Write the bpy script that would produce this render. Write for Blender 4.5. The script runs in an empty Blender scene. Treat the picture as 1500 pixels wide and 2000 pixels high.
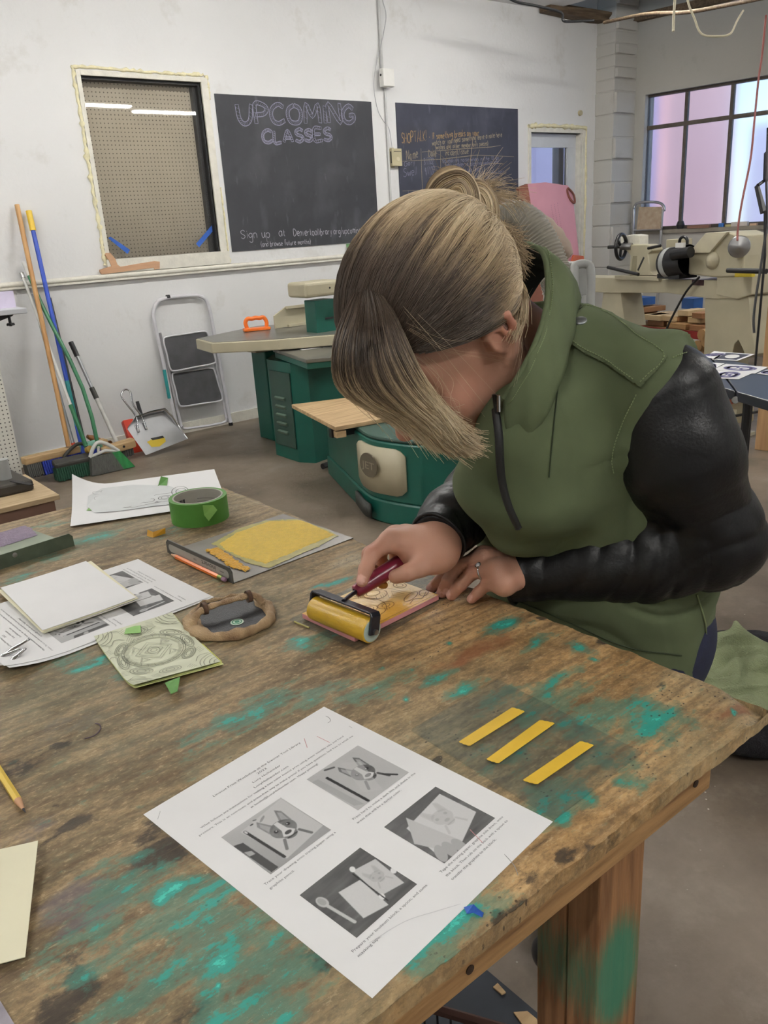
import bpy, bmesh, math, random
import numpy as np
from mathutils import Vector, Matrix, noise as mnoise
random.seed(7); rng = np.random.default_rng(7)
S = bpy.context.scene
COL = S.collection
# ---------------------------------------------------------------- camera
TZ = 0.84                                   # bench top height
CAM = Vector((0.0, 0.0, TZ + 0.4727))
PITCH, ROLL, YAW, FPX = 0.333407, -0.0627134, math.radians(-37.976), 1600.0
def _cam_axes():
  cp, sp = math.cos(PITCH), math.sin(PITCH)
  f = Vector((0, cp, -sp)); r = Vector((1, 0, 0)); u = r.cross(f)
  r2 = math.cos(ROLL) * r + math.sin(ROLL) * u
  u2 = r2.cross(f)
  Z = Matrix.Rotation(YAW, 3, 'Z')
  return Z @ r2, Z @ u2, Z @ f
CR, CU, CF = _cam_axes()
cam_data = bpy.data.cameras.new('camera'); cam = bpy.data.objects.new('camera', cam_data); COL.objects.link(cam)
M = Matrix((CR, CU, -CF)).transposed().to_4x4(); M.translation = CAM
cam.matrix_world = M
cam_data.sensor_fit = 'VERTICAL'; cam_data.sensor_height = 36.0; cam_data.sensor_width = 27.0
cam_data.lens = 36.0 * FPX / 2000.0; cam_data.clip_start = 0.02; cam_data.clip_end = 200
S.camera = cam
# ---------------------------------------------------------------- world, lights, exposure
S.view_settings.view_transform = 'Standard'; S.view_settings.look = 'None'
S.view_settings.gamma = 1.0; S.view_settings.use_curve_mapping = False
S.view_settings.exposure = 0.5
W = bpy.data.worlds.new('world'); S.world = W; W.use_nodes = True
_nt = W.node_tree; _bg = _nt.nodes['Background']
_sky = _nt.nodes.new('ShaderNodeTexSky'); _sky.sky_type = 'HOSEK_WILKIE'
_sky.sun_direction = (-0.6, 0.3, 0.7); _sky.turbidity = 3.0; _sky.ground_albedo = 0.4
_nt.links.new(_sky.outputs[0], _bg.inputs[0]); _bg.inputs[1].default_value = 4.8
sun_data = bpy.data.lights.new('sun', 'SUN'); sun_data.energy = 2.2; sun_data.color = (1, .95, .88); sun_data.angle = .02
sun = bpy.data.objects.new('sun', sun_data); COL.objects.link(sun); sun.rotation_euler = Vector((.62, .35, -.70)).to_track_quat('-Z', 'Y').to_euler(); sun.location = (0, 0, 8)
TUBES = [(4.3, -0.05, 1.0), (5.7, -0.42, 1.0), (.4, 3.6, 1.0), (2.7, 3.6, 1.0), (5.0, 3.6, 1), (-1.6, -0.4, 1.0), (.9, -1.6, 1.0), (-1.9, 3.6, 1.0)]
CEIL = 3.04
def at(px, py, x=None, y=None, z=None, d=None):
  """point of the place seen at that spot of the 1500x2000 frame, on a given plane"""
  r = CR * ((px - 750) / FPX) - CU * ((py - 1000) / FPX) + CF
  if d is None:
    if z is not None: d = (z - CAM.z) / r.z
    elif y is not None: d = (y - CAM.y) / r.y
    else: d = (x - CAM.x) / r.x
  return CAM + r * d
# ---------------------------------------------------------------- materials
def lin(c):
  if isinstance(c, str):
    c = c.lstrip('#'); c = [int(c[i:i + 2], 16) / 255 for i in (0, 2, 4)]
  return tuple(v / 12.92 if v <= 0.04045 else ((v + 0.055) / 1.055) ** 2.4 for v in c[:3])
def mat(name, color, rough=0.6, metal=0.0, var=0.12, scale=8.0, bump=0.0, bscale=None, spec=0.5, stretch=(1, 1, 1), alt=None, detail=4, **kw):
  m = bpy.data.materials.new(name); m.use_nodes = True
  nt = m.node_tree; b = nt.nodes['Principled BSDF']
  c = lin(color)
  b.inputs['Roughness'].default_value = rough; b.inputs['Metallic'].default_value = metal
  b.inputs['Specular IOR Level'].default_value = spec
  tc = nt.nodes.new('ShaderNodeTexCoord'); mp = nt.nodes.new('ShaderNodeMapping'); mp.inputs['Scale'].default_value = stretch
  nt.links.new(tc.outputs['Object'], mp.inputs[0])
  n = nt.nodes.new('ShaderNodeTexNoise'); n.inputs['Scale'].default_value = scale; n.inputs['Detail'].default_value = detail
  nt.links.new(mp.outputs[0], n.inputs['Vector'])
  r = nt.nodes.new('ShaderNodeValToRGB'); r.color_ramp.elements[0].position = 0.3; r.color_ramp.elements[1].position = 0.7
  lo = tuple(max(0, v * (1 - var)) for v in c); hi = tuple(min(1, v * (1 + var)) for v in c)
  if alt: lo = lin(alt)
  r.color_ramp.elements[0].color = (*lo, 1); r.color_ramp.elements[1].color = (*hi, 1)
  nt.links.new(n.outputs['Fac'], r.inputs[0]); nt.links.new(r.outputs[0], b.inputs['Base Color'])
  if bump:
    n2 = nt.nodes.new('ShaderNodeTexNoise'); n2.inputs['Scale'].default_value = bscale or scale * 4; n2.inputs['Detail'].default_value = 5
    nt.links.new(mp.outputs[0], n2.inputs['Vector'])
    bp = nt.nodes.new('ShaderNodeBump'); bp.inputs['Strength'].default_value = bump; bp.inputs['Distance'].default_value = 0.01
    nt.links.new(n2.outputs['Fac'], bp.inputs['Height']); nt.links.new(bp.outputs[0], b.inputs['Normal'])
  for k, v in kw.items(): b.inputs[k.replace('_', ' ')].default_value = v
  return m
def attr_mat(name, rough=0.6, noise=0.0, scale=200, bump=0.0, spec=0.3, bscale=300):
  """colour comes from the mesh colour attribute 'Col' (printed or painted pattern)"""
  m = bpy.data.materials.new(name); m.use_nodes = True; nt = m.node_tree; b = nt.nodes['Principled BSDF']
  a = nt.nodes.new('ShaderNodeVertexColor'); a.layer_name = 'Col'
  b.inputs['Roughness'].default_value = rough; b.inputs['Specular IOR Level'].default_value = spec
  src = a.outputs[0]
  tc = nt.nodes.new('ShaderNodeTexCoord')
  if noise:
    n = nt.nodes.new('ShaderNodeTexNoise'); n.inputs['Scale'].default_value = scale; nt.links.new(tc.outputs['Object'], n.inputs['Vector'])
    mr = nt.nodes.new('ShaderNodeMapRange'); mr.inputs['To Min'].default_value = 1 - noise; mr.inputs['To Max'].default_value = 1 + noise
    nt.links.new(n.outputs['Fac'], mr.inputs[0])
    mx = nt.nodes.new('ShaderNodeVectorMath'); mx.operation = 'SCALE'
    nt.links.new(src, mx.inputs[0]); nt.links.new(mr.outputs[0], mx.inputs['Scale']); src = mx.outputs[0]
  nt.links.new(src, b.inputs['Base Color'])
  if bump:
    n = nt.nodes.new('ShaderNodeTexNoise'); n.inputs['Scale'].default_value = bscale; nt.links.new(tc.outputs['Object'], n.inputs['Vector'])
    bp = nt.nodes.new('ShaderNodeBump'); bp.inputs['Strength'].default_value = bump; bp.inputs['Distance'].default_value = 0.002
    nt.links.new(n.outputs['Fac'], bp.inputs['Height']); nt.links.new(bp.outputs[0], b.inputs['Normal'])
  return m
# ---------------------------------------------------------------- objects and mesh helpers
def tag(o, label=None, cat=None, group=None, kind=None):
  if label: o['label'] = label
  if cat: o['category'] = cat
  if group: o['group'] = group
  if kind: o['kind'] = kind
  return o
def empty(name, loc, label, cat, group=None, rz=0):
  o = bpy.data.objects.new(name, None); COL.objects.link(o); o.location = loc; o.rotation_euler = (0, 0, rz)
  o.empty_display_size = 0.05
  return tag(o, label, cat, group)
def copy_tree(o, parent=None):
  c = o.copy(); COL.objects.link(c)
  if parent: c.parent = parent
  for ch in list(o.children): copy_tree(ch, c)
  return c
def mesh_obj(name, verts, faces, m, parent=None, smooth=False, world=True):
  """verts in world coordinates; stored relative to the parent's (or own) base"""
  me = bpy.data.meshes.new(name); V = np.array(verts, float).reshape(-1, 3)
  if parent is not None:
    root = Matrix.Identity(4); p = parent; chain = []
    while p: chain.append(p); p = p.parent
    for p in reversed(chain): root = root @ p.matrix_basis
    inv = np.array(root.inverted())
    if world: V = V @ inv[:3, :3].T + inv[:3, 3]
    off = None
  else:
    off = np.array([(V[:, 0].min() + V[:, 0].max()) / 2, (V[:, 1].min() + V[:, 1].max()) / 2, V[:, 2].min()]); V = V - off
  me.from_pydata([tuple(v) for v in V], [], [tuple(int(i) for i in f) for f in faces]); me.validate()
  if smooth: me.shade_smooth()
  for mm in (m if isinstance(m, (list, tuple)) else [m]): me.materials.append(mm)
  o = bpy.data.objects.new(name, me); COL.objects.link(o)
  if parent is not None: o.parent = parent
  else: o.location = off
  return o
def bevel(o, w, seg=2, ang=35):
  b = o.modifiers.new('bevel', 'BEVEL'); b.width = w; b.segments = seg; b.limit_method = 'ANGLE'; b.angle_limit = math.radians(ang)
  return o
def autosmooth(o, ang=40):
  me = o.data; me.shade_smooth()
  try: me.set_sharp_from_angle(angle=math.radians(ang))
  except Exception: pass
  return o
class MB:
  def __init__(s): s.v = []; s.f = []
  def add(s, vs, fs):
    n = len(s.v); s.v += [tuple(v) for v in vs]; s.f += [tuple(i + n for i in f) for f in fs]; return s
  def box(s, lo, hi):
    (a, b, c), (d, e, f) = lo, hi
    return s.add([(a, b, c), (d, b, c), (d, e, c), (a, e, c), (a, b, f), (d, b, f), (d, e, f), (a, e, f)],
                     [(0, 3, 2, 1), (4, 5, 6, 7), (0, 1, 5, 4), (1, 2, 6, 5), (2, 3, 7, 6), (3, 0, 4, 7)])
  def obox(s, c, size, ax=(1, 0, 0), up=(0, 0, 1)):
    """box centred at c; ax = direction of its x size, up ~ direction of its z size"""
    X = Vector(ax).normalized(); Y = Vector(up).cross(X).normalized(); Z = X.cross(Y)
    c = Vector(c); vs = []
    for sz in (-.5, .5):
      for sx, sy in ((-.5, -.5), (.5, -.5), (.5, .5), (-.5, .5)):
        vs.append(c + X * size[0] * sx + Y * size[1] * sy + Z * size[2] * sz)
    return s.add(vs, [(0, 3, 2, 1), (4, 5, 6, 7), (0, 1, 5, 4), (1, 2, 6, 5), (2, 3, 7, 6), (3, 0, 4, 7)])
  def prism(s, pts, ext):
    n = len(pts); e = Vector(ext); P = [Vector(p) for p in pts]
    return s.add(P + [p + e for p in P], [tuple(range(n - 1, -1, -1)), tuple(range(n, 2 * n))] + [(i, (i + 1) % n, n + (i + 1) % n, n + i) for i in range(n)])
  def tube(s, pts, r, n=10, closed=False, caps=True, flat=1.0):
    P = [Vector(p) for p in pts]; m = len(P)
    R = list(r) if isinstance(r, (list, tuple)) else [r] * m
    vs = []; ref = None
    for i in range(m):
      if closed: t = (P[(i + 1) % m] - P[i - 1]).normalized()
      else: t = (P[min(i + 1, m - 1)] - P[max(i - 1, 0)]).normalized()
      if ref is None:
        ref = Vector((0, 0, 1)) if abs(t.z) < .9 else Vector((1, 0, 0))
        ref = (ref - t * ref.dot(t)).normalized()
      else:
        ref = (ref - t * ref.dot(t)).normalized()
      b = t.cross(ref)
      for k in range(n):
        a = 2 * math.pi * k / n
        vs.append(P[i] + (ref * math.cos(a) * flat + b * math.sin(a)) * R[i])
    fs = []
    for i in range(m if closed else m - 1):
      j = (i + 1) % m
      for k in range(n):
        l = (k + 1) % n
        fs.append((i * n + k, j * n + k, j * n + l, i * n + l)[::-1])
    if caps and not closed:
      fs.append(tuple(range(n))[::1]); fs.append(tuple((m - 1) * n + k for k in range(n))[::-1])
    return s.add(vs, fs)
  def lathe(s, prof, c, axis=(0, 0, 1), n=32, a0=0, a1=2 * math.pi):
    """prof: (radius, height) list along axis from c"""
    Z = Vector(axis).normalized(); X = Z.orthogonal().normalized(); Y = Z.cross(X); c = Vector(c)
    full = abs(a1 - a0 - 2 * math.pi) < 1e-6; m = n if full else n + 1; vs = []
    for r, h in prof:
      for k in range(m):
        a = a0 + (a1 - a0) * k / n
        vs.append(c + X * (r * math.cos(a)) + Y * (r * math.sin(a)) + Z * h)
    fs = []
    for i in range(len(prof) - 1):
      for k in range(n):
        l = (k + 1) % m
        fs.append((i * m + k, i * m + l, (i + 1) * m + l, (i + 1) * m + k))
    return s.add(vs, fs)
  def cyl(s, a, b, r, n=20, r2=None):
    return s.tube([a, b], [r, r if r2 is None else r2], n)
  def obj(s, name, m, parent=None, smooth=False, bev=0, seg=2, auto=None):
    o = mesh_obj(name, s.v, s.f, m, parent, smooth)
    if auto: autosmooth(o, auto)
    if bev: bevel(o, bev, seg)
    return o
def catmull(pts, n=8, closed=False):
  P = [np.array(p, float) for p in pts]; m = len(P); out = []
  for i in range(m if closed else m - 1):
    p0 = P[(i - 1) % m] if closed or i > 0 else 2 * P[0] - P[1]
    p1 = P[i]; p2 = P[(i + 1) % m]
    p3 = P[(i + 2) % m] if closed or i + 2 < m else 2 * P[-1] - P[-2]
    for k in range(n):
      t = k / n
      out.append(0.5 * ((2 * p1) + (-p0 + p2) * t + (2 * p0 - 5 * p1 + 4 * p2 - p3) * t * t + (-p0 + 3 * p1 - 3 * p2 + p3) * t ** 3))
  if not closed: out.append(P[-1])
  return out
def set_col(o, cols):
  me = o.data; ca = me.color_attributes.new('Col', 'FLOAT_COLOR', 'POINT')
  a = np.ones((len(me.vertices), 4), np.float32); a[:, :3] = cols
  ca.data.foreach_set('color', a.ravel())
def sstep(a, b, x):
  t = np.clip((x - a) / (b - a), 0, 1); return t * t * (3 - 2 * t)
def vnoise(x, y, seed=0):
  """cheap smooth value noise on numpy arrays"""
  xi = np.floor(x).astype(np.int64); yi = np.floor(y).astype(np.int64); xf = x - xi; yf = y - yi
  def h(a, b):
    n = (a * 374761393 + b * 668265263 + seed * 1442695041) & 0x7fffffff
    n = (n ^ (n >> 13)) * 1274126177 & 0x7fffffff
    return ((n ^ (n >> 16)) & 0xffff) / 65535.0
  u = xf * xf * (3 - 2 * xf); v = yf * yf * (3 - 2 * yf)
  return (h(xi, yi) * (1 - u) + h(xi + 1, yi) * u) * (1 - v) + (h(xi, yi + 1) * (1 - u) + h(xi + 1, yi + 1) * u) * v
def fbm(x, y, seed=0, o=4):
  s = 0; a = .5; t = 0
  for i in range(o): s = s + a * vnoise(x * 2 ** i, y * 2 ** i, seed + i); t += a; a *= .5
  return s / t
# ---------------------------------------------------------------- flat pages: a map (u,v metres) -> world
class Page:
  def __init__(s, O, X, Y, lift=None):
    s.O = Vector(O); s.X = Vector(X).normalized(); n = s.X.cross(Vector(Y)).normalized(); s.Y = n.cross(s.X).normalized()
    s.N = s.X.cross(s.Y); s.lift = lift or (lambda u, v: 0.0)
  def p(s, u, v, h=0.0): return s.O + s.X * u + s.Y * v + s.N * (s.lift(u, v) + h)
def sheet(name, pg, w, h, m, parent=None, t=0.0003, nx=14, ny=14, col=None, z0=0.0, shape=None):
  V = []; F = []
  for j in range(ny + 1):
    for i in range(nx + 1):
      u, v = w * i / nx, h * j / ny
      if shape: u, v = shape(u, v)
      V.append(pg.p(u, v, z0 + t))
  n = len(V)
  for j in range(ny):
    for i in range(nx):
      a = j * (nx + 1) + i; F.append((a, a + 1, a + nx + 2, a + nx + 1))
  ring = [i for i in range(nx + 1)] + [j * (nx + 1) + nx for j in range(1, ny + 1)] + [ny * (nx + 1) + i for i in range(nx - 1, -1, -1)] + [j * (nx + 1) for j in range(ny - 1, 0, -1)]
  if t:
    k0 = len(V)
    for j in range(ny + 1):
      for i in range(nx + 1):
        u, v = w * i / nx, h * j / ny
        if shape: u, v = shape(u, v)
        V.append(pg.p(u, v, z0))
    for j in range(ny):
      for i in range(nx):
        a = k0 + j * (nx + 1) + i; F.append((a + nx + 1, a + nx + 2, a + 1, a))
    L = len(ring)
    for a in range(L):
      b = (a + 1) % L; F.append((ring[b], ring[a], k0 + ring[a], k0 + ring[b]))
  o = mesh_obj(name, V, F, m, parent, True)
  try: o.data.set_sharp_from_angle(angle=math.radians(40))
  except Exception: pass
  if col is not None:
    G = [(w * (k % (nx + 1)) / nx, h * (k // (nx + 1)) / ny) for k in range(n)]
    U = np.array(G); c = sum(col(U[:, 0] + w / nx * du, U[:, 1] + h / ny * dv) for du in (-.35, 0, .35) for dv in (-.35, 0, .35)) / 9; base = np.zeros((len(V), 3)); base[:n] = c; base[n:] = c.mean(0)
    set_col(o, base)
  return o
def ribbons(name, pg, lines, width, m, parent=None, h=0.0006):
  """flat ink or chalk strokes lying on a page: list of polylines in page metres"""
  V = []; F = []
  for ln in lines:
    wd = width
    if isinstance(ln, tuple) and isinstance(ln[1], float): ln, wd = ln
    L = np.array(ln, float)
    if len(L) < 2: continue
    T = np.gradient(L, axis=0); T /= (np.linalg.norm(T, axis=1)[:, None] + 1e-9); N = np.stack([-T[:, 1], T[:, 0]], 1)
    b = len(V)
    for k in range(len(L)):
      e = .55 if k in (0, len(L) - 1) else 1
      a = L[k] + N[k] * wd / 2 * e; c = L[k] - N[k] * wd / 2 * e
      V.append(pg.p(c[0], c[1], h)); V.append(pg.p(a[0], a[1], h))
    for k in range(len(L) - 1): F.append((b + 2 * k, b + 2 * k + 2, b + 2 * k + 3, b + 2 * k + 1))
  return mesh_obj(name, V, F, m, parent)
def text_verts(txt, size, align='LEFT', space=1.0):
  cu = bpy.data.curves.new('t', 'FONT'); cu.body = txt; cu.size = size; cu.resolution_u = 2; cu.align_x = align; cu.space_character = space
  ob = bpy.data.objects.new('t', cu); COL.objects.link(ob)
  dg = bpy.context.evaluated_depsgraph_get(); dg.update()
  me = bpy.data.meshes.new_from_object(ob.evaluated_get(dg))
  v = [tuple(x.co) for x in me.vertices]; f = [tuple(p.vertices) for p in me.polygons]
  bpy.data.objects.remove(ob); bpy.data.meshes.remove(me); bpy.data.curves.remove(cu)
  return v, f
def printed(name, pg, items, m, parent, h=0.0006):
  """items: (text, u, v, size, align, angle)"""
  V = []; F = []
  for it in items:
    txt, u, v, size, al = it[:5]; an = it[5] if len(it) > 5 else 0; fit = it[6] if len(it) > 6 else None
    tv, tf = text_verts(txt, size, 'LEFT'); b = len(V); c, s = math.cos(an), math.sin(an)
    if not tv: continue
    xs = [p[0] for p in tv]; w0 = max(xs) - min(xs); k = fit / w0 if fit else 1.0
    off = {'LEFT': 0, 'CENTER': -w0 * k / 2, 'RIGHT': -w0 * k}[al]
    for x, y, z in tv:
      x = (x - min(xs)) * k + off; V.append(pg.p(u + x * c - y * s, v + x * s + y * c, h))
    F += [tuple(i + b for i in f) for f in tf]
  return mesh_obj(name, V, F, m, parent)
def prj(p):
  v = Vector(p) - CAM; z = v.dot(CF); return 750 + FPX * v.dot(CR) / z, 1000 - FPX * v.dot(CU) / z
def zfor(xy, py):
  """height on the vertical line over (x, y) that is seen at image row py"""
  lo, hi = -1.0, 4.0
  for _ in range(40):
    m = (lo + hi) / 2
    if prj((xy[0], xy[1], m))[1] > py: lo = m
    else: hi = m
  return (lo + hi) / 2
def hit(px, py, p0, n):
  r = at(px, py, d=1) - CAM; return CAM + r * ((Vector(p0) - CAM).dot(n) / r.dot(n))
# ---------------------------------------------------------------- materials of the place
def wall_mat(name, base, dirt, rough=.75):
  m = mat(name, base, rough, var=.03, scale=1.3, bump=.15, bscale=40)
  nt = m.node_tree; b = nt.nodes['Principled BSDF']; src = b.inputs['Base Color'].links[0].from_socket
  tc = nt.nodes.new('ShaderNodeTexCoord'); n = nt.nodes.new('ShaderNodeTexNoise'); n.inputs['Scale'].default_value = 3.2; n.inputs['Detail'].default_value = 9; n.inputs['Roughness'].default_value = .68
  nt.links.new(tc.outputs['Object'], n.inputs['Vector'])
  r = nt.nodes.new('ShaderNodeValToRGB'); r.color_ramp.elements[0].position = .58; r.color_ramp.elements[0].color = (0, 0, 0, 1); r.color_ramp.elements[1].position = .78; r.color_ramp.elements[1].color = (.55, .55, .55, 1)
  nt.links.new(n.outputs['Fac'], r.inputs[0])
  mx = nt.nodes.new('ShaderNodeMix'); mx.data_type = 'RGBA'; mx.inputs['B'].default_value = (*lin(dirt), 1)
  nt.links.new(r.outputs[0], mx.inputs['Factor']); nt.links.new(src, mx.inputs['A']); nt.links.new(mx.outputs['Result'], b.inputs['Base Color'])
  return m
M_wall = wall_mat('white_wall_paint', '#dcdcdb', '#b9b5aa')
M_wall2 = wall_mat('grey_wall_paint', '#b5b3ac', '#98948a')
M_ceil = mat('ceiling_paint', '#e2e2e2', .8, var=.03, scale=2)
M_white = mat('white_paint', '#e2e1dc', .5, var=.04, scale=14, bump=.1)
M_offw = mat('old_white_trim', '#d9d6ca', .6, var=.08, scale=20, bump=.2)
M_foam = mat('spray_foam', '#e4ddb8', .8, var=.12, scale=30, bump=.4)
M_dark = mat('black_paint', '#1c1c1e', .5, var=.2, scale=20)
M_black = mat('black_plastic', '#141416', .38, var=.15, scale=30)
M_steel = mat('steel', '#9a9a9a', .3, 1.0, var=.08, scale=30)
M_chrome = mat('polished_steel', '#c9c9cb', .14, 1.0, var=.05, scale=10)
M_alum = mat('brushed_aluminium', '#a9abad', .34, 1.0, var=.08, scale=12, stretch=(1, 8, 1))
M_grey = mat('grey_paint', '#9fa19e', .5, var=.08, scale=18)
def wood(name, a, b, rough=.6, scale=6, stretch=(1, 14, 14), bump=.15):
  return mat(name, b, rough, var=.06, scale=scale, stretch=stretch, alt=a, bump=bump, bscale=scale * 3, detail=6)
# ---------------------------------------------------------------- room shell
YA = 5.444
XP = at(1160, 300, y=YA).x; YP = at(1195, 300, x=XP).y; XB0 = at(1237, 300, y=YP).x
DB = Vector((.132, -.991, 0)).normalized(); NB = Vector((-DB.y, DB.x, 0)) * -1  # NB points into the room
if NB.x > 0: NB = -NB
B0 = Vector((XB0, YP, 0))
def onB(px, py, off=0.0):
  r = (at(px, py, d=1) - CAM); t = (B0 + NB * off - CAM).dot(NB) / r.dot(NB); return CAM + r * t
def sB(p): return (Vector(p) - B0).dot(DB)
def wall_cells(P, holes, s0, s1, z0, z1, t):
  """boxes between openings; P(s, z, depth) -> world"""
  ss = sorted({s0, s1, *[h[0] for h in holes], *[h[1] for h in holes]}); zz = sorted({z0, z1, *[h[2] for h in holes], *[h[3] for h in holes]})
  mb = MB()
  for i in range(len(ss) - 1):
    for j in range(len(zz) - 1):
      cs, cz = (ss[i] + ss[i + 1]) / 2, (zz[j] + zz[j + 1]) / 2
      if any(h[0] < cs < h[1] and h[2] < cz < h[3] for h in holes): continue
      a, b, c, d = ss[i], ss[i + 1], zz[j], zz[j + 1]
      mb.add([P(a, c, 0), P(b, c, 0), P(b, c, t), P(a, c, t), P(a, d, 0), P(b, d, 0), P(b, d, t), P(a, d, t)],
                   [(0, 1, 2, 3), (4, 7, 6, 5), (0, 4, 5, 1), (1, 5, 6, 2), (2, 6, 7, 3), (3, 7, 4, 0)])
  return mb
def struct(o): o['kind'] = 'structure'; return o
XL, YR = -3.6, -3.6
# floor
def floor_material():
  m = mat('concrete', '#7d7469', .5, var=.1, scale=2.2, spec=.5, bump=.12, bscale=60)
  nt = m.node_tree; b = nt.nodes['Principled BSDF']; tc = nt.nodes.new('ShaderNodeTexCoord')
  def N(scale, detail=6, rough=.6, w=None):
    n = nt.nodes.new('ShaderNodeTexNoise'); n.inputs['Scale'].default_value = scale; n.inputs['Detail'].default_value = detail; n.inputs['Roughness'].default_value = rough
    nt.links.new(tc.outputs['Object'], n.inputs['Vector']); return n.outputs['Fac']
  def R(src, stops):
    r = nt.nodes.new('ShaderNodeValToRGB'); e = r.color_ramp.elements
    e[0].position, e[0].color = stops[0][0], (*lin(stops[0][1]), 1); e[1].position, e[1].color = stops[-1][0], (*lin(stops[-1][1]), 1)
    for p, c in stops[1:-1]: x = e.new(p); x.color = (*lin(c), 1)
    nt.links.new(src, r.inputs[0]); return r.outputs[0]
  def MX(f, a, bcol):
    x = nt.nodes.new('ShaderNodeMix'); x.data_type = 'RGBA'
    nt.links.new(f, x.inputs['Factor']); nt.links.new(a, x.inputs['A'])
    if isinstance(bcol, str): x.inputs['B'].default_value = (*lin(bcol), 1)
    else: nt.links.new(bcol, x.inputs['B'])
    return x.outputs['Result']
  base = R(N(1.6, 8, .65), [(.3, '#4f463c'), (.43, '#6a5e50'), (.57, '#7a6e60'), (.72, '#92877a')])
  s = R(N(4.5, 9, .75), [(.56, '#000000'), (.7, '#8a8a8a')]); base = MX(s, base, '#9c9488')
  s = R(N(2.7, 9, .7), [(.6, '#000000'), (.72, '#aaaaaa')]); base = MX(s, base, '#4a4038')
  v = nt.nodes.new('ShaderNodeTexVoronoi'); v.inputs['Scale'].default_value = 26; nt.links.new(tc.outputs['Object'], v.inputs['Vector'])
  s = R(v.outputs['Distance'], [(.03, '#ffffff'), (.075, '#000000')]); n = R(N(5, 3), [(.5, '#000000'), (.56, '#ffffff')])
  mm = nt.nodes.new('ShaderNodeMath'); mm.operation = 'MULTIPLY'; nt.links.new(s, mm.inputs[0]); nt.links.new(n, mm.inputs[1])
  base = MX(mm.outputs[0], base, '#c9c3b6')
  nt.links.new(base, b.inputs['Base Color'])
  rr = nt.nodes.new('ShaderNodeMapRange'); rr.inputs['To Min'].default_value = .28; rr.inputs['To Max'].default_value = .75; nt.links.new(N(3, 5), rr.inputs[0]); nt.links.new(rr.outputs[0], b.inputs['Roughness'])
  return m
M_floor = floor_material()
struct(MB().box((XL, YR, -.1), (8.6, YA + .3, 0)).obj('floor', M_floor))
# wall with the blackboards
wa = dict(x0=at(156, 147, y=YA).x, x1=at(391, 163, y=YA).x, z0=at(430, 491, y=YA).z, z1=at(156, 147, y=YA).z)
dr = dict(x0=at(1036, 260, y=YA).x, x1=at(1137, 262, y=YA).x, z1=at(1036, 258, y=YA).z)
mb = wall_cells(lambda s, z, t: (s, YA + t, z), [(wa['x0'], wa['x1'], wa['z0'], wa['z1']), (dr['x0'], dr['x1'], 0, dr['z1'])], XL, 7.6, 0, 3.4, .14)
struct(mb.obj('wall_left', M_wall))
# wall with the steel window
wl, wr2 = sB(onB(1256, 300)), sB(onB(1256, 300)) + 3.6
wz0, wz1 = onB(1328, 447).z, onB(1267, 184).z
PB = lambda s, z, t: tuple(B0 + DB * s - NB * t + Vector((0, 0, z)))
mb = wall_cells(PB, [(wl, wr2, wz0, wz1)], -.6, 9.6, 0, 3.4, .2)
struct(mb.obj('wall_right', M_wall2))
struct(MB().box((XL - .15, YR, 0), (XL, YA + .14, 3.4)).obj('wall_side', M_wall))
struct(MB().box((XL, YR - .15, 0), (9.0, YR, 3.4)).obj('wall_rear', M_wall))
# block pier in the corner, courses toothed
M_block = wall_mat('painted_block', '#bdbbb5', '#a09c92')
mb = MB(); z = 0.0; k = 0; random.seed(3)
while z < 3.25:
  h = .2 if z < 2.3 else .1
  j = random.uniform(-.006, .006); o_ = (.012 if k % 2 else -.0) + j
  mb.box((XP - .0 + j, YP - .004 + o_ * .3, z + .004), (XB0 + .25, YA + .0, z + h - .004))
  if k % 2: mb.box((XP + .012 + .0, YP - .03, z + .012), (XB0 - .06, YP + .02, z + h - .012))
  z += h; k += 1
mb.box((XP + .008, YP + .004, 0), (XB0 + .25, YA + .0, 3.3))
struct(bevel(mb.obj('wall_pier', M_block), .006))
# block courses on the window wall (joints drawn in relief)
# ceiling: white boards, then the bare roof deck beyond
e0, e1 = at(1096, 17, z=CEIL), at(1172, 0, z=CEIL)
dxy = (e1 - e0).normalized()
pA = e0 - dxy * ((e0.y - YA) / dxy.y) if abs(dxy.y) > 1e-3 else e0
struct(MB().prism([(XL, YR, CEIL), (6.9 + .3, YR, CEIL), (6.75, 2.6, CEIL), (6.45, YA, CEIL), (XL, YA, CEIL)], (0, 0, .08)).obj('ceiling', M_ceil))
M_deck = wood('roof_deck', '#2b1e15', '#4a3828', .8, 3, (14, 1, 14))
mb = MB()
for i in range(16): mb.box((6.2 + i * .19, YR, 3.32), (6.2 + i * .19 + .186, YA, 3.35))
struct(mb.obj('ceiling_deck', M_deck))
mb = MB()
for yy in (4.75, 4.1, 3.4, 2.7, 2.0): mb.box((6.3, yy, 3.18), (9.2, yy + .05, 3.32))
struct(mb.obj('ceiling_joists', M_deck))
M_oldwood = wood('old_brown_wood', '#4a3a2c', '#75634c', .8, 5, (1, 12, 12))
mb = MB().prism([PB(-.4, 2.99, -.07), PB(6, 2.99, -.07), PB(6, 3.05, -.07), PB(-.4, 3.05, -.07)], tuple(-NB * .12))
struct(mb.obj('trim_2', M_oldwood))
mb = MB().prism([(6.3, YA - .14, 3.0), (6.9, YA - .11, 2.985), (7.5, YA - .18, 2.99), (7.5, YA - .18, 3.05), (6.3, YA - .14, 3.06)], (0, .12, 0))
struct(mb.obj('trim_3', M_oldwood))
# long ledge pipe under the window and board
zl = at(340, 529, y=YA).z
x_end = at(688, 497, y=YA).x
mb = MB().cyl((XL + .1, YA - .022, zl), (x_end, YA - .022, zl), .017, 12); mb.box((XL + .1, YA - .03, zl - .028), (x_end, YA, zl - .006))
struct(mb.obj('trim_1', M_offw, smooth=False, auto=50))
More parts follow.
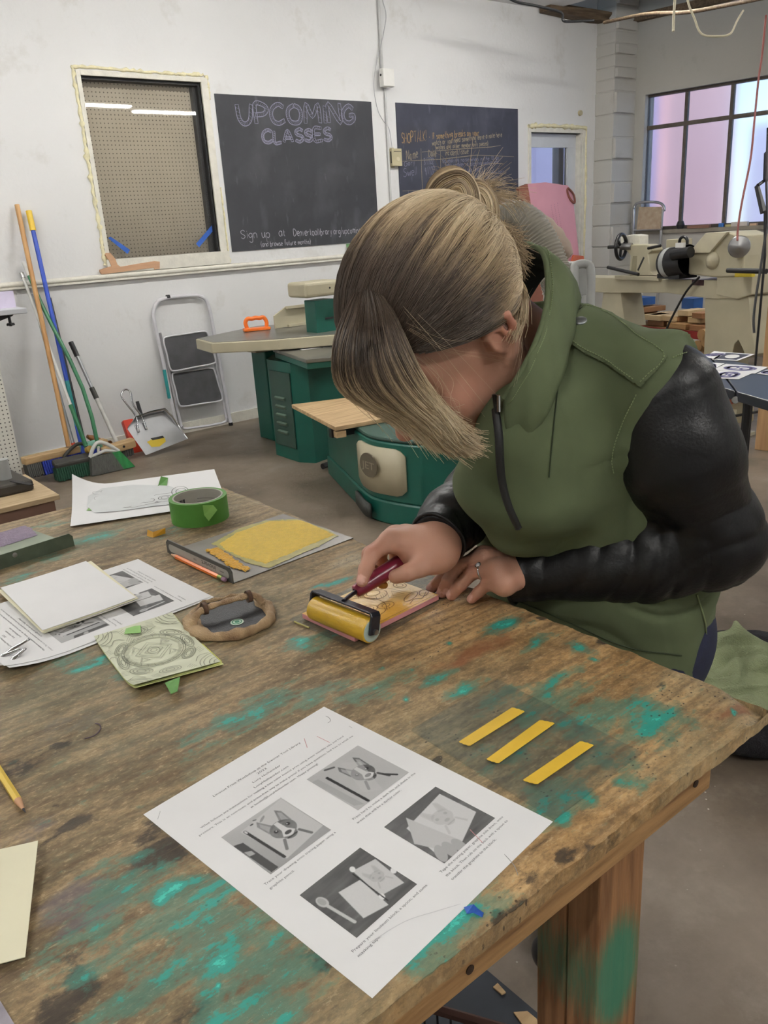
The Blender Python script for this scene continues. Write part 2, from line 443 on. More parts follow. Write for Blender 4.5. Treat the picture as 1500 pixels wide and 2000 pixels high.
# baseboard: rough skim at the wall foot
struct(MB().box((XL, YA - .012, 0), (dr['x0'] - .08, YA, .075)).obj('baseboard_left', M_offw))
# ---------------------------------------------------------------- ceiling lamps (what lights the room)
M_tube = bpy.data.materials.new('lamp_tube'); M_tube.use_nodes = True
b_ = M_tube.node_tree.nodes['Principled BSDF']; b_.inputs['Emission Color'].default_value = (1, .982, .95, 1); b_.inputs['Emission Strength'].default_value = 80
for (x, y, k) in TUBES:
  L = 1.2
  t = empty('ceiling_lamp', (x, y, CEIL - .1), 'white fluorescent strip lamp hanging under the white ceiling', 'lamp', 'fluorescent lamps under the ceiling')
  MB().box((x - L / 2 - .03, y - .06, CEIL - .045), (x + L / 2 + .03, y + .06, CEIL - .004)).obj('lamp_housing', M_white, t)
  for dy in (-.03, .03):
    MB().cyl((x - L / 2, y + dy, CEIL - .068), (x + L / 2, y + dy, CEIL - .068), .013, 10).obj('lamp_tube', M_tube, t)
# ---------------------------------------------------------------- workbench
def px_xy(px, py): p = at(px, py, z=TZ); return p.x, p.y
TX0, TX1, TY0, TY1 = -1.7, .722, .322, 1.562
def bench_top():
  step = .0035; xs = np.arange(-.42, TX1 + 1e-6, step); xs[-1] = TX1; ys = np.arange(TY0, TY1, step); ys[-1] = TY1
  xs = np.concatenate([[TX0, -1.2, -.8], xs]); nx, ny = len(xs), len(ys)
  X, Y = np.meshgrid(xs, ys)
  T = np.zeros_like(X); T2 = np.zeros_like(X); D = np.zeros_like(X); L = np.zeros_like(X); Pu = np.zeros_like(X); Rd = np.zeros_like(X)
  wx = X + (fbm(X * 24, Y * 24, 5) - .5) * .035; wy = Y + (fbm(X * 24, Y * 24, 9) - .5) * .03
  def blob(A, px, py, rx, ry, amp, ang=0):
    cx, cy = px_xy(px, py); c, s = math.cos(ang), math.sin(ang)
    u = ((wx - cx) * c + (wy - cy) * s) / rx; v = (-(wx - cx) * s + (wy - cy) * c) / ry
    np.maximum(A, amp * np.exp(-(u * u + v * v) ** 1.1), out=A)
  teal = [(985, 1225, .035, .014, 1.15), (1050, 1255, .03, .008, .9), (1130, 1262, .014, .016, 1), (1165, 1288, .005, .005, 1.3), (850, 1322, .035, .010, .95), (905, 1345, .03, .012, .8),
    (1085, 1335, .05, .010, .85), (1145, 1405, .055, .03, .8), (1270, 1410, .045, .035, 1.0), (1215, 1380, .03, .02, .8), (1060, 1355, .03, .015, .8), (960, 1370, .04, .02, .6),
    (760, 1325, .05, .02, .55), (735, 1305, .006, .004, 1.2), (640, 1240, .04, .025, .5), (595, 1253, .026, .012, .95), (660, 1140, .035, .012, 1.05), (625, 1143, .02, .008, .9), (700, 1360, .05, .02, .6), (620, 1360, .04, .015, .75), (500, 1390, .055, .016, .85),
    (520, 1360, .04, .015, .5), (430, 1420, .05, .022, .75), (400, 1450, .03, .02, .5), (870, 1255, .005, .004, 1.3), (795, 1305, .006, .004, 1.3), (798, 1360, .006, .004, 1.1),
    (1085, 1565, .05, .025, .75), (1150, 1560, .02, .012, 1.0), (1240, 1530, .015, .012, .9), (1100, 1590, .02, .015, .9), (1180, 1480, .03, .03, .6), (1000, 1470, .05, .03, .5), (1030, 1390, .03, .02, .6),
    (895, 1800, .045, .02, 1.05), (830, 1850, .03, .016, .9), (950, 1770, .02, .012, .8), (870, 1880, .03, .02, .7), (345, 1745, .024, .010, 1.25), (375, 1730, .02, .008, 1.2), (315, 1765, .012, .01, 1.2),
    (230, 1690, .03, .014, .65), (240, 1740, .05, .02, .7), (420, 1735, .05, .018, .8), (400, 1790, .04, .03, .9), (430, 1850, .03, .03, .95), (470, 1790, .04, .02, .8), (330, 1800, .05, .025, .65), (180, 1820, .05, .025, .6), (250, 1850, .05, .02, .5),
    (385, 1860, .05, .02, .75), (300, 1880, .03, .02, .6), (540, 1850, .04, .02, .7), (580, 1890, .04, .02, .6), (446, 1908, .006, .006, 1.4), (430, 1925, .02, .014, .8), (300, 1920, .04, .02, .7), (250, 1960, .04, .02, .6), (460, 1985, .04, .018, .9), (560, 1990, .03, .015, .7),
    (200, 1880, .03, .015, .6), (145, 1880, .03, .02, .4), (130, 1290, .03, .02, .6), (210, 1285, .045, .014, .95), (170, 1300, .03, .01, 1.0), (250, 1310, .03, .02, .6), (180, 1050, .05, .025, .85), (210, 1045, .03, .016, .7), (100, 1090, .04, .02, .5), (40, 1130, .04, .014, .8), (70, 1145, .02, .01, .7),
    (460, 1110, .05, .04, .35), (120, 1020, .06, .03, .45), (340, 1040, .05, .03, .35), (380, 1080, .04, .02, .3), (1440, 1392, .010, .004, 1.3, .9), (1365, 1290, .0, .0, 0), (1120, 1375, .06, .03, .6), (610, 1060, .03, .02, .3)]
  for t in teal:
    if t[4] and t[2]: blob(T, t[0], t[1], t[2], t[3], t[4], t[5] if len(t) > 5 else .0)
  for t in [(290, 1678, .030, .022, 1.2), (270, 1640, .02, .016, .8), (155, 1605, .022, .014, .9), (110, 1640, .03, .008, .7), (40, 1492, .045, .02, .7), (113, 1461, .010, .008, .9), (1060, 1209, .010, .006, 1.2), (1185, 1245, .013, .007, .9), (1240, 1265, .008, .006, .8),
              (1115, 1670, .016, .009, .75), (1050, 1725, .014, .007, .7), (1010, 1775, .012, .007, .8), (850, 1480, .008, .005, 1.1), (1155, 1655, .012, .007, .9), (640, 1870, .02, .016, .8), (380, 1980, .03, .01, .6), (150, 1900, .015, .05, .7), (100, 1990, .05, .02, .8), (300, 1600, .04, .02, .6), (980, 1790, .01, .01, .9), (120, 1565, .03, .01, .5), (1300, 1340, .02, .006, .5), (1130, 1500, .03, .03, .35), (990, 1560, .03, .02, .35), (960, 1530, .03, .015, .5)]:
    blob(D, *t)
  for t in [(130, 1760, .03, .02, .8), (170, 1795, .03, .018, .8), (60, 1620, .04, .02, .5), (130, 1420, .05, .03, .4), (750, 1260, .05, .03, .3)]: blob(Pu, *t)
  for t in [(920, 1275, .05, .018, .9), (980, 1250, .04, .015, .7), (400, 1810, .03, .015, .6), (1400, 1390, .03, .02, .5), (1440, 1385, .03, .01, 1.0), (1180, 1310, .06, .02, .4), (860, 1290, .03, .01, .5)]: blob(Rd, *t)
  # worn pale wood towards the right-hand edge and the corner, dirtier towards the left
  L = np.clip(sstep(.30, .72, X + .25 * (fbm(X * 6, Y * 9, 3) - .5)) * sstep(1.35, .6, Y) + .9 * sstep(.42, .34, Y + .06 * (fbm(X * 14, Y * 14, 8) - .5)) * sstep(.1, .4, X) + .35 * sstep(1.2, 1.5, Y) * sstep(.35, .6, X), 0, 1)
  cols = np.stack([T, D, L], -1).reshape(-1, 3); cols2 = np.stack([Pu, Rd, Rd * 0], -1).reshape(-1, 3)
  E_ = np.zeros_like(X)
  # chewed edges
  ex = X.copy(); ey = Y.copy()
  right = X > TX1 - 1e-4; ex[right] = TX1 + (fbm(Y[right] * 60, Y[right] * 0, 2) - .5) * .006
  near = Y < TY0 + 1e-4; ey[near] = TY0 + (fbm(X[near] * 40, X[near] * 0, 4) - .5) * .005
  Z = TZ - .003 * sstep(TX1 - .012, TX1, X) * fbm(X * 40, Y * 50, 1) - .003 * sstep(TY0 + .008, TY0, Y) * fbm(X * 50, Y * 40, 6) - (.014 * sstep(.055, .0, (TX1 - X) + (Y - TY0)) )
  V = np.stack([ex, ey, Z], -1).reshape(-1, 3)
  idx = np.arange(nx * ny).reshape(ny, nx); a = idx[:-1, :-1].ravel(); b = idx[:-1, 1:].ravel(); c = idx[1:, 1:].ravel(); d = idx[1:, :-1].ravel()
  F = np.stack([a, b, c, d], 1).tolist()
  ring = list(idx[0, :]) + list(idx[1:, -1]) + list(idx[-1, -2::-1]) + list(idx[-2:0:-1, 0])
  V = V.tolist(); base = len(V); levels = 4; th = .0185
  for l in range(1, levels + 1):
    for r in ring:
      x, y, z = V[r]; jit = (fbm(np.array([x * 70 + l * 9.]), np.array([y * 70]), 12)[0] - .5) * .0022 * (1 if l < levels else 0)
      V.append((x + (jit if x > TX1 - .02 else 0), y + (jit if y < TY0 + .02 else 0), TZ - th * l / levels if l < levels else TZ - th))
  n = len(ring)
  for l in range(levels):
    for i in range(n):
      j = (i + 1) % n
      A = ring[i] if l == 0 else base + (l - 1) * n + i; B = ring[j] if l == 0 else base + (l - 1) * n + j
      F.append((B, A, base + l * n + i, base + l * n + j))
  F.append([base + (levels - 1) * n + i for i in range(n)][::-1])
  return np.array(V), F, cols, cols2, nx * ny
def bench_material():
  m = bpy.data.materials.new('stained_plywood'); m.use_nodes = True; nt = m.node_tree; b = nt.nodes['Principled BSDF']
  tc = nt.nodes.new('ShaderNodeTexCoord')
  def mp(sc): x = nt.nodes.new('ShaderNodeMapping'); x.inputs['Scale'].default_value = sc; x.inputs['Rotation'].default_value = (0, 0, .02); nt.links.new(tc.outputs['Object'], x.inputs[0]); return x.outputs[0]
  def N(vec, scale, detail=6, rough=.6, dist=0):
    n = nt.nodes.new('ShaderNodeTexNoise'); n.inputs['Scale'].default_value = scale; n.inputs['Detail'].default_value = detail; n.inputs['Roughness'].default_value = rough; n.inputs['Distortion'].default_value = dist
    nt.links.new(vec, n.inputs['Vector']); return n.outputs['Fac']
  def R(src, stops):
    r = nt.nodes.new('ShaderNodeValToRGB'); e = r.color_ramp.elements
    e[0].position, e[0].color = stops[0][0], (*lin(stops[0][1]), 1); e[1].position, e[1].color = stops[-1][0], (*lin(stops[-1][1]), 1)
    for p, c in stops[1:-1]: x = e.new(p); x.color = (*lin(c), 1)
    nt.links.new(src, r.inputs[0]); return r.outputs[0]
  def MX(f, a, bc):
    x = nt.nodes.new('ShaderNodeMix'); x.data_type = 'RGBA'; nt.links.new(f, x.inputs['Factor']); nt.links.new(a, x.inputs['A'])
    if isinstance(bc, str): x.inputs['B'].default_value = (*lin(bc), 1)
    else: nt.links.new(bc, x.inputs['B'])
    return x.outputs['Result']
  def MA(op, a, bb, c=None):
    x = nt.nodes.new('ShaderNodeMath'); x.operation = op
    for i, v in enumerate((a, bb, c)):
      if v is None: continue
      if isinstance(v, (int, float)): x.inputs[i].default_value = v
      else: nt.links.new(v, x.inputs[i])
    return x.outputs[0]
  def SS(x, lo, hi, o0=0., o1=1.):
    r = nt.nodes.new('ShaderNodeMapRange'); r.interpolation_type = 'SMOOTHSTEP'; r.inputs['From Min'].default_value = lo; r.inputs['From Max'].default_value = hi
    r.inputs['To Min'].default_value = o0; r.inputs['To Max'].default_value = o1; nt.links.new(x, r.inputs[0]); return r.outputs[0]
  A = nt.nodes.new('ShaderNodeVertexColor'); A.layer_name = 'Col'; sp = nt.nodes.new('ShaderNodeSeparateColor'); nt.links.new(A.outputs[0], sp.inputs[0])
  A2 = nt.nodes.new('ShaderNodeVertexColor'); A2.layer_name = 'Col2'; sp2 = nt.nodes.new('ShaderNodeSeparateColor'); nt.links.new(A2.outputs[0], sp2.inputs[0])
  T, D, L = sp.outputs[0], sp.outputs[1], sp.outputs[2]; Pu, Rd = sp2.outputs[0], sp2.outputs[1]
  grain = N(mp((5, 60, 5)), 1.0, 8, .62, .6)            # long grain
  fine = N(mp((18, 260, 18)), 1.0, 6, .7)
  blot = N(mp((9, 17, 9)), 1.0, 8, .68, .5)
  mott = N(mp((45, 70, 45)), 1.0, 7, .7)
  cloud = N(mp((3, 5, 3)), 1.0, 4, .5)
  pale = R(blot, [(.3, '#86683f'), (.42, '#b18c5c'), (.55, '#cba674'), (.72, '#dabc8e')])
  dirty = R(blot, [(.3, '#5c4f3b'), (.43, '#7f6e51'), (.56, '#9d8661'), (.72, '#b79c72')])
  lmask = SS(MA('ADD', L, MA('MULTIPLY', MA('SUBTRACT', MA('ADD', mott, cloud), 1.0), 1.6)), .22, .82)
  c = MX(lmask, dirty, pale)
  g = SS(grain, .36, .66); c = MX(MA('MULTIPLY', MA('SUBTRACT', 1.0, g), .42), c, '#54432f')
  # growth-ring sweeps of the veneer
  wv = nt.nodes.new('ShaderNodeTexWave'); wv.wave_type = 'BANDS'; wv.bands_direction = 'Y'; wv.inputs['Scale'].default_value = 4.5; wv.inputs['Distortion'].default_value = 11; wv.inputs['Detail'].default_value = 2.5; wv.inputs['Detail Scale'].default_value = .55
  nt.links.new(mp((.55, 2.6, 1)), wv.inputs['Vector'])
  c = MX(MA('MULTIPLY', SS(wv.outputs['Fac'], .72, 1.0), .42), c, '#5b4630')
  f = SS(fine, .6, .7); c = MX(MA('MULTIPLY', f, .45), c, '#cdb48c')
  f = SS(fine, .40, .31); c = MX(MA('MULTIPLY', f, .55), c, '#33291e')
  crisp = N(mp((110, 200, 110)), 1.0, 5, .75)
  c = MX(MA('MULTIPLY', SS(crisp, .52, .40), .38), c, '#43362a'); c = MX(MA('MULTIPLY', SS(crisp, .55, .66), .32), c, '#d9c19a')
  # greenish-grey film over the used middle of the bench
  gf = SS(MA('ADD', cloud, MA('MULTIPLY', mott, .5)), .68, .95); c = MX(MA('MULTIPLY', gf, .45), c, '#6c6f5b')
  # rust and purple rubs
  c = MX(MA('MULTIPLY', SS(MA('ADD', Rd, MA('SUBTRACT', mott, .5)), .25, .75), .65), c, '#80492c')
  c = MX(MA('MULTIPLY', SS(MA('ADD', Pu, MA('SUBTRACT', mott, .5)), .25, .7), .55), c, '#5e5a62')
  # dark stains
  dm = SS(MA('ADD', D, MA('MULTIPLY', MA('SUBTRACT', mott, .5), 1.6)), .42, .72); c = MX(MA('MULTIPLY', dm, .85), c, '#2e2823')
  # teal paint: thin rubbed film, then thick bright cores
  grn = MA('MULTIPLY', MA('SUBTRACT', grain, .5), 1.3)
  tt = MA('ADD', T, MA('ADD', MA('ADD', MA('MULTIPLY', MA('SUBTRACT', mott, .5), 1.7), MA('MULTIPLY', MA('SUBTRACT', crisp, .5), .8)), grn))
  t1 = SS(tt, .24, .58); c = MX(MA('MULTIPLY', t1, .62), c, '#3b7565')
  t2 = SS(tt, .70, .90); c = MX(MA('MULTIPLY', t2, .9), c, '#279486')
  t3 = SS(tt, 1.08, 1.2); c = MX(t3, c, '#40bdae')
  # speckles and pits
  v = nt.nodes.new('ShaderNodeTexVoronoi'); v.inputs['Scale'].default_value = 1.0; nt.links.new(mp((150, 190, 60)), v.inputs['Vector'])
  spm = MA('MULTIPLY', SS(MA('ADD', v.outputs['Distance'], MA('MULTIPLY', MA('SUBTRACT', crisp, .5), .5)), .22, .14), SS(MA('ADD', MA('ADD', blot, MA('MULTIPLY', MA('SUBTRACT', mott, .5), .5)), MA('MULTIPLY', L, .10)), .60, .68)); c = MX(MA('MULTIPLY', spm, .8), c, '#2a221b')
  v2 = nt.nodes.new('ShaderNodeTexVoronoi'); nt.links.new(mp((300, 340, 60)), v2.inputs['Vector']); v2.inputs['Scale'].default_value = 1.0
  c = MX(MA('MULTIPLY', MA('MULTIPLY', SS(v2.outputs['Distance'], .13, .07), SS(cloud, .55, .65)), .45), c, '#d9cdb4')
  nt.links.new(c, b.inputs['Base Color'])
  nt.links.new(SS(MA('ADD', blot, MA('MULTIPLY', T, .2)), .3, .8, .72, .42), b.inputs['Roughness'])
  b.inputs['Specular IOR Level'].default_value = .32
  bp = nt.nodes.new('ShaderNodeBump'); bp.inputs['Strength'].default_value = .5; bp.inputs['Distance'].default_value = .0012
  nt.links.new(MA('ADD', MA('ADD', fine, MA('MULTIPLY', mott, .5)), grain), bp.inputs['Height']); nt.links.new(bp.outputs[0], b.inputs['Normal'])
  return m
M_ply = bench_material()
M_2x4 = wood('bench_timber', '#7d5a36', '#b28c5d', .6, 4, (2, 22, 22))
M_2x4v = wood('bench_leg_timber', '#744f30', '#a77d52', .6, 4, (22, 22, 2))
bench = empty('workbench', (.0, .9, 0), 'wooden workbench with paint-stained plywood top covered in papers and printing tools', 'workbench')
V, F, c1, c2, nn = bench_top()
o = mesh_obj('bench_top', V, F, M_ply, bench)
for nm, cc in (('Col', c1), ('Col2', c2)):
  ca = o.data.color_attributes.new(nm, 'FLOAT_COLOR', 'POINT'); a = np.ones((len(o.data.vertices), 4), np.float32); a[:, :3] = 0; a[:nn, :3] = cc
  a[nn:, 2] = .8; ca.data.foreach_set('color', a.ravel())
# long timber rail under the near edge
zb = TZ - .0186
MB().box((TX0 + .05, TY0 + .012, zb - .040), (.640, TY0 + .10, zb)).obj('rail', M_2x4, bench, bev=.002)
MB().box((TX0 + .05, TY1 - .10, zb - .040), (.640, TY1 - .012, zb)).obj('rail', M_2x4, bench, bev=.002)
M_2x4y = wood('bench_cross_timber', '#7d5a36', '#b28c5d', .6, 4, (22, 2, 22))
for x in (.5, -1.5):
  MB().box((x - .0, TY0 + .102, zb - .089), (x + .04, TY1 - .102, zb)).obj('rail', M_2x4y, bench, bev=.002)
# rusty bolt heads in the rail
M_rust = mat('rusty_nail', '#3a2a20', .7, .4, var=.3, scale=60)
for (px, py) in ((1358, 1530), (1270, 1588), (917, 1893)):
  p = at(px, py, y=TY0 + .012); MB().lathe([(0, 0), (.0035, .0), (.004, .0015), (0, .002)][::-1], (p.x, TY0 + .0125, p.z), (0, -1, 0), 12).obj('nail', M_rust, bench)
# doubled legs, right-hand one carries a rubbed patch of green paint
def leg_mat():
  m = wood('painted_leg_timber', '#6e4a2c', '#a27750', .6, 4, (26, 26, 2)); nt = m.node_tree; b = nt.nodes['Principled BSDF']; src = b.inputs['Base Color'].links[0].from_socket
  g = nt.nodes.new('ShaderNodeNewGeometry'); vm = nt.nodes.new('ShaderNodeVectorMath'); vm.operation = 'DISTANCE'
  sc = nt.nodes.new('ShaderNodeVectorMath'); sc.operation = 'MULTIPLY'; sc.inputs[1].default_value = (1.35, .3, .72); nt.links.new(g.outputs['Position'], sc.inputs[0])
  p = at(1205, 1900, y=.36); nt.links.new(sc.outputs[0], vm.inputs[0]); vm.inputs[1].default_value = (p.x * 1.35, p.y * .3, p.z * .72)
  n = nt.nodes.new('ShaderNodeTexNoise'); n.inputs['Scale'].default_value = 30; n.inputs['Detail'].default_value = 6
  a = nt.nodes.new('ShaderNodeMath'); a.operation = 'MULTIPLY_ADD'; nt.links.new(n.outputs['Fac'], a.inputs[0]); a.inputs[1].default_value = .035; nt.links.new(vm.outputs['Value'], a.inputs[2])
  r = nt.nodes.new('ShaderNodeMapRange'); r.inputs['From Min'].default_value = .052; r.inputs['From Max'].default_value = .078; r.inputs['To Min'].default_value = .85; r.inputs['To Max'].default_value = 0; nt.links.new(a.outputs[0], r.inputs[0])
  mx = nt.nodes.new('ShaderNodeMix'); mx.data_type = 'RGBA'; nt.links.new(r.outputs[0], mx.inputs['Factor']); nt.links.new(src, mx.inputs['A']); mx.inputs['B'].default_value = (*lin('#1f7a60'), 1); nt.links.new(mx.outputs['Result'], b.inputs['Base Color'])
  return m
M_leg = leg_mat()
lx0, lx1 = at(1172, 1760, y=.36).x, at(1254, 1760, y=.36).x
for (x0, x1, mm) in ((lx0, lx1, M_leg), (TX0 + .1, TX0 + .17, M_2x4v)):
  for y0, y1, y2 in ((TY0 + .038, TY0 + .076, TY0 + .114), (TY1 - .12, TY1 - .08, TY1 - .042)):
    mb = MB().box((x0, y0, 0), (x1, y1 - .0008, zb - .041)); mb.box((x0, y1 + .0008, 0), (x1, y2, zb - .041))
    mb.obj('leg', mm, bench, bev=.002)
# ---------------------------------------------------------------- papers and tools on the bench
M_paper = mat('paper', '#e6e6e6', .7, var=.015, scale=20, spec=.2)
M_card = mat('cream_card', '#e5e0c4', .7, var=.03, scale=15, spec=.2)
M_ink = mat('toner', '#3a3a3c', .7, var=.1, scale=50, spec=.2)
M_inkgrey = mat('grey_toner', '#5e5e62', .7, var=.1, scale=50, spec=.2)
M_pencilmark = mat('pencil_mark', '#8b8b8b', .7, var=.1, scale=50, spec=.2)
M_redmark = mat('red_pencil_mark', '#c98a90', .7, var=.1, scale=50, spec=.2)
M_print = attr_mat('printed_photo', .6, noise=.04, scale=900, spec=.25)
def ell(u, v, cx, cy, rx, ry, a=0):
  c, s = math.cos(a), math.sin(a); x = (u - cx) * c + (v - cy) * s; y = -(u - cx) * s + (v - cy) * c
  return np.sqrt((x / rx) ** 2 + (y / ry) ** 2)
def seg(u, v, x0, y0, x1, y1):
  dx, dy = x1 - x0, y1 - y0; t = np.clip(((u - x0) * dx + (v - y0) * dy) / (dx * dx + dy * dy), 0, 1)
  return np.sqrt((u - x0 - t * dx) ** 2 + (v - y0 - t * dy) ** 2)
def poly_in(u, v, P):
  ins = np.zeros(u.shape, bool); n = len(P)
  for i in range(n):
    (x0, y0), (x1, y1) = P[i], P[(i + 1) % n]
    c = ((y0 > v) != (y1 > v)) & (u < (x1 - x0) * (v - y0) / (y1 - y0 + 1e-12) + x0); ins ^= c
  return ins
def put(g, m, val, k=1.0):
  m = m.astype(float) * k; return g * (1 - m) + val * m
def dog(g, u, v, cx, cy, s, k=1.0, dark=.22):
  x, y = (u - cx) / s, (v - cy) / s
  n = fbm(x * 9, y * 9, 4) * .22
  head = (ell(x, y, 0, 0, .30, .27) < 1) | (ell(x, y, 0, .2, .17, .17) < 1)
  for sx in (-1, 1):
    ear = poly_in(x * sx, y, [(.07, -.2), (.24, -.6), (.33, -.46), (.30, -.08)])
    g = put(g, ear, dark + .08 + n, k); g = put(g, poly_in(x * sx, y, [(.14, -.22), (.24, -.5), (.29, -.4), (.26, -.14)]), .62, k * .8)
  g = put(g, head, dark + n, k)
  g = put(g, poly_in(x, y, [(-.05, -.26), (.05, -.26), (.07, .04), (.16, .2), (.0, .3), (-.16, .2), (-.07, .04)]), .85, k)
  g = put(g, ell(x, y, 0, .16, .085, .055) < 1, .12, k)
  for sx in (-1, 1): g = put(g, ell(x * sx, y, .16, -.04, .05, .05) < 1, .05, k); g = put(g, ell(x * sx, y, .145, -.055, .016, .016) < 1, .9, k)
  g = put(g, seg(x, y, -.12, .3, .12, .3) < .018, .1, k)
  g = put(g, seg(x, y, -.2, .28, -.34, .52) < .035, dark + .1, k); g = put(g, seg(x, y, .2, .28, .30, .55) < .035, dark + .05, k)
  return g
def photo1(u, v):
  g = .66 + .08 * (fbm(u * 3, v * 3, 1) - .5) - .1 * v
  g = put(g, poly_in(u, v, [(.22, .12), (.98, .02), (.99, .86), (.3, .95)]), .73)
  g = dog(g, u, v, .62, .5, .62, .9)
  g = put(g, seg(u, v, .26, .16, .3, .9) < .022, .12); g = put(g, seg(u, v, .26, .16, .262, .2) < .012, .8)
  g = put(g, poly_in(u, v, [(.0, .25), (.12, .3), (.14, .98), (.03, .98)]), .2); g = put(g, poly_in(u, v, [(.02, .45), (.1, .5), (.1, .58), (.02, .56)]), .6)
  g = put(g, ell(u, v, .4, .12, .03, .015) < 1, .2); g = put(g, ell(u, v, .48, .08, .03, .012, .5) < 1, .3); g = put(g, ell(u, v, .56, .14, .07, .02, -.5) < 1, .5)
  return g
def photo2(u, v):
  g = .68 + .06 * (fbm(u * 3, v * 3, 2) - .5)
  g = dog(g, u, v, .6, .5, .6, 1.0, .14)
  g = put(g, poly_in(u, v, [(.55, .1), (.75, .3), (.5, .98), (.3, .8)]), .72, .55)
  g = put(g, seg(u, v, .2, .2, .22, .97) < .024, .08); g = put(g, poly_in(u, v, [(.0, .1), (.1, .12), (.14, .98), (.03, .9)]), .6)
  g = put(g, seg(u, v, .3, .05, .42, .1) < .02, .25); g = put(g, seg(u, v, .75, .75, .86, .9) < .02, .1)
  return g
def woodbg(u, v, k=0): return .30 + .16 * (fbm(u * 2.2 + k, v * 14, 6) - .5) + .1 * (fbm(u * 3, v * 3 + k, 8) - .5)
def photo3(u, v):
  g = woodbg(u, v)
  g = put(g, poly_in(u, v, [(.16, .24), (.92, .14), (.94, .74), (.3, .98), (.05, .86)]), .8)
  g = put(g, poly_in(u, v, [(.02, .5), (.3, .1), (.42, .9), (.2, .98)]), .72)
  x, y = (u - .6) / .55, (v - .5) / .55; f = dog(np.ones_like(u), u, v, .6, .46, .5, .25, .3); g = np.where(ell(u, v, .6, .5, .3, .34) < 1, g * (.35 + .65 * f), g)
  for cx, cy, a in ((.22, .9, .3), (.34, .96, .2), (.1, .86, .5)): g = put(g, ell(u, v, cx, cy, .07, .15, a) < 1, .62); g = put(g, ell(u, v, cx, cy, .078, .16, a) > 1, 0, 0)
  return g
def photo4(u, v):
  g = woodbg(u, v, 5) * .9
  g = put(g, poly_in(u, v, [(.32, .34), (.62, .4), (.56, .95), (.24, .86)]), .8)
  g = put(g, poly_in(u, v, [(.66, .22), (.98, .3), (.92, .86), (.60, .78)]), .76)
  f = dog(np.ones_like(u), u, v, .79, .52, .32, .25, .3); g = np.where(ell(u, v, .79, .54, .17, .28) < 1, g * (.3 + .7 * f), g)
  for cx, cy in ((.68, .2), (.98, .62), (.6, .8)): g = put(g, ell(u, v, cx, cy, .035, .05, .4) < 1, .9)
  g = put(g, ell(u, v, .1, .30, .06, .10) < 1, .72); g = put(g, ell(u, v, .1, .29, .04, .07) < 1, .6); g = put(g, seg(u, v, .1, .38, .14, .82) < .02, .74)
  g = put(g, seg(u, v, .63, .26, .6, .9) < .008, .08)
  return g
HO, HX, HY = at(727, 1950, z=TZ), at(1080, 1605, z=TZ), at(282, 1588, z=TZ)
HP = Page(HO, HX - HO, HY - HO)
def huv(px, py): d = at(px, py, z=TZ + .0006) - HO; return d.dot(HP.X), d.dot(HP.Y)
TEXT = [("Linocut Print Workshop at the Denver Tool Library", (418, 1556), (586, 1450), 3.6, 1), ("2022", (503.6, 1512), (521, 1500), 3.6, 0), ("Lucy Holtsnider", (495, 1529), (547, 1494), 3.6, 0), ("LucyHoltsnider.com", (498, 1539), (562, 1496), 3.6, 0),
    ("What follows are instructions for making a two color linocut print using water miscible inks and hand", (393, 1618), (673, 1439), 3.3, 0),
    ("pressure. This is an non-toxic and press-free way to make prints! If you have questions, feel free to email me", (390, 1633), (689, 1437), 3.3, 0),
    ("at books@LucyHoltsnider.com. Happy printing!", (491, 1578), (623, 1493), 3.3, 0),
    ("Trace your drawing onto tracing paper using a", (518, 1729), (660, 1628), 3.3, 0), ("graphite pencil.", (528, 1737), (579, 1703), 3.3, 0),
    ("Press hard to make a dark line and shade in the", (691, 1601), (813, 1511), 3.3, 0), ("areas that will be a darker color.", (699, 1608), (786, 1545), 3.3, 0),
    ("Tape the tracing paper, graphite side down, onto", (862, 1705), (986, 1597), 3.3, 0), ("the block. Then rub on the back with a spoon to", (873, 1712), (996, 1605), 3.3, 0), ("transfer the graphite to the block.", (884, 1719), (971, 1640), 3.3, 0),
    ("Prepare your linoleum block, a spoon, and some", (690, 1860), (838, 1731), 3.3, 0), ("masking tape.", (701, 1869), (746, 1830), 3.3, 0)]
PHOTOS = [((432, 1635), (548, 1557), (528, 1708), photo1), ((599, 1522), (700, 1456), (698, 1583), photo2), ((750, 1615), (849, 1535), (869, 1685), photo3), ((585, 1748), (705, 1656), (696, 1832), photo4)]
def handout(label, pg, group=None, content=True, w=.2159, h=.2794, z0=0.0, nx=16, res=96):
  o = sheet('handout_sheet', pg, w, h, M_paper, t=.00025, nx=nx, ny=nx, z0=z0)
  tag(o, label, 'paper', group)
  if not content: return o
  reg, bold = [], []
  for t, a, b, sz, bd in TEXT:
    u0, v0 = huv(*a); u1, v1 = huv(*b); fit = math.hypot(u1 - u0, v1 - v0)
    (bold if bd else reg).append((t, u0, v0, sz / 1000, 'LEFT', 0.0, fit))
  for i0, i1 in ((0, 1), (1, 3), (3, 6), (6, 8), (8, 10), (10, 13), (13, 15)): printed('printed_text', pg, reg[i0:i1], M_inkgrey, o, h=z0 + .00042)
  printed('printed_title', pg, bold, M_ink, o, h=z0 + .00042)
  for a, b, c, fn in PHOTOS:
    ua, va = huv(*a); ub, vb = huv(*b); uc, vc = huv(*c)
    wd, ht = math.hypot(ub - ua, vb - va), math.hypot(uc - ua, vc - va)
    P2 = Page(pg.p(ua, va - ht), pg.X, pg.Y, (lambda x, y, ua=ua, vb_=va - ht: pg.lift(ua + x, vb_ + y) - pg.lift(ua, vb_)) if pg.lift else None)
    sheet('printed_photo', P2, wd, ht, M_print, o, t=0.0, nx=res + 24, ny=res + 24, z0=z0 + .0004, col=lambda U, V_, fn=fn, wd=wd, ht=ht: (np.clip(fn(U / wd, 1 - V_ / ht), 0, 1)[:, None] ** 1.7 * np.ones(3) * .86))
  return o
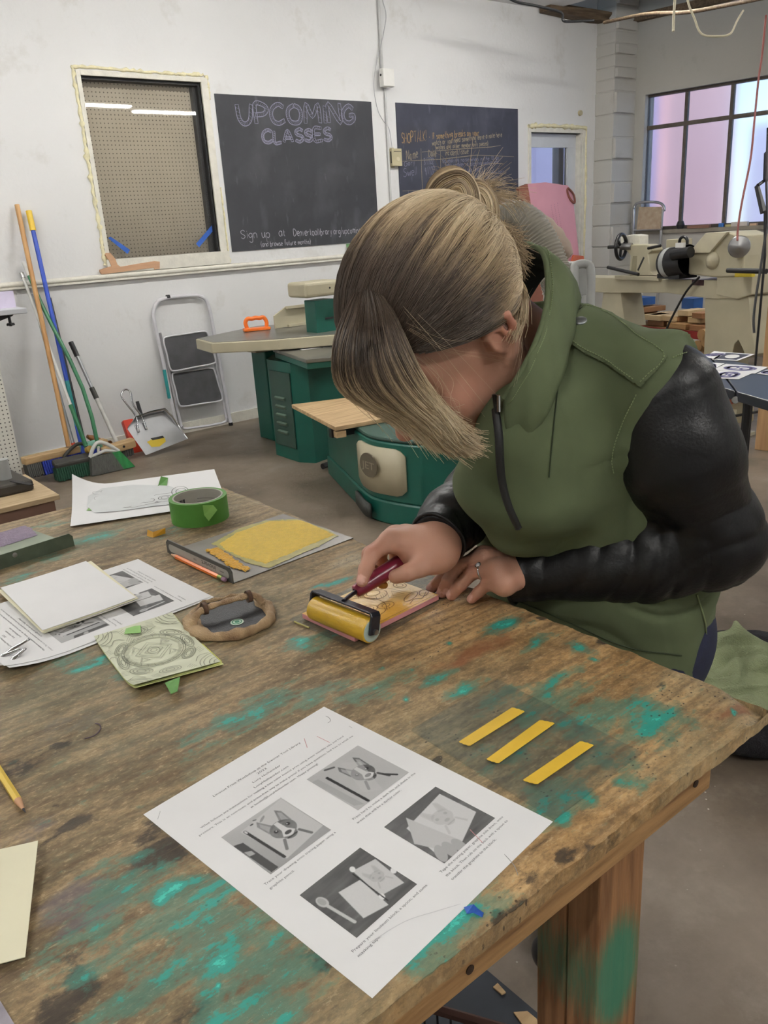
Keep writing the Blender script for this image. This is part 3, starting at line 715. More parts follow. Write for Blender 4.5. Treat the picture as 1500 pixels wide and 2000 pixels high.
ho = handout('white instruction sheet with four grey photos lying square in the foreground', HP)
hl = lambda *q: [huv(*p) for p in q]
M_faint = mat('faint_mark', '#cfcfd1', .7)
for ln_p in [hl((308, 1600), (313, 1584)), catmull(hl((636, 1398), (643, 1402), (645, 1408), (640, 1412)), 5), hl((682, 1418), (688, 1422)), catmull(hl((720, 1842), (790, 1800), (850, 1780), (900, 1765)), 8), catmull(hl((1012, 1710), (1004, 1690), (985, 1668)), 6)]: ribbons('pencil_mark', HP, [ln_p], .0006, M_pencilmark if len(ln_p) < 20 else M_faint, ho, .0005)
for ln_p in [hl((594, 1442), (600, 1460)), hl((619, 1438), (644, 1450)), hl((918, 1620), (942, 1645))]: ribbons('red_pencil_mark', HP, [ln_p], .001, M_redmark, ho, .0005)
# second pile of handouts, seen upside down, under the blank sheets
g0 = at(412, 1168, z=TZ); gx = at(290, 1105, z=TZ) - g0; gy = at(22, 1342, z=TZ) - g0
GL = lambda u, v: .012 * max(0, (v - .20) / .08) ** 2 * max(0, 1 - u / .12)
for k, (du, dv, rot) in enumerate(((.003, .002, -.02), (-.004, -.003, .015), (0, 0, 0))):
  X = Matrix.Rotation(rot, 3, 'Z') @ gx; Y = Matrix.Rotation(rot, 3, 'Z') @ gy
  pg = Page(g0 + gx.normalized() * du + gy.normalized() * dv, X, Y, (lambda u, v, k=k: GL(u, v) * (1 + .0 * k)))
  lab = ['lowest handout sheet of the pile beside the tracing paper, only its edge showing', 'middle handout sheet of the pile beside the tracing paper, edge showing', 'upside-down photo handout on top of its pile, under the blank cards'][k]
  o = handout(lab, pg, 'handouts in the pile by the tracing paper', content=(k == 2), z0=.0004 + k * .0009, res=56)
  if k == 2:
    ribbons('staple', pg, [[(.018, .262), (.030, .258)]], .0008, M_steel, o, .0032)
# blank cards
c0 = at(85, 1240, z=TZ + .004); cx_ = at(265, 1180, z=TZ + .004) - c0
random.seed(11)
for k in range(6):
  r = random.uniform(-.03, .03) if k < 5 else 0
  X = Matrix.Rotation(r, 3, 'Z') @ cx_; Y = Vector((-X.y, X.x, 0))
  pg = Page(c0 + Vector((random.uniform(-.002, .003), random.uniform(-.004, .002), 0)) * (k < 5), X, Y, lambda u, v: .003 * (u / .13) ** 2)
  lab = 'blank white card, topmost of the stack lying on the upside-down handouts' if k == 5 else 'blank off-white card in the stack under the top card, only edges showing'
  o = sheet('blank_card', pg, .127, .19, M_paper if k in (5, 2) else M_card, t=.0007, nx=6, ny=6, z0=.0008 + k * .0011)
  tag(o, lab, 'card', 'blank cards in the stack')
# cream card at the left edge and the corner of a page below it
p1, p2 = at(75, 1645, z=TZ + .012), at(50, 1872, z=TZ + .002); X = Vector((-1, -.10, 0))
pg = Page(p2, (p1 - p2), Vector((-1, .28, 0)), lambda u, v: .0)
tag(sheet('cream_card', pg, (p1 - p2).length, .12, M_card, t=.0008, nx=4, ny=4, z0=.001), 'pale cream card at the left frame edge, below the yellow pencil', 'card')
# drawing in the back with green tape
DO = at(138, 1032, z=TZ); DX = at(455, 985, z=TZ) - DO; DY = Vector((-DX.y, DX.x, 0))
def dlift(u, v): return .004 + .055 * max(0, 1 - u / .09) ** 2 * (v / .2159) ** 1.5 * .0 + .010 * (v / .2159) ** 2 + .03 * max(0, 1 - u / .07) ** 2 * (v / .2159) ** 2
DP = Page(DO, DX, DY, dlift)
def duv(px, py):
  z = TZ + .006
  for _ in range(6): d = at(px, py, z=z) - DO; u, v = d.dot(DP.X), d.dot(DP.Y); z = TZ + dlift(min(max(u, 0), .28), min(max(v, 0), .216))
  return u, v
dw = sheet('drawing_sheet', DP, .2794, .2159, M_paper, t=.0003, nx=24, ny=16, z0=.0)
tag(dw, 'white sheet with a traced pencil drawing behind the green tape roll', 'paper')
M_trace = mat('tracing_film', '#cfd2d2', .6, var=.04, scale=30, spec=.2)
tp = [duv(*q) for q in ((172, 970), (200, 955), (260, 948), (330, 950), (360, 962), (350, 985), (300, 990), (230, 1000), (185, 1003), (170, 990))]
V = [DP.p(u, v, .0016) for u, v in tp]; mesh_obj('tracing_film', V, [tuple(range(len(V)))], M_trace, dw)
dl = []
def dcirc(px, py, rx, ry, a=0):
  u, v = duv(px, py); return [(u + rx * math.cos(t) * math.cos(a) - ry * math.sin(t) * math.sin(a), v + rx * math.cos(t) * math.sin(a) + ry * math.sin(t) * math.cos(a)) for t in np.linspace(0, 2 * math.pi, 20)]
for q in ((213, 973, .014, .02), (195, 975, .01, .012), (200, 985, .008, .01), (196, 992, .01, .01), (208, 962, .01, .012), (250, 965, .03, .03), (192, 965, .01, .01)): dl.append(dcirc(*q))
ribbons('pencil_mark', DP, dl, .0007, M_pencilmark, dw, .0022)
dk = [dcirc(352, 962, .016, .03), dcirc(354, 962, .010, .018), dcirc(322, 974, .012, .012), dcirc(322, 974, .007, .007), dcirc(262, 986, .018, .007, .2), dcirc(250, 990, .010, .008), catmull([duv(*q) for q in ((228, 991), (245, 990), (262, 982), (285, 980), (300, 970), (340, 964))], 4), catmull([duv(*q) for q in ((240, 994), (262, 993), (285, 988), (320, 982), (345, 978))], 4), dcirc(290, 980, .012, .01)]
ribbons('ink_mark', DP, dk, .0012, M_ink, dw, .0024)
V = [DP.p(*duv(*q), .002) for q in ((297, 974), (310, 969), (338, 966), (341, 974), (320, 981), (300, 984))]; mesh_obj('ink_shade', V, [tuple(range(6))], M_inkgrey, dw)
# ---- green tape scraps
M_gtape = mat('green_tape', '#4b8531', .55, var=.06, scale=40, bump=.1)
M_gtape2 = mat('pale_green_tape', '#85b860', .55, var=.06, scale=40, bump=.1)
M_ytape = mat('yellow_tape', '#e0b83c', .55, var=.05, scale=40, bump=.08)
M_btape = mat('blue_tape', '#2b5bb0', .55, var=.08, scale=40, bump=.15)
def scrap(name, pts, m, label, cat='tape', parent=None, t=.0003, **k):
  P = [Vector(p) for p in pts]; mb = MB(); mb.prism(P, (0, 0, t)); o = mb.obj(name, m, parent)
  if parent is None: tag(o, label, cat, **k)
  return o
def dpt(px, py, h=.001): return DP.p(*duv(px, py), h)
scrap('green_tape', [dpt(169, 998), dpt(205, 997), dpt(210, 992), dpt(176, 991)], M_gtape2, 'pale green tape scrap on the near left side of the traced drawing')
mb = MB(); a, b, c, d = dpt(308, 952), dpt(326, 950), dpt(329, 937, .004), dpt(316, 941, .012); mb.add([a, b, c, d], [(0, 1, 2, 3)]); o = mb.obj('green_tape', M_gtape); sd = o.modifiers.new('s', 'SOLIDIFY'); sd.thickness = .0004
tag(o, 'small curled green tape scrap at the far edge of the traced drawing', 'tape')
# ---- roll of green tape
rc = at(392, 1012, z=TZ); RO = at(441, 1005, z=TZ); ro = .051
roll = empty('tape_roll', rc, 'roll of green masking tape standing flat near the far edge of the bench', 'tape')
hh = .042
prof = [(ro, 0), (ro, hh), (ro - .0065, hh), (ro - .0065, 0), (ro, 0)]
MB().lathe(prof, rc, n=56).obj('tape_winding', M_gtape, roll, auto=30)
M_core = mat('cardboard_core', '#a9a79c', .8, var=.08, scale=30)
MB().lathe([(ro - .0067, 0.0005), (ro - .0067, hh + .0004), (ro - .0095, hh + .0004), (ro - .0095, .0005), (ro - .0067, .0005)], rc, n=56).obj('cardboard_core', M_core, roll, auto=30)
# print on the inside of the core
def oncore(ang, z, dr=.0098): a = ang; return (rc.x + (ro - dr) * math.cos(a), rc.y + (ro - dr) * math.sin(a), rc.z + z)
mb = MB()
for i in range(18):
  for j, (z0_, z1_) in enumerate(((.012, .0135), (.018, .0195), (.024, .0255))):
    a0 = .25 + i * .052 + (j % 2) * .01; a1 = a0 + .032; mb.add([oncore(a0, z0_), oncore(a1, z0_), oncore(a1, z1_), oncore(a0, z1_)], [(0, 1, 2, 3)])
mb.obj('core_print', M_inkgrey, roll)
mb = MB();
for a0, a1 in ((1.75, 1.85), (1.87, 1.9), (1.92, 2.03), (2.05, 2.16)): mb.add([oncore(a0, .016), oncore(a1, .016), oncore(a1, .029), oncore(a0, .029)], [(0, 1, 2, 3)])
mb.obj('core_logo', M_ink, roll)
ta = math.atan2(CAM.y - rc.y, CAM.x - rc.x) + .12
def onroll(a, z, dr=0): return (rc.x + (ro + dr) * math.cos(a), rc.y + (ro + dr) * math.sin(a), rc.z + z)
mb = MB().add([onroll(ta, .040, .001), onroll(ta + .33, .037, .004), onroll(ta + .40, .028, .009), onroll(ta + .12, .010, .003), onroll(ta, .022, .001)], [(0, 1, 2, 3, 4)])
o = mb.obj('tape_end', M_gtape2, roll); o.modifiers.new('s', 'SOLIDIFY').thickness = .0004; o['label'] = 'loose folded tape end'
# ---- yellow folded scrap
a, b, c, d = at(287, 1047, z=TZ), at(299, 1050, z=TZ), at(299, 1039, z=TZ + .008), at(288, 1034, z=TZ + .010)
e, f = at(323, 1042, z=TZ + .001), at(323, 1031, z=TZ + .011)
mb = MB().add([a, b, c, d, e, f], [(0, 1, 2, 3), (1, 4, 5, 2)]); o = mb.obj('yellow_tape', mat('mustard_tape', '#c99520', .5)); o.modifiers.new('s', 'SOLIDIFY').thickness = .0005
tag(o, 'folded mustard tape scrap between the green roll and the yellow ink plate', 'tape')
mb = MB().add([at(906, 1772, z=TZ + .001), at(925, 1766, z=TZ + .006), at(934, 1775, z=TZ + .002), at(945, 1783, z=TZ + .004), at(942, 1792, z=TZ + .001), at(925, 1783, z=TZ + .001), at(912, 1785, z=TZ + .001)], [(0, 1, 2, 5, 6), (2, 3, 4, 5)])
o = mb.obj('blue_tape', M_btape); o.modifiers.new('s', 'SOLIDIFY').thickness = .0005; tag(o, 'crumpled blue tape scrap beside the near corner of the foreground handout', 'tape')
# ---- clear plate with three yellow strips
M_plate = bpy.data.materials.new('clear_plate'); M_plate.use_nodes = True; nt = M_plate.node_tree; b = nt.nodes['Principled BSDF']
out = nt.nodes['Material Output']; tr = nt.nodes.new('ShaderNodeBsdfTransparent'); tr.inputs[0].default_value = (.93, .955, .95, 1)
gl = nt.nodes.new('ShaderNodeBsdfGlossy'); gl.inputs['Roughness'].default_value = .25; df = nt.nodes.new('ShaderNodeBsdfDiffuse'); df.inputs[0].default_value = (.30, .32, .33, 1)
lw = nt.nodes.new('ShaderNodeLayerWeight'); lw.inputs[0].default_value = .05
m1 = nt.nodes.new('ShaderNodeMixShader'); m2 = nt.nodes.new('ShaderNodeMixShader'); n = nt.nodes.new('ShaderNodeTexNoise'); n.inputs['Scale'].default_value = 9
mr = nt.nodes.new('ShaderNodeMapRange'); mr.inputs['To Min'].default_value = .0; mr.inputs['To Max'].default_value = .14; nt.links.new(n.outputs['Fac'], mr.inputs[0])
nt.links.new(mr.outputs[0], m1.inputs[0]); nt.links.new(tr.outputs[0], m1.inputs[1]); nt.links.new(df.outputs[0], m1.inputs[2])
nt.links.new(lw.outputs['Fresnel'], m2.inputs[0]); nt.links.new(m1.outputs[0], m2.inputs[1]); nt.links.new(gl.outputs[0], m2.inputs[2]); nt.links.new(m2.outputs[0], out.inputs[0])
q = [at(804, 1429, z=TZ), at(972, 1330, z=TZ), at(1253, 1473, z=TZ), at(1083, 1603, z=TZ)]
PT = .0022
tag(MB().prism([p + Vector((0, 0, .0004)) for p in q][::-1], (0, 0, PT)).obj('clear_plate', M_plate), 'clear plastic plate carrying three yellow strips, beyond the foreground handout', 'plate')
SL = ['yellow tape strip on the clear plate, nearest the roller', 'middle yellow tape strip on the clear plate', 'yellow tape strip on the clear plate, nearest the bench corner']
for lab, q in zip(SL, (((896, 1450), (918, 1458), (1025, 1391), (1000, 1383)), ((950, 1484), (974, 1492), (1084, 1414), (1054, 1408)), ((1021, 1525), (1050, 1533), (1160, 1457), (1133, 1449)))):
  P = [at(*x, z=TZ + PT) for x in q]; L = P[3] - P[0]; mb = MB()
  def edge(a, b, s):
    out = []
    for k in range(7): out.append(a.lerp(b, k / 6) + L.normalized() * (s * (.0007 * ((k % 2) - .5) + .003 * (k / 6) * (1 - k / 6))))
    return out
  mb.prism([p + Vector((0, 0, .0006)) for p in edge(P[0], P[1], -1) + edge(P[2], P[3], 1)], (0, 0, .0003)); tag(mb.obj('tape_strip', M_ytape), lab, 'tape')
# ---- bench hook with yellow ink
def paintmat(name, c, rough=.45, **k): return mat(name, c, rough, **k)
M_hook = mat('galvanised_plate', '#7c7873', .42, .55, var=.2, scale=14, bump=.05)
M_hookd = mat('galvanised_lip', '#5f615e', .45, .5, var=.2, scale=14)
M_yink = mat('yellow_ink', '#dcb936', .5, var=.07, scale=120, bump=.35, bscale=400, spec=.5)
hk = at(457, 1140, z=TZ); hr = at(690, 1052, z=TZ); hlft = at(334, 1077, z=TZ)
X = (hr - hk); wL = X.length; Xn = X.normalized(); Yn = Vector((-Xn.y, Xn.x, 0)); hL = (hlft - hk).dot(Yn)
hook = empty('inking_plate', hk + Xn * wL / 2 + Yn * hL / 2, 'grey metal inking plate rolled with yellow ink, its lip towards the orange pencil', 'inking plate')
HKP = Page(hk + Vector((0, 0, .0012)), Xn, Yn)
sheet('plate', HKP, wL, hL, M_hook, hook, t=.0012, nx=2, ny=2, z0=-.0010)
mb = MB(); lh = .024; pf = []
for u in np.linspace(0, 1, 9): pf.append(u)
P0 = hk; mb.prism([P0 + Vector((0, 0, .0002)), P0 + Yn * hL + Vector((0, 0, .0002)), P0 + Yn * hL + Vector((0, 0, lh - .006)), P0 + Yn * (hL - .006) + Vector((0, 0, lh)), P0 + Yn * .006 + Vector((0, 0, lh)), P0 + Vector((0, 0, lh - .006))], -Xn * .0015)
mb.obj('lip', M_hookd, hook)
LP = Page(hk - Xn * .0016 + Yn * (hL - .008) + Vector((0, 0, .005)), -Yn, Vector((0, 0, 1)))
M_lab = mat('grey_label', '#a6a49b', .5, var=.06)
pts = [(.0 + .007 * (1 - math.cos(a)) if 0 else 0, 0) for a in (0,)]
lw_, lh_ = hL - .016, .013; rr = lh_ / 2
pp = [LP.p(rr - rr * math.sin(a), rr - rr * math.cos(a), .0003) for a in np.linspace(0, math.pi, 9)] + [LP.p(lw_ - rr + rr * math.sin(a), rr + rr * math.cos(a), .0003) for a in np.linspace(0, math.pi, 9)]
mesh_obj('label', pp, [tuple(range(len(pp)))[::-1]], M_lab, hook)
M_redp = mat('red_print', '#a04038', .6)
tv = Page(LP.p(lw_ * .80, lh_ * .95, 0), -LP.X, -LP.Y)
lo = printed('label_print', tv, [("inovart", .0, .001, .0115, 'LEFT', 0, .04), ("USA", .055, .004, .005, 'LEFT', 0), ("www.", -.022, .004, .005, 'LEFT', 0)], M_ink, hook, h=.0005)
def inkfield(pts, m, name, thick, edge=.004, seed=1, n=.0016, rag=.010):
  """ragged puddle: cells of a grid kept where a noisy polygon field is positive"""
  P = [((p - HKP.O).dot(Xn), (p - HKP.O).dot(Yn)) for p in pts]; us = np.arange(min(p[0] for p in P) - .012, max(p[0] for p in P) + .012, n); vs = np.arange(min(p[1] for p in P) - .012, max(p[1] for p in P) + .012, n)
  U, V_ = np.meshgrid(us, vs); dd = np.full(U.shape, 9.)
  for i in range(len(P)): dd = np.minimum(dd, seg(U, V_, *P[i], *P[(i + 1) % len(P)]))
  sd = np.where(poly_in(U, V_, P), dd, -dd) + (fbm(U * 160, V_ * 160, seed, 5) - .5) * rag
  keep = (sd > 0) & (U > .002) & (U < wL - .002) & (V_ > .001) & (V_ < hL - .001)
  idx = -np.ones(U.shape, int); idx[keep] = np.arange(keep.sum())
  hgt = .0009 + thick * np.clip(sd[keep] / edge, 0, 1) * (.7 + .6 * fbm(U[keep] * 500, V_[keep] * 500, seed + 3))
  V3 = [HKP.p(a, b, c) for a, b, c in zip(U[keep], V_[keep], hgt)]
  a, b, c, d = idx[:-1, :-1], idx[:-1, 1:], idx[1:, 1:], idx[1:, :-1]; ok = (a >= 0) & (b >= 0) & (c >= 0) & (d >= 0)
  return mesh_obj(name, V3, np.stack([a[ok], b[ok], c[ok], d[ok]], 1).tolist(), m, hook, True)
Z1 = TZ + .002
M_film = mat('thin_yellow_ink', '#a49a50', .45, var=.15, scale=60)
inkfield([at(*q, z=Z1) for q in ((412, 1062), (470, 1030), (520, 1016), (600, 1012), (662, 1046), (622, 1068), (525, 1110), (482, 1100))], M_film, 'ink_film', .0001, seed=8, rag=.004)
inkfield([at(*q, z=Z1) for q in ((428, 1062), (462, 1040), (525, 1018), (590, 1015), (655, 1045), (612, 1062), (520, 1102), (470, 1088), (440, 1075))], M_yink, 'yellow_ink', .0006, seed=3, rag=.005)
M_yink2 = mat('thick_yellow_ink', '#e3ab22', .35, var=.08, scale=120, bump=.6, bscale=300, spec=.5)
inkfield([at(*q, z=Z1) for q in ((400, 1074), (425, 1069), (447, 1080), (470, 1100), (490, 1112), (480, 1118), (452, 1110), (430, 1095), (408, 1082))], M_yink2, 'yellow_ink', .002, seed=5, rag=.012)
# ---- bench hook with purple ink, left
hk = at(145, 1065, z=TZ); h2 = at(0, 1112, z=TZ); Xd = (h2 - hk).normalized(); Yn = Vector((Xd.y, -Xd.x, 0));
if Yn.y < 0: Yn = -Yn
hook = empty('inking_plate', hk + Xd * .09 + Yn * .08, 'green-grey inking plate with rolled purple ink at the left frame edge', 'inking plate')
M_hg = mat('painted_green_plate', '#77816f', .5, .2, var=.15, scale=20); M_hg2 = mat('green_lip', '#4d5748', .45, .3, var=.3, scale=30)
MB().prism([hk, hk + Xd * .2, hk + Xd * .2 + Yn * .175, hk + Yn * .175 + Xd * .012], (0, 0, .0015)).obj('plate', M_hg, hook)
z = Vector((0, 0, 1)); mb = MB().prism([hk, hk + Xd * .2, hk + Xd * .2 + z * .023, hk + Xd * .006 + z * .023, hk + Xd * .0005 + z * .017], -Yn * .0015); mb.obj('lip', M_hg2, hook)
p = at(29, 1084, y=(hk + Xd * .15).y - .0015); MB().lathe([(0, .001), (.004, .0005), (.004, 0)], p, -Yn, 14).obj('rivet', M_alum, hook)
M_purp = mat('purple_ink', '#7a6a80', .55, var=.14, scale=90, bump=.5, bscale=300)
HKP = Page(hk + Vector((0, 0, .0012)) + Xd * .2, -Xd, Yn); Xn = -Xd; wL = .2; hL = .175
inkfield([at(*q, z=Z1) for q in ((-60, 1080), (5, 1068), (75, 1045), (60, 1030), (45, 1024), (0, 1030), (-60, 1040))], M_purp, 'purple_ink', .0004, seed=13, rag=.005)
# ---- pencils
def pencil(name, a, b, body, label, tip=True, eraser=None, r=.0037):
  a, b = Vector(a), Vector(b); d = (b - a).normalized(); L = (b - a).length
  t = empty(name, (a + b) / 2, label, 'pencil')
  mb = MB(); Zx = d; s0 = a + d * (.022 if tip else 0); s1 = b - d * (.019 if eraser else 0)
  mb.tube([s0, s1], r, 6); mb.obj('barrel', body, t)
  M_w = mat('sharpened_wood', '#c79a76', .7, var=.1, scale=60)
  if tip:
    MB().tube([a + d * .006, s0 + d * .0005], [.0011, r * .96], 12).obj('sharpened_cone', M_w, t, auto=40)
    MB().tube([a, a + d * .0065], [.0003, .0012], 10).obj('graphite_tip', M_ink, t, auto=40)
  if eraser:
    MB().tube([s1, s1 + d * .011], r * 1.03, 14).obj('ferrule', mat('green_gold_ferrule', '#6c7a3c', .35, .8, var=.3, scale=90, stretch=(1, 1, 1)), t, auto=40)
    MB().tube([s1 + d * .011, b - d * .002, b], [r * .93, r * .93, r * .6], 14).obj('eraser', eraser, t, auto=40)
  return t
zP = TZ + .0045
pencil('pencil', at(331, 1081, z=zP), at(441, 1133, z=zP), mat('orange_lacquer', '#e2762a', .3, var=.05, scale=30), 'orange pencil with a faded pink eraser, against the lip of the yellow ink plate', eraser=mat('eraser_rubber', '#8a6a80', .8))
t_ = at(50, 1587, z=TZ + .0045); b__ = at(2, 1512, z=TZ + .0042); dr_ = (b__ - t_).normalized()
pencil('pencil', t_, t_ + dr_ * .17, mat('yellow_lacquer', '#d9b93a', .3, var=.08, scale=30), 'yellow pencil entering from the left frame edge, sharpened tip pointing right', eraser=mat('pink_eraser', '#c98f8a', .8))
# ---- tracing of a linocut design over a yellow card
TO = at(262, 1360, z=TZ); TXv = at(432, 1300, z=TZ) - TO; TYv = at(182, 1258, z=TZ) - TO
TL = lambda u, v: .003 + .010 * max(0, 1 - v / .05) ** 2 * (1 - u / .12) + .006 * max(0, (v - .1) / .06) ** 2
TP = Page(TO, TXv, TYv, TL); tw, th = TXv.length, TYv.dot(TP.Y)
M_ycard = mat('yellow_edged_card', '#d9de9a', .6, var=.12, scale=25, spec=.2)
ycard = sheet('backing_card', Page(TO + Vector((.002, -.003, -.0006)), TXv, TYv, TL), tw, th, M_ycard, t=.0005, nx=28, ny=28, z0=-.0016)
tag(ycard, 'yellow-edged card under the taped tracing paper', 'card')
M_vell = mat('tracing_paper', '#d3d6bd', .55, var=.04, scale=25, spec=.3)
vel = sheet('tracing_paper', TP, tw * .985, th, M_vell, t=.0003, nx=28, ny=28, z0=.0006, shape=lambda u, v: (u + .002, v + .001))
tag(vel, 'tracing paper with a dense pencil design, taped to a yellow card', 'paper')
ln = []; lk = []
def E_(cx, cy, rx, ry, a=0, t0=0, t1=2 * math.pi, n=28): c, s = math.cos(a), math.sin(a); return [((cx + rx * math.cos(t) * c - ry * math.sin(t) * s) * tw, (cy + rx * math.cos(t) * s + ry * math.sin(t) * c) * th) for t in np.linspace(t0, t1, n)]
def Pl(*q, close=True): q = list(q) + ([q[0]] if close else []); return [(a * tw, b * th) for a, b in q]
for k in (1, .93): ln.append(E_(.5, .52, .36 * k, .27 * k))
for k in (1, .8, .5): ln.append(Pl((.5, .52 + .16 * k), (.5 + .22 * k, .52), (.5, .52 - .16 * k), (.5 - .22 * k, .52)))
ln += [E_(.5, .52, .07, .05), E_(.5, .52, .035, .025)]
for cx, cy, a in ((.2, .70, .7), (.82, .72, -.5), (.22, .26, -.5), (.80, .30, .6), (.5, .88, .1), (.48, .12, -.1), (.12, .48, 1.4), (.9, .5, 1.5)):
  for k in (1, .72, .4): ln.append(E_(cx, cy, .12 * k, .055 * k, a))
for cx, cy, t0 in ((0, 0, 0), (1, 0, math.pi / 2), (1, 1, math.pi), (0, 1, 3 * math.pi / 2)):
  for r in (.22, .18, .12, .07): ln.append(E_(cx, cy, r, r * .8, 0, t0, t0 + math.pi / 2, 12))
for cx, cy in ((.33, .62), (.67, .62), (.33, .42), (.67, .42)):
  for k in (1, .6): ln.append(Pl((cx - .06 * k, cy - .04 * k), (cx + .06 * k, cy - .03 * k), (cx, cy + .05 * k)))
for cx, cy, a in ((.33, .93, .3), (.67, .93, -.2), (.3, .08, .1), (.7, .06, .5), (.05, .7, .2), (.94, .66, .1), (.06, .3, -.3), (.93, .3, .3), (.62, .80, .3), (.36, .80, .8)):
  for k in range(4): o_ = (k - 1.5) * .022; ln.append(Pl((cx - .04 * math.cos(a) - o_ * math.sin(a), cy - .04 * math.sin(a) + o_ * math.cos(a)), (cx + .04 * math.cos(a) - o_ * math.sin(a), cy + .04 * math.sin(a) + o_ * math.cos(a)), close=False))
random.seed(5)
for k in range(26):
  t = 2 * math.pi * k / 26; r0, r1 = .295, .35; ln.append(Pl((.5 + r0 * math.cos(t), .52 + r0 * .75 * math.sin(t)), (.5 + r1 * math.cos(t + .06), .52 + r1 * .75 * math.sin(t + .06)), close=False))
for q in (((.02, .86), (.12, .8), (.2, .86), (.3, .82)), ((.1, .92), (.18, .98), (.3, .97)), ((.75, .95), (.85, .86), (.97, .84)), ((.02, .16), (.12, .2), (.2, .12)), ((.78, .12), (.86, .2), (.98, .2)), ((.1, .58), (.06, .62), (.02, .6)), ((.56, .93), (.6, .86), (.72, .88))): ln.append(catmull(Pl(*q, close=False), 5))
ribbons('pencil_drawing', TP, ln, .0009, mat('graphite_line', '#80836f', .6, var=.15, scale=60), vel, .0016)
ribbons('pencil_drawing', TP, [E_(.5, .52, .30, .225), E_(.2, .7, .09, .04, .7), E_(.8, .3, .09, .04, .6)], .0038, mat('graphite_shade', '#b2b59b', .6, var=.15, scale=90), vel, .0014)
M_hi = mat('marker_yellow', '#d8e04a', .5)
ribbons('marker_edge', Page(TO + Vector((.002, -.003, -.0006)), TXv, TYv, TL), [Pl((.05, .006), (.98, .006), close=False), Pl((.993, .02), (.993, .4), close=False)], .0014, M_hi, ycard, .0009)
ribbons('ink_mark', Page(TO + Vector((.002, -.003, -.0006)), TXv, TYv, TL), [catmull(Pl((.0, .012), (.1, .004), (.22, .012), (.3, .004), (.5, .01), (.66, .004), (.9, .012), close=False), 4)], .0009, M_ink, ycard, .001)
for pts, lab in ((((243, 1238), (247, 1224), (275, 1222), (275, 1236)), 'green tape tab at the far edge of the tracing paper'), (((322, 1334), (352, 1322), (347, 1350), (334, 1356)), 'green tape tab folded under the near edge of the tracing paper')):
  P = [at(*q, z=TZ + .0085) for q in pts]; o = MB().prism(P[::-1], (0, 0, .0004)).obj('green_tape', M_gtape2 if 'far' in lab else M_gtape); tag(o, lab, 'tape')
# ---- baren wrapped in bamboo sheath
bc = at(450, 1213, z=TZ); br = .056
baren = empty('baren', bc, 'round black baren wrapped in brown bamboo sheath, beside the tracing paper', 'baren')
M_bdisc = mat('black_lacquer_disc', '#26272b', .45, var=.2, scale=120, bump=.3, bscale=500)
M_bamb = mat('bamboo_sheath', '#b09672', .6, var=.2, scale=5, stretch=(10, 3, 10), alt='#86694b', bump=.5, bscale=60)
MB().lathe([(0, .0), (br, .0), (br + .001, .004), (br - .002, .009), (0, .0095)], bc, n=48).obj('disc', M_bdisc, baren, auto=35)
hd = (at(493, 1176, z=TZ + .02) - at(396, 1203, z=TZ + .02)); hd.z = 0; hd.normalize(); hn = Vector((-hd.y, hd.x, 0))
# rim: sheath folded over the edge, wide at both handle ends
V = []; F = []; n = 72
for i in range(n):
  a = 2 * math.pi * i / n; dirv = hd * math.cos(a) + hn * math.sin(a); wdt = .0040 + .014 * abs(math.cos(a)) ** 7 + .0025 * math.sin(a * 9) * .5
  wob = .0015 * math.sin(a * 7 + 1) + .001 * math.sin(a * 17)
  for r, h in ((br - wdt, .0096), (br - wdt, .0118 + wob), (br - wdt * .4, .0135 + wob), (br + .003 + wob, .009), (br + .004 + wob, .002), (br, .0003)): V.append(bc + dirv * r + Vector((0, 0, h)))
for i in range(n):
  for k in range(5): a = i * 6 + k; b = ((i + 1) % n) * 6 + k; F.append((a, a + 1, b + 1, b)[::-1])
mesh_obj('sheath_rim', V, F, M_bamb, baren, True)
pts = catmull([bc - hd * .050 + Vector((0, 0, .011)), bc - hd * .040 + hn * .002 + Vector((0, 0, .022)), bc - hd * .02 + hn * .004 + Vector((0, 0, .026)), bc + hd * .015 + hn * .004 + Vector((0, 0, .027)), bc + hd * .037 + hn * .003 + Vector((0, 0, .025)), bc + hd * .046 + Vector((0, 0, .014))], 6)
rad = [.0078 - .003 * math.sin(math.pi * i / (len(pts) - 1)) + .0008 * math.sin(i * 1.7) for i in range(len(pts))]
MB().tube(pts, rad, 12, flat=.7).obj('handle', M_bamb, baren, smooth=True)
mb = MB()
for s in (-1, 1):
  c = bc + hd * s * .030 + hn * .004 + Vector((0, 0, .0255))
  mb.tube([c - hd * s * .003, c + hd * s * .003], .0082, 12)
mb.obj('binding', mat('brown_binding', '#5c4230', .7, var=.2, scale=40, bump=.3), baren, smooth=True)
st = at(463, 1215, z=TZ + .0097); M_stk = mat('white_sticker', '#c6d8c8', .5); so = MB().lathe([(0, .0004), (.0085, .0004), (.0085, 0)], st, n=20).obj('sticker', M_stk, baren)
mb = MB().lathe([(0, .0008), (.0032, .0008), (.0032, .0004)], st, n=14); mb.lathe([(.0052, .0008), (.0066, .0008), (.0066, .0004), (.0052, .0004)], st, n=18); mb.obj('sticker_logo', mat('green_print', '#2d7a5a', .5), baren)
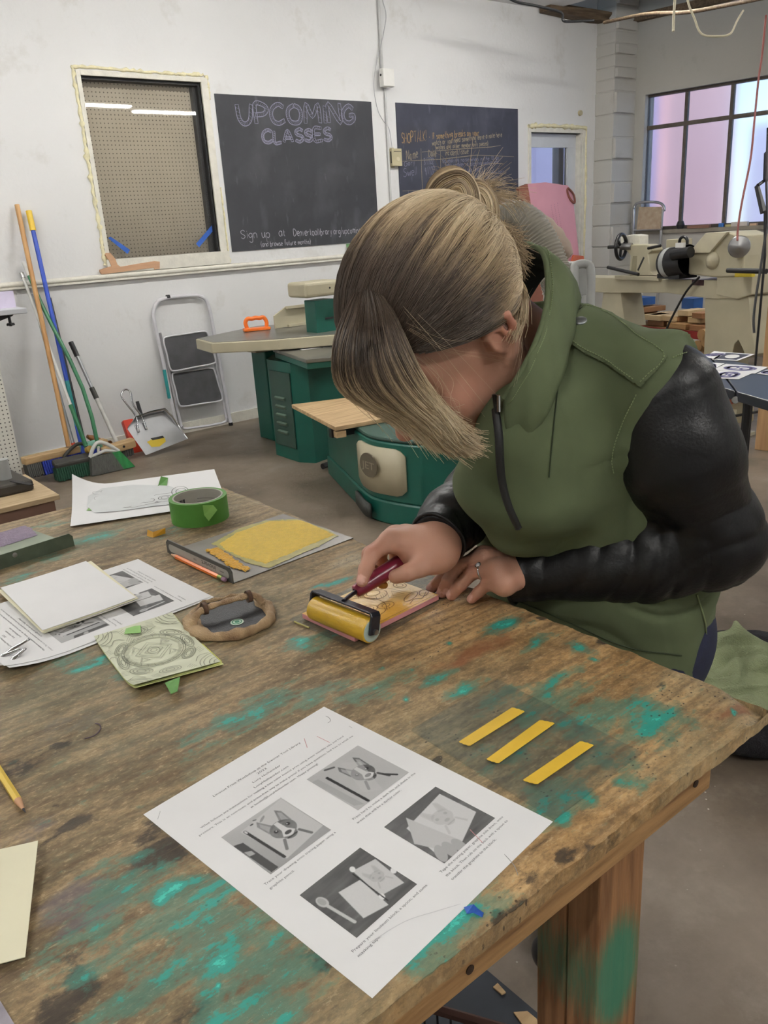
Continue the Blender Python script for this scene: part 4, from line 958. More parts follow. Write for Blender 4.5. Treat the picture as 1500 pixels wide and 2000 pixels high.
# ---- linocut nibs
random.seed(2)
NL = ['steel cutting nib crossing the others on the handout, pointing right', 'steel cutting nib lying lowest in the little heap on the handout', 'steel cutting nib at the left of the heap, at the frame edge']
for k, (a, b) in enumerate((((2, 1283), (57, 1250)), ((13, 1300), (50, 1268)), ((-8, 1290), (40, 1268)))):
  A, B_ = at(*a, z=TZ + .0055), at(*b, z=TZ + .009 + k * .001); d = (B_ - A).normalized(); nrm = d.cross(Vector((0, 0, 1))); V = []; F = []; n = 8; m = 7
  for i in range(n + 1):
    t = i / n; w = .0040 * (1 - .6 * t) ; p = A.lerp(B_, t)
    for j in range(m): ph = math.pi * (.05 + .9 * j / (m - 1)); V.append(p + nrm * w * math.cos(ph) + Vector((0, 0, w * math.sin(ph) * (1 if i > 2 else .5))))
  for i in range(n):
    for j in range(m - 1): q = i * m + j; F.append((q, q + 1, q + m + 1, q + m))
  o = mesh_obj('cutting_nib', V, F, M_chrome, None, True); o.modifiers.new('s', 'SOLIDIFY').thickness = .0006; tag(o, NL[k], 'nib', 'linocut nibs in the heap')
# thread curl and the page corner at the bottom left
o = MB().tube(catmull([at(*q, z=TZ + .0012) for q in ((165, 1443), (185, 1436), (196, 1424), (194, 1415), (186, 1413))], 5), .0006, 6).obj('thread', mat('purple_thread', '#4a3c48', .7)); tag(o, 'short dark curl of thread on bare plywood, left of centre', 'thread')
pg = Page(at(30, 2000, z=TZ), at(-2, 1945, z=TZ) - at(30, 2000, z=TZ), Vector((-1, .0, 0)) * 1.0)
q = [at(-40, 1925, z=TZ + .001), at(2, 1958, z=TZ + .001), at(30, 2004, z=TZ + .001), at(20, 2060, z=TZ + .001), at(-80, 2060, z=TZ + .001)]
tag(MB().prism(q[::-1], (0, 0, .0008)).obj('print_sheet', mat('purple_print', '#8d8790', .6, var=.3, scale=40)), 'corner of a purple-grey printed sheet in the bottom left corner', 'paper')
# ---- lino block on a thin clear sheet
zB = TZ + .0095
bl, bn, brr = at(588, 1199, z=zB), at(692, 1244, z=zB), at(857, 1162, z=zB)
BX = (brr - bn); BLn = BX.length; BX.normalize(); BY = Vector((-BX.y, BX.x, 0)); BWd = (bl - bn).dot(BY)
BP = Page(bn, BX, BY)
M_lino = mat('pink_lino', '#cf8f8f', .55, var=.04, scale=30)
blk = empty('lino_block', (bn + BX * BLn / 2 + BY * BWd / 2) - Vector((0, 0, .007)), 'pink lino block carved with eyes and triangles, half inked yellow, under the roller', 'block')
MB().prism([bn - Vector((0, 0, .007)), bn + BX * BLn - Vector((0, 0, .007)), bn + BX * BLn + BY * BWd - Vector((0, 0, .007)), bn + BY * BWd - Vector((0, 0, .007))], (0, 0, .0068)).obj('block_body', M_lino, blk, bev=.0006)
M_inkf = attr_mat('inked_face', .38, noise=.06, scale=300, bump=.25, spec=.5)
def facecol(U, V_):
  a = fbm(U * 60, V_ * 60, 3); y = np.array(lin('#d8a334')); p = np.array(lin('#e3c47f')); k = sstep(.35, .75, (U / BLn) * .9 + (V_ / BWd) * .35 + (a - .5) * .5) * sstep(.0, .35, V_ / BWd - .05 + (a - .5) * .2); k = k * .8
  return y * (1 - k[:, None]) + p * k[:, None]
sheet('inked_face', BP, BLn, BWd, M_inkf, blk, t=0, nx=60, ny=40, z0=.0002, col=facecol)
ln = []
def b2(cx, cy, rx, ry, a=0, t0=0, t1=2 * math.pi, n=26): c, s = math.cos(a), math.sin(a); return [(cx * BLn + (rx * math.cos(t) * c - ry * math.sin(t) * s), cy * BWd + (rx * math.cos(t) * s + ry * math.sin(t) * c)) for t in np.linspace(t0, t1, n)]
def b3(*q, close=True): q = list(q) + ([q[0]] if close else []); return [(a * BLn, b * BWd) for a, b in q]
ln += [b2(.40, .5, .030, .032), b2(.42, .42, .012, .010), b2(.42, .42, .007, .006), b2(.42, .42, .003, .002), b2(.34, .66, .013, .006, .4), b2(.34, .66, .007, .003, .4), b2(.56, .32, .012, .009), b2(.56, .32, .006, .004),
       b2(.66, .68, .016, .016), b2(.66, .72, .010, .008), b2(.60, .86, .014, .008, .3), b2(.93, .62, .008, .010), b2(.93, .62, .004, .005), b2(.18, .3, .014, .01), b2(.18, .3, .008, .005), b2(.30, .18, .012, .006, .2), b2(.2, .75, .012, .008), b2(.82, .25, .016, .006, .3), b2(.95, .2, .010, .006, .6)]
for k in (1, .45): cx, cy = .78, .46; ln.append(b3((cx - .10 * k, cy - .02 * k), (cx + .10 * k, cy - .18 * k), (cx + .03 * k, cy + .26 * k)))
for cx, cy in ((.72, .82), (.5, .74), (.86, .76), (.64, .52), (.1, .5), (.9, .9), (.48, .2), (.3, .35)):
  for k in range(3): ln.append(b3((cx + .025 * k, cy), (cx + .025 * k + .035, cy + .08), close=False))
for k in range(7): t = .3 + k * .4; ln.append([(.66 * BLn + .016 * math.cos(t), .68 * BWd + .016 * math.sin(t)), (.66 * BLn + .020 * math.cos(t), .68 * BWd + .020 * math.sin(t))])
ln += [catmull(b3((.7, .1), (.8, .16), (.86, .1), (.98, .2), close=False), 5), catmull(b3((.04, .1), (.14, .16), (.24, .06), (.36, .1), close=False), 5), catmull(b3((.05, .88), (.16, .94), (.3, .86), (.4, .93), close=False), 5), b3((.02, .04), (.98, .04), close=False), b3((.55, .60), (.6, .55), (.63, .62), close=False)]
ribbons('carved_line', BP, ln, .0011, mat('carved_groove', '#87602f', .6, var=.15, scale=50), blk, .0005)
M_clear = M_plate
q = [at(566, 1212, z=TZ), at(702, 1272, z=TZ), at(905, 1150, z=TZ), at(780, 1098, z=TZ)]
tag(MB().prism([p + Vector((0, 0, .0004)) for p in q][::-1][::-1], (0, 0, .0014)).obj('clear_sheet', M_clear), 'thin clear sheet lying under the pink lino block', 'sheet')
cs_ = [o for o in COL.objects if o.name.startswith('clear_sheet')][0]
MB().tube([at(575, 1214, z=TZ + .0022), at(604, 1226, z=TZ + .0022)], .0012, 6).obj('ink_smear', M_film, cs_)
# ---- brayer
rr = .0155; zr = zB + rr + .0002
L0, L1 = at(616, 1187, z=zr), at(727, 1232, z=zr); ax = (L1 - L0).normalized()
brayer = empty('brayer', (L0 + L1) / 2 - Vector((0, 0, rr)), 'brayer with yellow inked roller, black frame and dark red handle held over the block', 'brayer')
M_roll = mat('inked_roller', '#c7a02c', .3, var=.14, scale=6, stretch=(1, 1, 1), bump=.08, bscale=300, spec=.6)
MB().lathe([(rr - .0015, 0), (rr, .0012), (rr, (L1 - L0).length - .0012), (rr - .0015, (L1 - L0).length)], L0, ax, 48).obj('roller', M_roll, brayer, auto=40)
M_cap = mat('roller_end', '#9fb0a8', .5, var=.1)
MB().lathe([(rr - .0016, 0), (rr - .003, .0005), (0, .0006)], L1, ax, 40).obj('roller_end', M_cap, brayer)
MB().lathe([(rr - .0016, 0), (rr - .003, .0005), (0, .0006)], L0, -ax, 40).obj('roller_end', M_cap, brayer)
M_frame = mat('black_frame', '#26262e', .3, .2, var=.1, scale=30)
A0, A1 = L0 - ax * .0045, L1 + ax * .0045
hx = Vector((BX.x, BX.y, 0)).normalized(); hx = (hx - ax * hx.dot(ax)).normalized()
topo = hx * .005 + Vector((0, 0, .022))           # frame bar sits behind and above the roller
fb = MB(); w = .0125
def barseg(a, b, up): fb.obox((a + b) / 2, ((b - a).length + .002, w, .0024), (b - a), up)
tl, tr_ = A0 + topo, A1 + topo
nrmv = topo.normalized(); side = ax.cross(nrmv); w = .015
prof = [A0 - nrmv * .004, A0 + nrmv * .019, A0 + nrmv * .0235 + ax * .003, A1 + nrmv * .0235 - ax * .003, A1 + nrmv * .019, A1 - nrmv * .004]
V = []
for i, p in enumerate(prof):
  for s in (-.5, .5): V.append(p + side * w * s)
F = [(2 * i, 2 * i + 1, 2 * i + 3, 2 * i + 2) for i in range(5)]
o = mesh_obj('frame', V, F, M_frame, brayer); o.modifiers.new('s', 'SOLIDIFY').thickness = .0034; bevel(o, .0008)
MB().cyl(A0 - ax * .003, A0 + ax * .005, .0035, 12).obj('axle_nut', M_steel, brayer); MB().cyl(A1 - ax * .005, A1 + ax * .003, .0035, 12).obj('axle_nut', M_steel, brayer)
mid = (L0 + L1) / 2 + nrmv * .0235
h0 = at(693, 1156, z=zr + .016); h1 = at(800, 1088, z=zr + .040)
MB().tube(catmull([mid - (h0 - mid).normalized() * .004, mid.lerp(h0, .5), h0 + (h1 - h0) * .06], 5), .0028, 10).obj('shaft', M_frame, brayer, smooth=True)
M_han = mat('dark_red_handle', '#7a1f38', .28, var=.08, scale=14)
hp = catmull([h0, h0.lerp(h1, .05), h0.lerp(h1, .25), h0.lerp(h1, .5), h0.lerp(h1, .75), h0.lerp(h1, .95), h1], 4)
tt = np.linspace(0, 1, len(hp)); hrad = list(np.interp(tt, [0, .04, .15, .4, .7, .93, 1], [.0045, .0078, .0085, .0105, .0115, .009, .004]))
MB().tube(hp, hrad, 18).obj('handle', M_han, brayer, smooth=True)
k0 = h0.lerp(h1, .42) - Vector((0, 0, .009)); kd = (h1 - h0).normalized()
MB().tube(catmull([k0 + Vector((0, 0, .006)), k0 + kd * .004 - Vector((0, 0, .004)), k0 + kd * .012 - Vector((0, 0, .009))], 4), [.0050] * 8 + [.0035], 10).obj('kickstand', mat('mustard_plastic', '#b07f36', .45), brayer, smooth=True)
# ---------------------------------------------------------------- stroke letters for chalk writing
G = {
'A': [[(0, 0), (.35, 1), (.7, 0)], [(.12, .35), (.58, .35)]], 'C': [[(.65, .85), (.4, 1), (.1, .8), (0, .45), (.1, .12), (.38, 0), (.66, .15)]], 'D': [[(0, 0), (0, 1), (.35, .95), (.62, .6), (.5, .2), (.2, 0), (0, 0)]],
'E': [[(.55, 1), (0, 1), (0, 0), (.55, 0)], [(0, .52), (.45, .52)]], 'G': [[(.65, .82), (.4, 1), (.1, .8), (0, .45), (.12, .1), (.4, 0), (.66, .2), (.66, .45), (.4, .45)]], 'H': [[(0, 0), (0, 1)], [(.6, 0), (.6, 1)], [(0, .5), (.6, .5)]],
'I': [[(.1, 0), (.1, 1)]], 'K': [[(0, 0), (0, 1)], [(.55, 1), (0, .42), (.6, 0)]], 'L': [[(0, 1), (0, 0), (.5, 0)]], 'M': [[(0, 0), (.08, 1), (.4, .35), (.72, 1), (.8, 0)]], 'N': [[(0, 0), (0, 1), (.6, 0), (.6, 1)]],
'O': [[(.36, 1), (.08, .8), (0, .45), (.12, .1), (.38, 0), (.62, .12), (.72, .5), (.62, .85), (.36, 1)]], 'P': [[(0, 0), (0, 1), (.4, .98), (.58, .76), (.4, .5), (0, .46)]], 'S': [[(.55, .85), (.32, 1), (.06, .82), (.14, .58), (.46, .42), (.55, .2), (.3, 0), (.0, .12)]],
'T': [[(0, 1), (.7, 1)], [(.35, 1), (.35, 0)]], 'U': [[(0, 1), (.06, .3), (.3, 0), (.58, .22), (.68, 1)]], 'a': [[(.42, .5), (.2, .6), (.02, .4), (.05, .1), (.25, 0), (.42, .25), (.42, .58), (.44, 0)]], 'b': [[(0, 1), (0, 0), (.28, 0), (.42, .25), (.3, .52), (0, .42)]],
'c': [[(.4, .5), (.2, .6), (0, .3), (.15, 0), (.42, .08)]], 'd': [[(.42, 1), (.42, 0)], [(.42, .45), (.18, .58), (0, .28), (.15, 0), (.42, .15)]], 'e': [[(.02, .3), (.42, .36), (.3, .6), (.08, .52), (.0, .25), (.15, 0), (.42, .08)]], 'f': [[(.38, .92), (.2, 1), (.14, .8), (.14, 0)], [(0, .55), (.34, .55)]],
'g': [[(.42, .5), (.2, .6), (0, .38), (.12, .12), (.4, .25), (.42, .58), (.42, -.3), (.2, -.42), (.02, -.3)]], 'h': [[(0, 1), (0, 0)], [(0, .4), (.22, .58), (.38, .42), (.4, 0)]], 'i': [[(.05, .58), (.05, 0)], [(.05, .76), (.06, .8)]], 'k': [[(0, 1), (0, 0)], [(.36, .58), (0, .26), (.38, 0)]],
'l': [[(.05, 1), (.05, 0)]], 'm': [[(0, 0), (0, .58)], [(0, .4), (.18, .58), (.28, .4), (.28, 0)], [(.28, .4), (.46, .58), (.56, .4), (.56, 0)]], 'n': [[(0, 0), (0, .58)], [(0, .4), (.22, .58), (.38, .42), (.4, 0)]], 'o': [[(.22, .6), (.02, .42), (.05, .1), (.25, 0), (.44, .2), (.4, .5), (.22, .6)]],
'p': [[(0, .58), (0, -.4)], [(0, .42), (.25, .58), (.42, .32), (.28, .02), (0, .1)]], 'q': [[(.4, .5), (.15, .58), (0, .28), (.15, 0), (.4, .15)], [(.4, .58), (.4, -.4)]], 'r': [[(0, .58), (0, 0)], [(0, .35), (.15, .56), (.34, .52)]], 's': [[(.36, .5), (.18, .6), (.02, .46), (.3, .26), (.34, .1), (.16, 0), (0, .08)]],
't': [[(.15, .9), (.15, .1), (.32, 0)], [(0, .58), (.34, .58)]], 'u': [[(0, .58), (.04, .1), (.2, 0), (.38, .2), (.4, .58), (.42, 0)]], 'v': [[(0, .58), (.18, 0), (.38, .58)]], 'w': [[(0, .58), (.14, 0), (.28, .45), (.42, 0), (.56, .58)]], 'y': [[(0, .58), (.2, .1)], [(.42, .58), (.12, -.4)]],
'x': [[(0, .58), (.36, 0)], [(.36, .58), (0, 0)]], 'z': [[(0, .56), (.36, .56), (0, 0), (.38, 0)]], '.': [[(.04, .0), (.06, .04)]], '/': [[(0, -.1), (.3, 1.05)]], '!': [[(.05, 1), (.05, .25)], [(.05, .02), (.06, .06)]], '-': [[(0, .35), (.3, .37)]], '(': [[(.2, 1.1), (.02, .5), (.2, -.2)]], ')': [[(0, 1.1), (.18, .5), (0, -.2)]],
'1': [[(.0, .8), (.15, 1), (.15, 0)]], '2': [[(0, .8), (.2, 1), (.42, .75), (.0, 0), (.45, 0)]], '3': [[(0, .9), (.3, 1), (.35, .7), (.12, .52), (.4, .3), (.2, 0), (0, .08)]], '7': [[(0, 1), (.42, 1), (.12, 0)]], '9': [[(.4, .6), (.15, .55), (.05, .8), (.25, 1), (.4, .8), (.35, 0)]], '0': [[(.2, 1), (0, .6), (.05, .1), (.22, 0), (.4, .4), (.35, .85), (.2, 1)]], ',': [[(.06, .05), (.0, -.12)]], "'": [[(.05, 1), (.03, .8)]]}
def chalk(txt, u, v, size, slope=0.0, fit=None, jit=.03, seed=1, smooth=True):
  r = random.Random(seed); out = []; x = 0
  for ch in txt:
    g = G.get(ch) or G.get(ch.lower()) or []
    if ch == ' ': x += .45; continue
    w = max([p[0] for s_ in g for p in s_] or [.3])
    dy = r.uniform(-jit, jit); k = r.uniform(.92, 1.08)
    for s_ in g: out.append([(x + p[0] * k + r.uniform(-jit, jit) * .5, p[1] * k + dy + r.uniform(-jit, jit) * .5) for p in s_])
    x += w + .2
  sx = (fit / (x * size)) if fit else 1
  res = []
  for s_ in out:
    q = [(u + px * size * sx, v + py * size + slope * px * size * sx) for px, py in s_]
    res.append([tuple(a) for a in catmull(q, 4)] if smooth and len(q) > 3 else q)
  return res
def fat(txt, u, v, size, thick, slope=0, fit=None, seed=1):
  """hollow chalk capitals: outline on both sides of each stroke plus slanted hatching"""
  base = chalk(txt, u, v, size, slope, fit, .02, seed); out = []; hat = []
  for s_ in base:
    L = np.array(s_);
    if len(L) < 4:
      L = np.array([tuple(a) for a in catmull(s_, 6)])
    T = np.gradient(L, axis=0); T /= np.linalg.norm(T, axis=1)[:, None] + 1e-9; N = np.stack([-T[:, 1], T[:, 0]], 1)
    a, b = L + N * thick / 2, L - N * thick / 2; out.append([tuple(p) for p in a]); out.append([tuple(p) for p in b])
    out.append([tuple(a[0]), tuple(b[0])]); out.append([tuple(a[-1]), tuple(b[-1])])
    d = np.concatenate([[0], np.cumsum(np.linalg.norm(np.diff(L, axis=0), axis=1))]);
    for t in np.arange(thick * .3, d[-1], thick * .42):
      k = min(np.searchsorted(d, t), len(L) - 1); c = L[k]; hat.append([tuple(c - N[k] * thick * .45 - T[k] * thick * .22), tuple(c + N[k] * thick * .45 + T[k] * thick * .22)])
  return out, hat
# ---------------------------------------------------------------- blackboards
def board_mat(name, c, c2):
  m = mat(name, c, .62, var=.12, scale=4, spec=.3); nt = m.node_tree; b = nt.nodes['Principled BSDF']; src = b.inputs['Base Color'].links[0].from_socket
  tc = nt.nodes.new('ShaderNodeTexCoord')
  for sc, lo, hi, st, k in ((2.4, .5, .75, (1, 1, 1), .16), (7, .6, .8, (1, 1, .4), .16), (30, .64, .8, (1, 1, .25), .2)):
    mp = nt.nodes.new('ShaderNodeMapping'); mp.inputs['Scale'].default_value = st; nt.links.new(tc.outputs['Object'], mp.inputs[0])
    n = nt.nodes.new('ShaderNodeTexNoise'); n.inputs['Scale'].default_value = sc; n.inputs['Detail'].default_value = 7; nt.links.new(mp.outputs[0], n.inputs['Vector'])
    r = nt.nodes.new('ShaderNodeMapRange'); r.inputs['From Min'].default_value = lo; r.inputs['From Max'].default_value = hi; r.inputs['To Max'].default_value = k; nt.links.new(n.outputs['Fac'], r.inputs[0])
    mx = nt.nodes.new('ShaderNodeMix'); mx.data_type = 'RGBA'; mx.inputs['B'].default_value = (*lin(c2), 1); nt.links.new(r.outputs[0], mx.inputs['Factor']); nt.links.new(src, mx.inputs['A']); src = mx.outputs['Result']
  nt.links.new(src, b.inputs['Base Color']); return m
M_bb = board_mat('blackboard', '#3a3b3f', '#8f9096'); M_bb2 = board_mat('blue_blackboard', '#3b3d49', '#8f93a2')
def chalkmat(name, c): return mat(name, c, .9, var=.25, scale=260, spec=.1)
M_ck = chalkmat('lilac_chalk', '#8d8ca0'); M_ckd = chalkmat('faint_chalk', '#77788a'); M_ckw = chalkmat('white_chalk', '#a3a2aa'); M_cko = chalkmat('orange_chalk', '#99815f'); M_cky = chalkmat('ochre_chalk', '#8e8573')
def wallboard(c4, m, label, name='blackboard'):
  P = [at(*q, y=YA) for q in c4]; x0 = (P[0].x + P[3].x) / 2; x1 = (P[1].x + P[2].x) / 2; z1 = (P[0].z + P[1].z) / 2; z0 = (P[2].z + P[3].z) / 2
  t = empty(name, ((x0 + x1) / 2, YA - .003, z0), label, 'blackboard')
  MB().box((x0, YA - .007, z0), (x1, YA - .0005, z1)).obj('board', m, t)
  pg = Page((x0, YA - .007, z0), (1, 0, 0), (0, 0, 1));
  uv = lambda px, py: (at(px, py, y=YA - .007).x - x0, at(px, py, y=YA - .007).z - z0)
  return t, pg, uv
t, pg, uv = wallboard(((418, 183), (724, 199), (739.6, 470), (453, 492)), M_bb, 'blackboard chalked with big hollow UPCOMING CLASSES lettering, left of the conduit')
a, b = uv(466, 242), uv(699, 240); out, hat = fat('UPCOMING', a[0], a[1], .122, .027, (b[1] - a[1]) / (b[0] - a[0]), b[0] - a[0], 3)
ribbons('chalk_lettering', pg, out, .005, M_ck, t, .001); ribbons('chalk_hatching', pg, hat, .005, M_ckd, t, .0009)
a, b = uv(514, 279), uv(651, 274); out, hat = fat('CLASSES', a[0], a[1], .078, .019, (b[1] - a[1]) / (b[0] - a[0]), b[0] - a[0], 5)
ribbons('chalk_lettering', pg, out, .005, M_ck, t, .001); ribbons('chalk_hatching', pg, hat, .006, M_ck, t, .0009)
for tx, p, q, sz in (('Sign up', (471, 466), (530, 464), .062), ('at', (545, 462), (560, 461), .055), ('Denvertoollibrary.org/upcoming', (574, 461), (706, 455), .05), ('(and browse future months)', (510, 482), (608, 476), .036), ('.', (498, 480), (501, 480), .05)):
  a, b = uv(*p), uv(*q); ln = chalk(tx, a[0], a[1], sz, (b[1] - a[1]) / max(.02, b[0] - a[0]), b[0] - a[0], .05, len(tx)); ribbons('chalk_note', pg, ln, .0046, M_ckw, t, .001)
t, pg, uv = wallboard(((772.5, 200.3), (1010, 213.3), (1012, 452), (784, 468)), M_bb2, 'bluish blackboard with SHOPTALK notes and a chalk table, behind the bun of hair')
def notes(rows, m, wd, nm):
  for tx, p, q, sz in rows:
    a, b = uv(*p), uv(*q); ln = chalk(tx, a[0], a[1], sz, (b[1] - a[1]) / max(.02, b[0] - a[0]), b[0] - a[0], .06, len(tx) + 3)
    ribbons(nm, pg, ln, wd, m, t, .001)
notes([('SHOPTALK!', (785, 280), (834, 274), .075), ('- If something breaks on your', (838, 272), (937, 264), .05)], M_cko, .0065, 'chalk_heading')
notes([('watch or you need something leave a note here', (844, 284), (981, 267), .042), ('(wishes and other member only pieces)', (850, 292), (954, 284), .036), ('Name', (794, 312), (818, 308), .075), ('Date', (837, 306), (853, 305), .05), ('Incident/issue', (869, 304), (916, 300), .045)], M_cky, .0058, 'chalk_note')
notes([('Gary', (790, 325), (812, 321), .04), ('3/7/22', (828, 322), (848, 319), .05), ('squeaking noise when in the 10 ga', (864, 318), (975, 312), .035), ('belt sander is slipping needs one', (870, 327), (975, 320), .035), ('Swell', (788, 345), (816, 341), .06), ('9/7/22', (830, 342), (850, 338), .055), ('someone broke the fence', (868, 340), (940, 334), .04), ('Tomas', (795, 386), (820, 382), .05), ('9/9/22', (830, 383), (852, 380), .05), ('new belt', (960, 340), (985, 338), .03), ('on order', (965, 362), (990, 360), .03), ('to be fixed', (955, 385), (990, 383), .03)], M_ckd, .005, 'chalk_note')
ribbons('chalk_ruling', pg, [[uv(822, 290), uv(824, 350), uv(826, 405)], [uv(860, 294), uv(861, 340), uv(862, 352)], [uv(824, 297), uv(900, 291), uv(960, 287), uv(978, 284)], [uv(786, 315), uv(860, 311), uv(930, 303), uv(1004, 306)], [uv(786, 373), uv(850, 370)]], .0055, M_cky, t, .0011)
# ---------------------------------------------------------------- inner window closed with pegboard
x0, x1, z0, z1 = wa['x0'], wa['x1'], wa['z0'], wa['z1']
win = empty('window_1', ((x0 + x1) / 2, YA, z0), None, None); win['kind'] = 'structure'
def peg_mat(name, base, hole, pitch=.0254, r=.14, axes=('X', 'Z')):
  m = mat(name, base, .7, var=.06, scale=5); nt = m.node_tree; b = nt.nodes['Principled BSDF']; src = b.inputs['Base Color'].links[0].from_socket
  g = nt.nodes.new('ShaderNodeNewGeometry'); sx = nt.nodes.new('ShaderNodeSeparateXYZ'); nt.links.new(g.outputs['Position'], sx.inputs[0])
  def M_(op, a, bb=None):
    x = nt.nodes.new('ShaderNodeMath'); x.operation = op
    for i, v in enumerate((a, bb)):
      if v is None: continue
      if isinstance(v, (int, float)): x.inputs[i].default_value = v
      else: nt.links.new(v, x.inputs[i])
    return x.outputs[0]
  q = []
  for k in axes: f = M_('SUBTRACT', M_('FRACT', M_('DIVIDE', sx.outputs[k], pitch)), .5); q.append(M_('MULTIPLY', f, f))
  d = M_('SQRT', M_('ADD', q[0], q[1])); r_ = nt.nodes.new('ShaderNodeMapRange'); r_.inputs['From Min'].default_value = r + .05; r_.inputs['From Max'].default_value = r - .02; nt.links.new(d, r_.inputs[0])
  mx = nt.nodes.new('ShaderNodeMix'); mx.data_type = 'RGBA'; mx.inputs['B'].default_value = (*lin(hole), 1); nt.links.new(r_.outputs[0], mx.inputs['Factor']); nt.links.new(src, mx.inputs['A']); nt.links.new(mx.outputs['Result'], b.inputs['Base Color']); return m
M_peg = peg_mat('pegboard', '#cdc2ab', '#6b6153'); M_pegw = peg_mat('white_pegboard', '#d0cec4', '#4a4742', .0254, .15)
MB().box((x0 - .02, YA + .10, z0 - .02), (x1 + .02, YA + .106, z1 + .02)).obj('pegboard', M_peg, win)
def gframe(nm, b0, b1, m, bev=.002): return MB().box(b0, b1).obj(nm, m, win, bev=bev)
gframe('window_frame', (x0 - .028, YA - .014, z0 - .09), (x0, YA + .02, z1 + .03), M_offw); gframe('window_frame', (x1, YA - .014, z0 - .09), (x1 + .05, YA + .02, z1 + .03), M_offw)
gframe('window_frame', (x0, YA - .014, z1), (x1, YA + .02, z1 + .03), M_offw); gframe('window_sill', (x0 - .03, YA - .03, z0 - .085), (x1 + .055, YA + .02, z0), M_offw)
gframe('window_reveal', (x1 - .012, YA + .02, z0), (x1, YA + .1, z1), M_dark, 0); gframe('window_reveal', (x0, YA + .02, z1 - .015), (x1 - .012, YA + .1, z1), M_dark, 0); gframe('window_reveal', (x1 - .035, YA + .06, z0), (x1 - .012, YA + .1, z1 - .015), M_dark, 0)
def glassmat(name, tint=(.9, .9, .9), dif=.06, rough=.02):
  m = bpy.data.materials.new(name); m.use_nodes = True; nt = m.node_tree; out = nt.nodes['Material Output']
  tr = nt.nodes.new('ShaderNodeBsdfTransparent'); tr.inputs[0].default_value = (*tint, 1); gl = nt.nodes.new('ShaderNodeBsdfGlossy'); gl.inputs['Roughness'].default_value = rough; df = nt.nodes.new('ShaderNodeBsdfDiffuse'); df.inputs[0].default_value = (.6, .6, .58, 1)
  m1 = nt.nodes.new('ShaderNodeMixShader'); m1.inputs[0].default_value = dif; m2 = nt.nodes.new('ShaderNodeMixShader'); fr = nt.nodes.new('ShaderNodeFresnel'); fr.inputs[0].default_value = 1.5
  nt.links.new(tr.outputs[0], m1.inputs[1]); nt.links.new(df.outputs[0], m1.inputs[2]); nt.links.new(fr.outputs[0], m2.inputs[0]); nt.links.new(m1.outputs[0], m2.inputs[1]); nt.links.new(gl.outputs[0], m2.inputs[2]); nt.links.new(m2.outputs[0], out.inputs[0]); return m
M_glass = glassmat('window_glass')
MB().add([(x0, YA + .05, z0), (x1 - .012, YA + .05, z0), (x1 - .012, YA + .05, z1 - .015), (x0, YA + .05, z1 - .015)], [(0, 1, 2, 3)]).obj('pane', M_glass, win)
random.seed(4)
def foam(pts, name='spray_foam', r=.013):
  P = catmull(pts, 14); R_ = [r * (.55 + .8 * random.random() * random.random() + (.7 if random.random() < .06 else 0)) for _ in P]; P = [p + np.array([random.uniform(-.004, .004), 0, random.uniform(-.004, .004)]) for p in P]
  return MB().tube(P, R_, 8).obj(name, M_foam, win, smooth=True)
yf = YA - .004
foam([(x0 - .04, yf, z1 + .05), (x0 - .036, yf, z1 - .25), (x0 - .038, yf, z1 - .5), (x0 - .034, yf, z0 + .2), (x0 - .036, yf, z0 - .03)]); foam([(x0 - .05, yf, z1 + .045), (x0 + .3, yf, z1 + .045), (x0 + .6, yf, z1 + .04), (x1 + .03, yf, z1 + .045)], r=.012)
foam([(x1 + .058, yf, z0 + .42), (x1 + .062, yf, z0 + .2), (x1 + .06, yf, z0 - .08)], r=.010); foam([(x1 + .05, yf, z1 + .04), (x1 + .056, yf, z1 - .1)], r=.012)
for q, lab in ((((210.7, 465), (215.5, 462), (254, 488), (249, 496)), 'blue tape strip on the glass, bottom left corner of the pegboard window'), (((382.7, 476), (389, 483), (415, 452), (413.5, 440)), 'blue tape strip on the glass, bottom right of the pegboard window')):
  P = [at(*k, y=YA + .0495) for k in q]; tag(MB().prism(P, (0, -.0008, 0)).obj('blue_tape', M_btape), lab, 'tape')
# wooden push stick resting on the ledge
ps = [(196, 529), (218, 522), (213, 510), (206, 500), (209, 496), (216, 496), (226, 508), (230, 519), (236, 523), (270, 517), (302, 512), (312.5, 513), (312.5, 527), (302, 528.5), (301, 525), (262, 530), (233, 534), (200, 538), (196, 533)]
P = [at(*q, y=YA - .034) for q in ps]
mid = empty('push_stick', (P[0].x + .15, YA - .03, zl + .018), 'pale wooden push stick lying on the ledge below the pegboard window', 'push stick')
dz = (zl + .0175) - min(p.z for p in P)
MB().prism([p + Vector((0, 0, dz)) for p in P], (0, .018, 0)).obj('stick', mat('beech', '#c39a78', .6, var=.08, scale=5, stretch=(1, 1, 10)), mid, bev=.001)
# ---------------------------------------------------------------- conduit, boxes, wires on the wall
M_pipe = mat('painted_conduit', '#c6c6c4', .5, var=.05, scale=20); M_wire = mat('grey_cable', '#b2b2b4', .5); M_beige = mat('beige_plastic', '#b3aa8a', .5, var=.05)
cx = at(741, 80, y=YA).x; zb_ = at(748, 172, y=YA).z; zt_ = at(748, 137, y=YA).z
t = empty('conduit', (cx, YA, .8), 'painted conduit running down the wall between the two blackboards', 'conduit')
MB().cyl((cx, YA - .014, zt_), (cx, YA - .014, CEIL), .011, 10).obj('upper_pipe', M_pipe, t, auto=60)
MB().cyl((cx + .02, YA - .012, .5), (cx + .02, YA - .012, zb_), .009, 10).obj('lower_pipe', M_pipe, t, auto=60)
bxx = at(748, 155, y=YA).x
t = empty('junction_box', (bxx, YA, zb_), 'white junction box on the conduit above the blackboards', 'box')
MB().box((bxx - .06, YA - .075, zb_), (bxx + .05, YA - .0285, zt_)).obj('box_body', M_white, t, bev=.003)
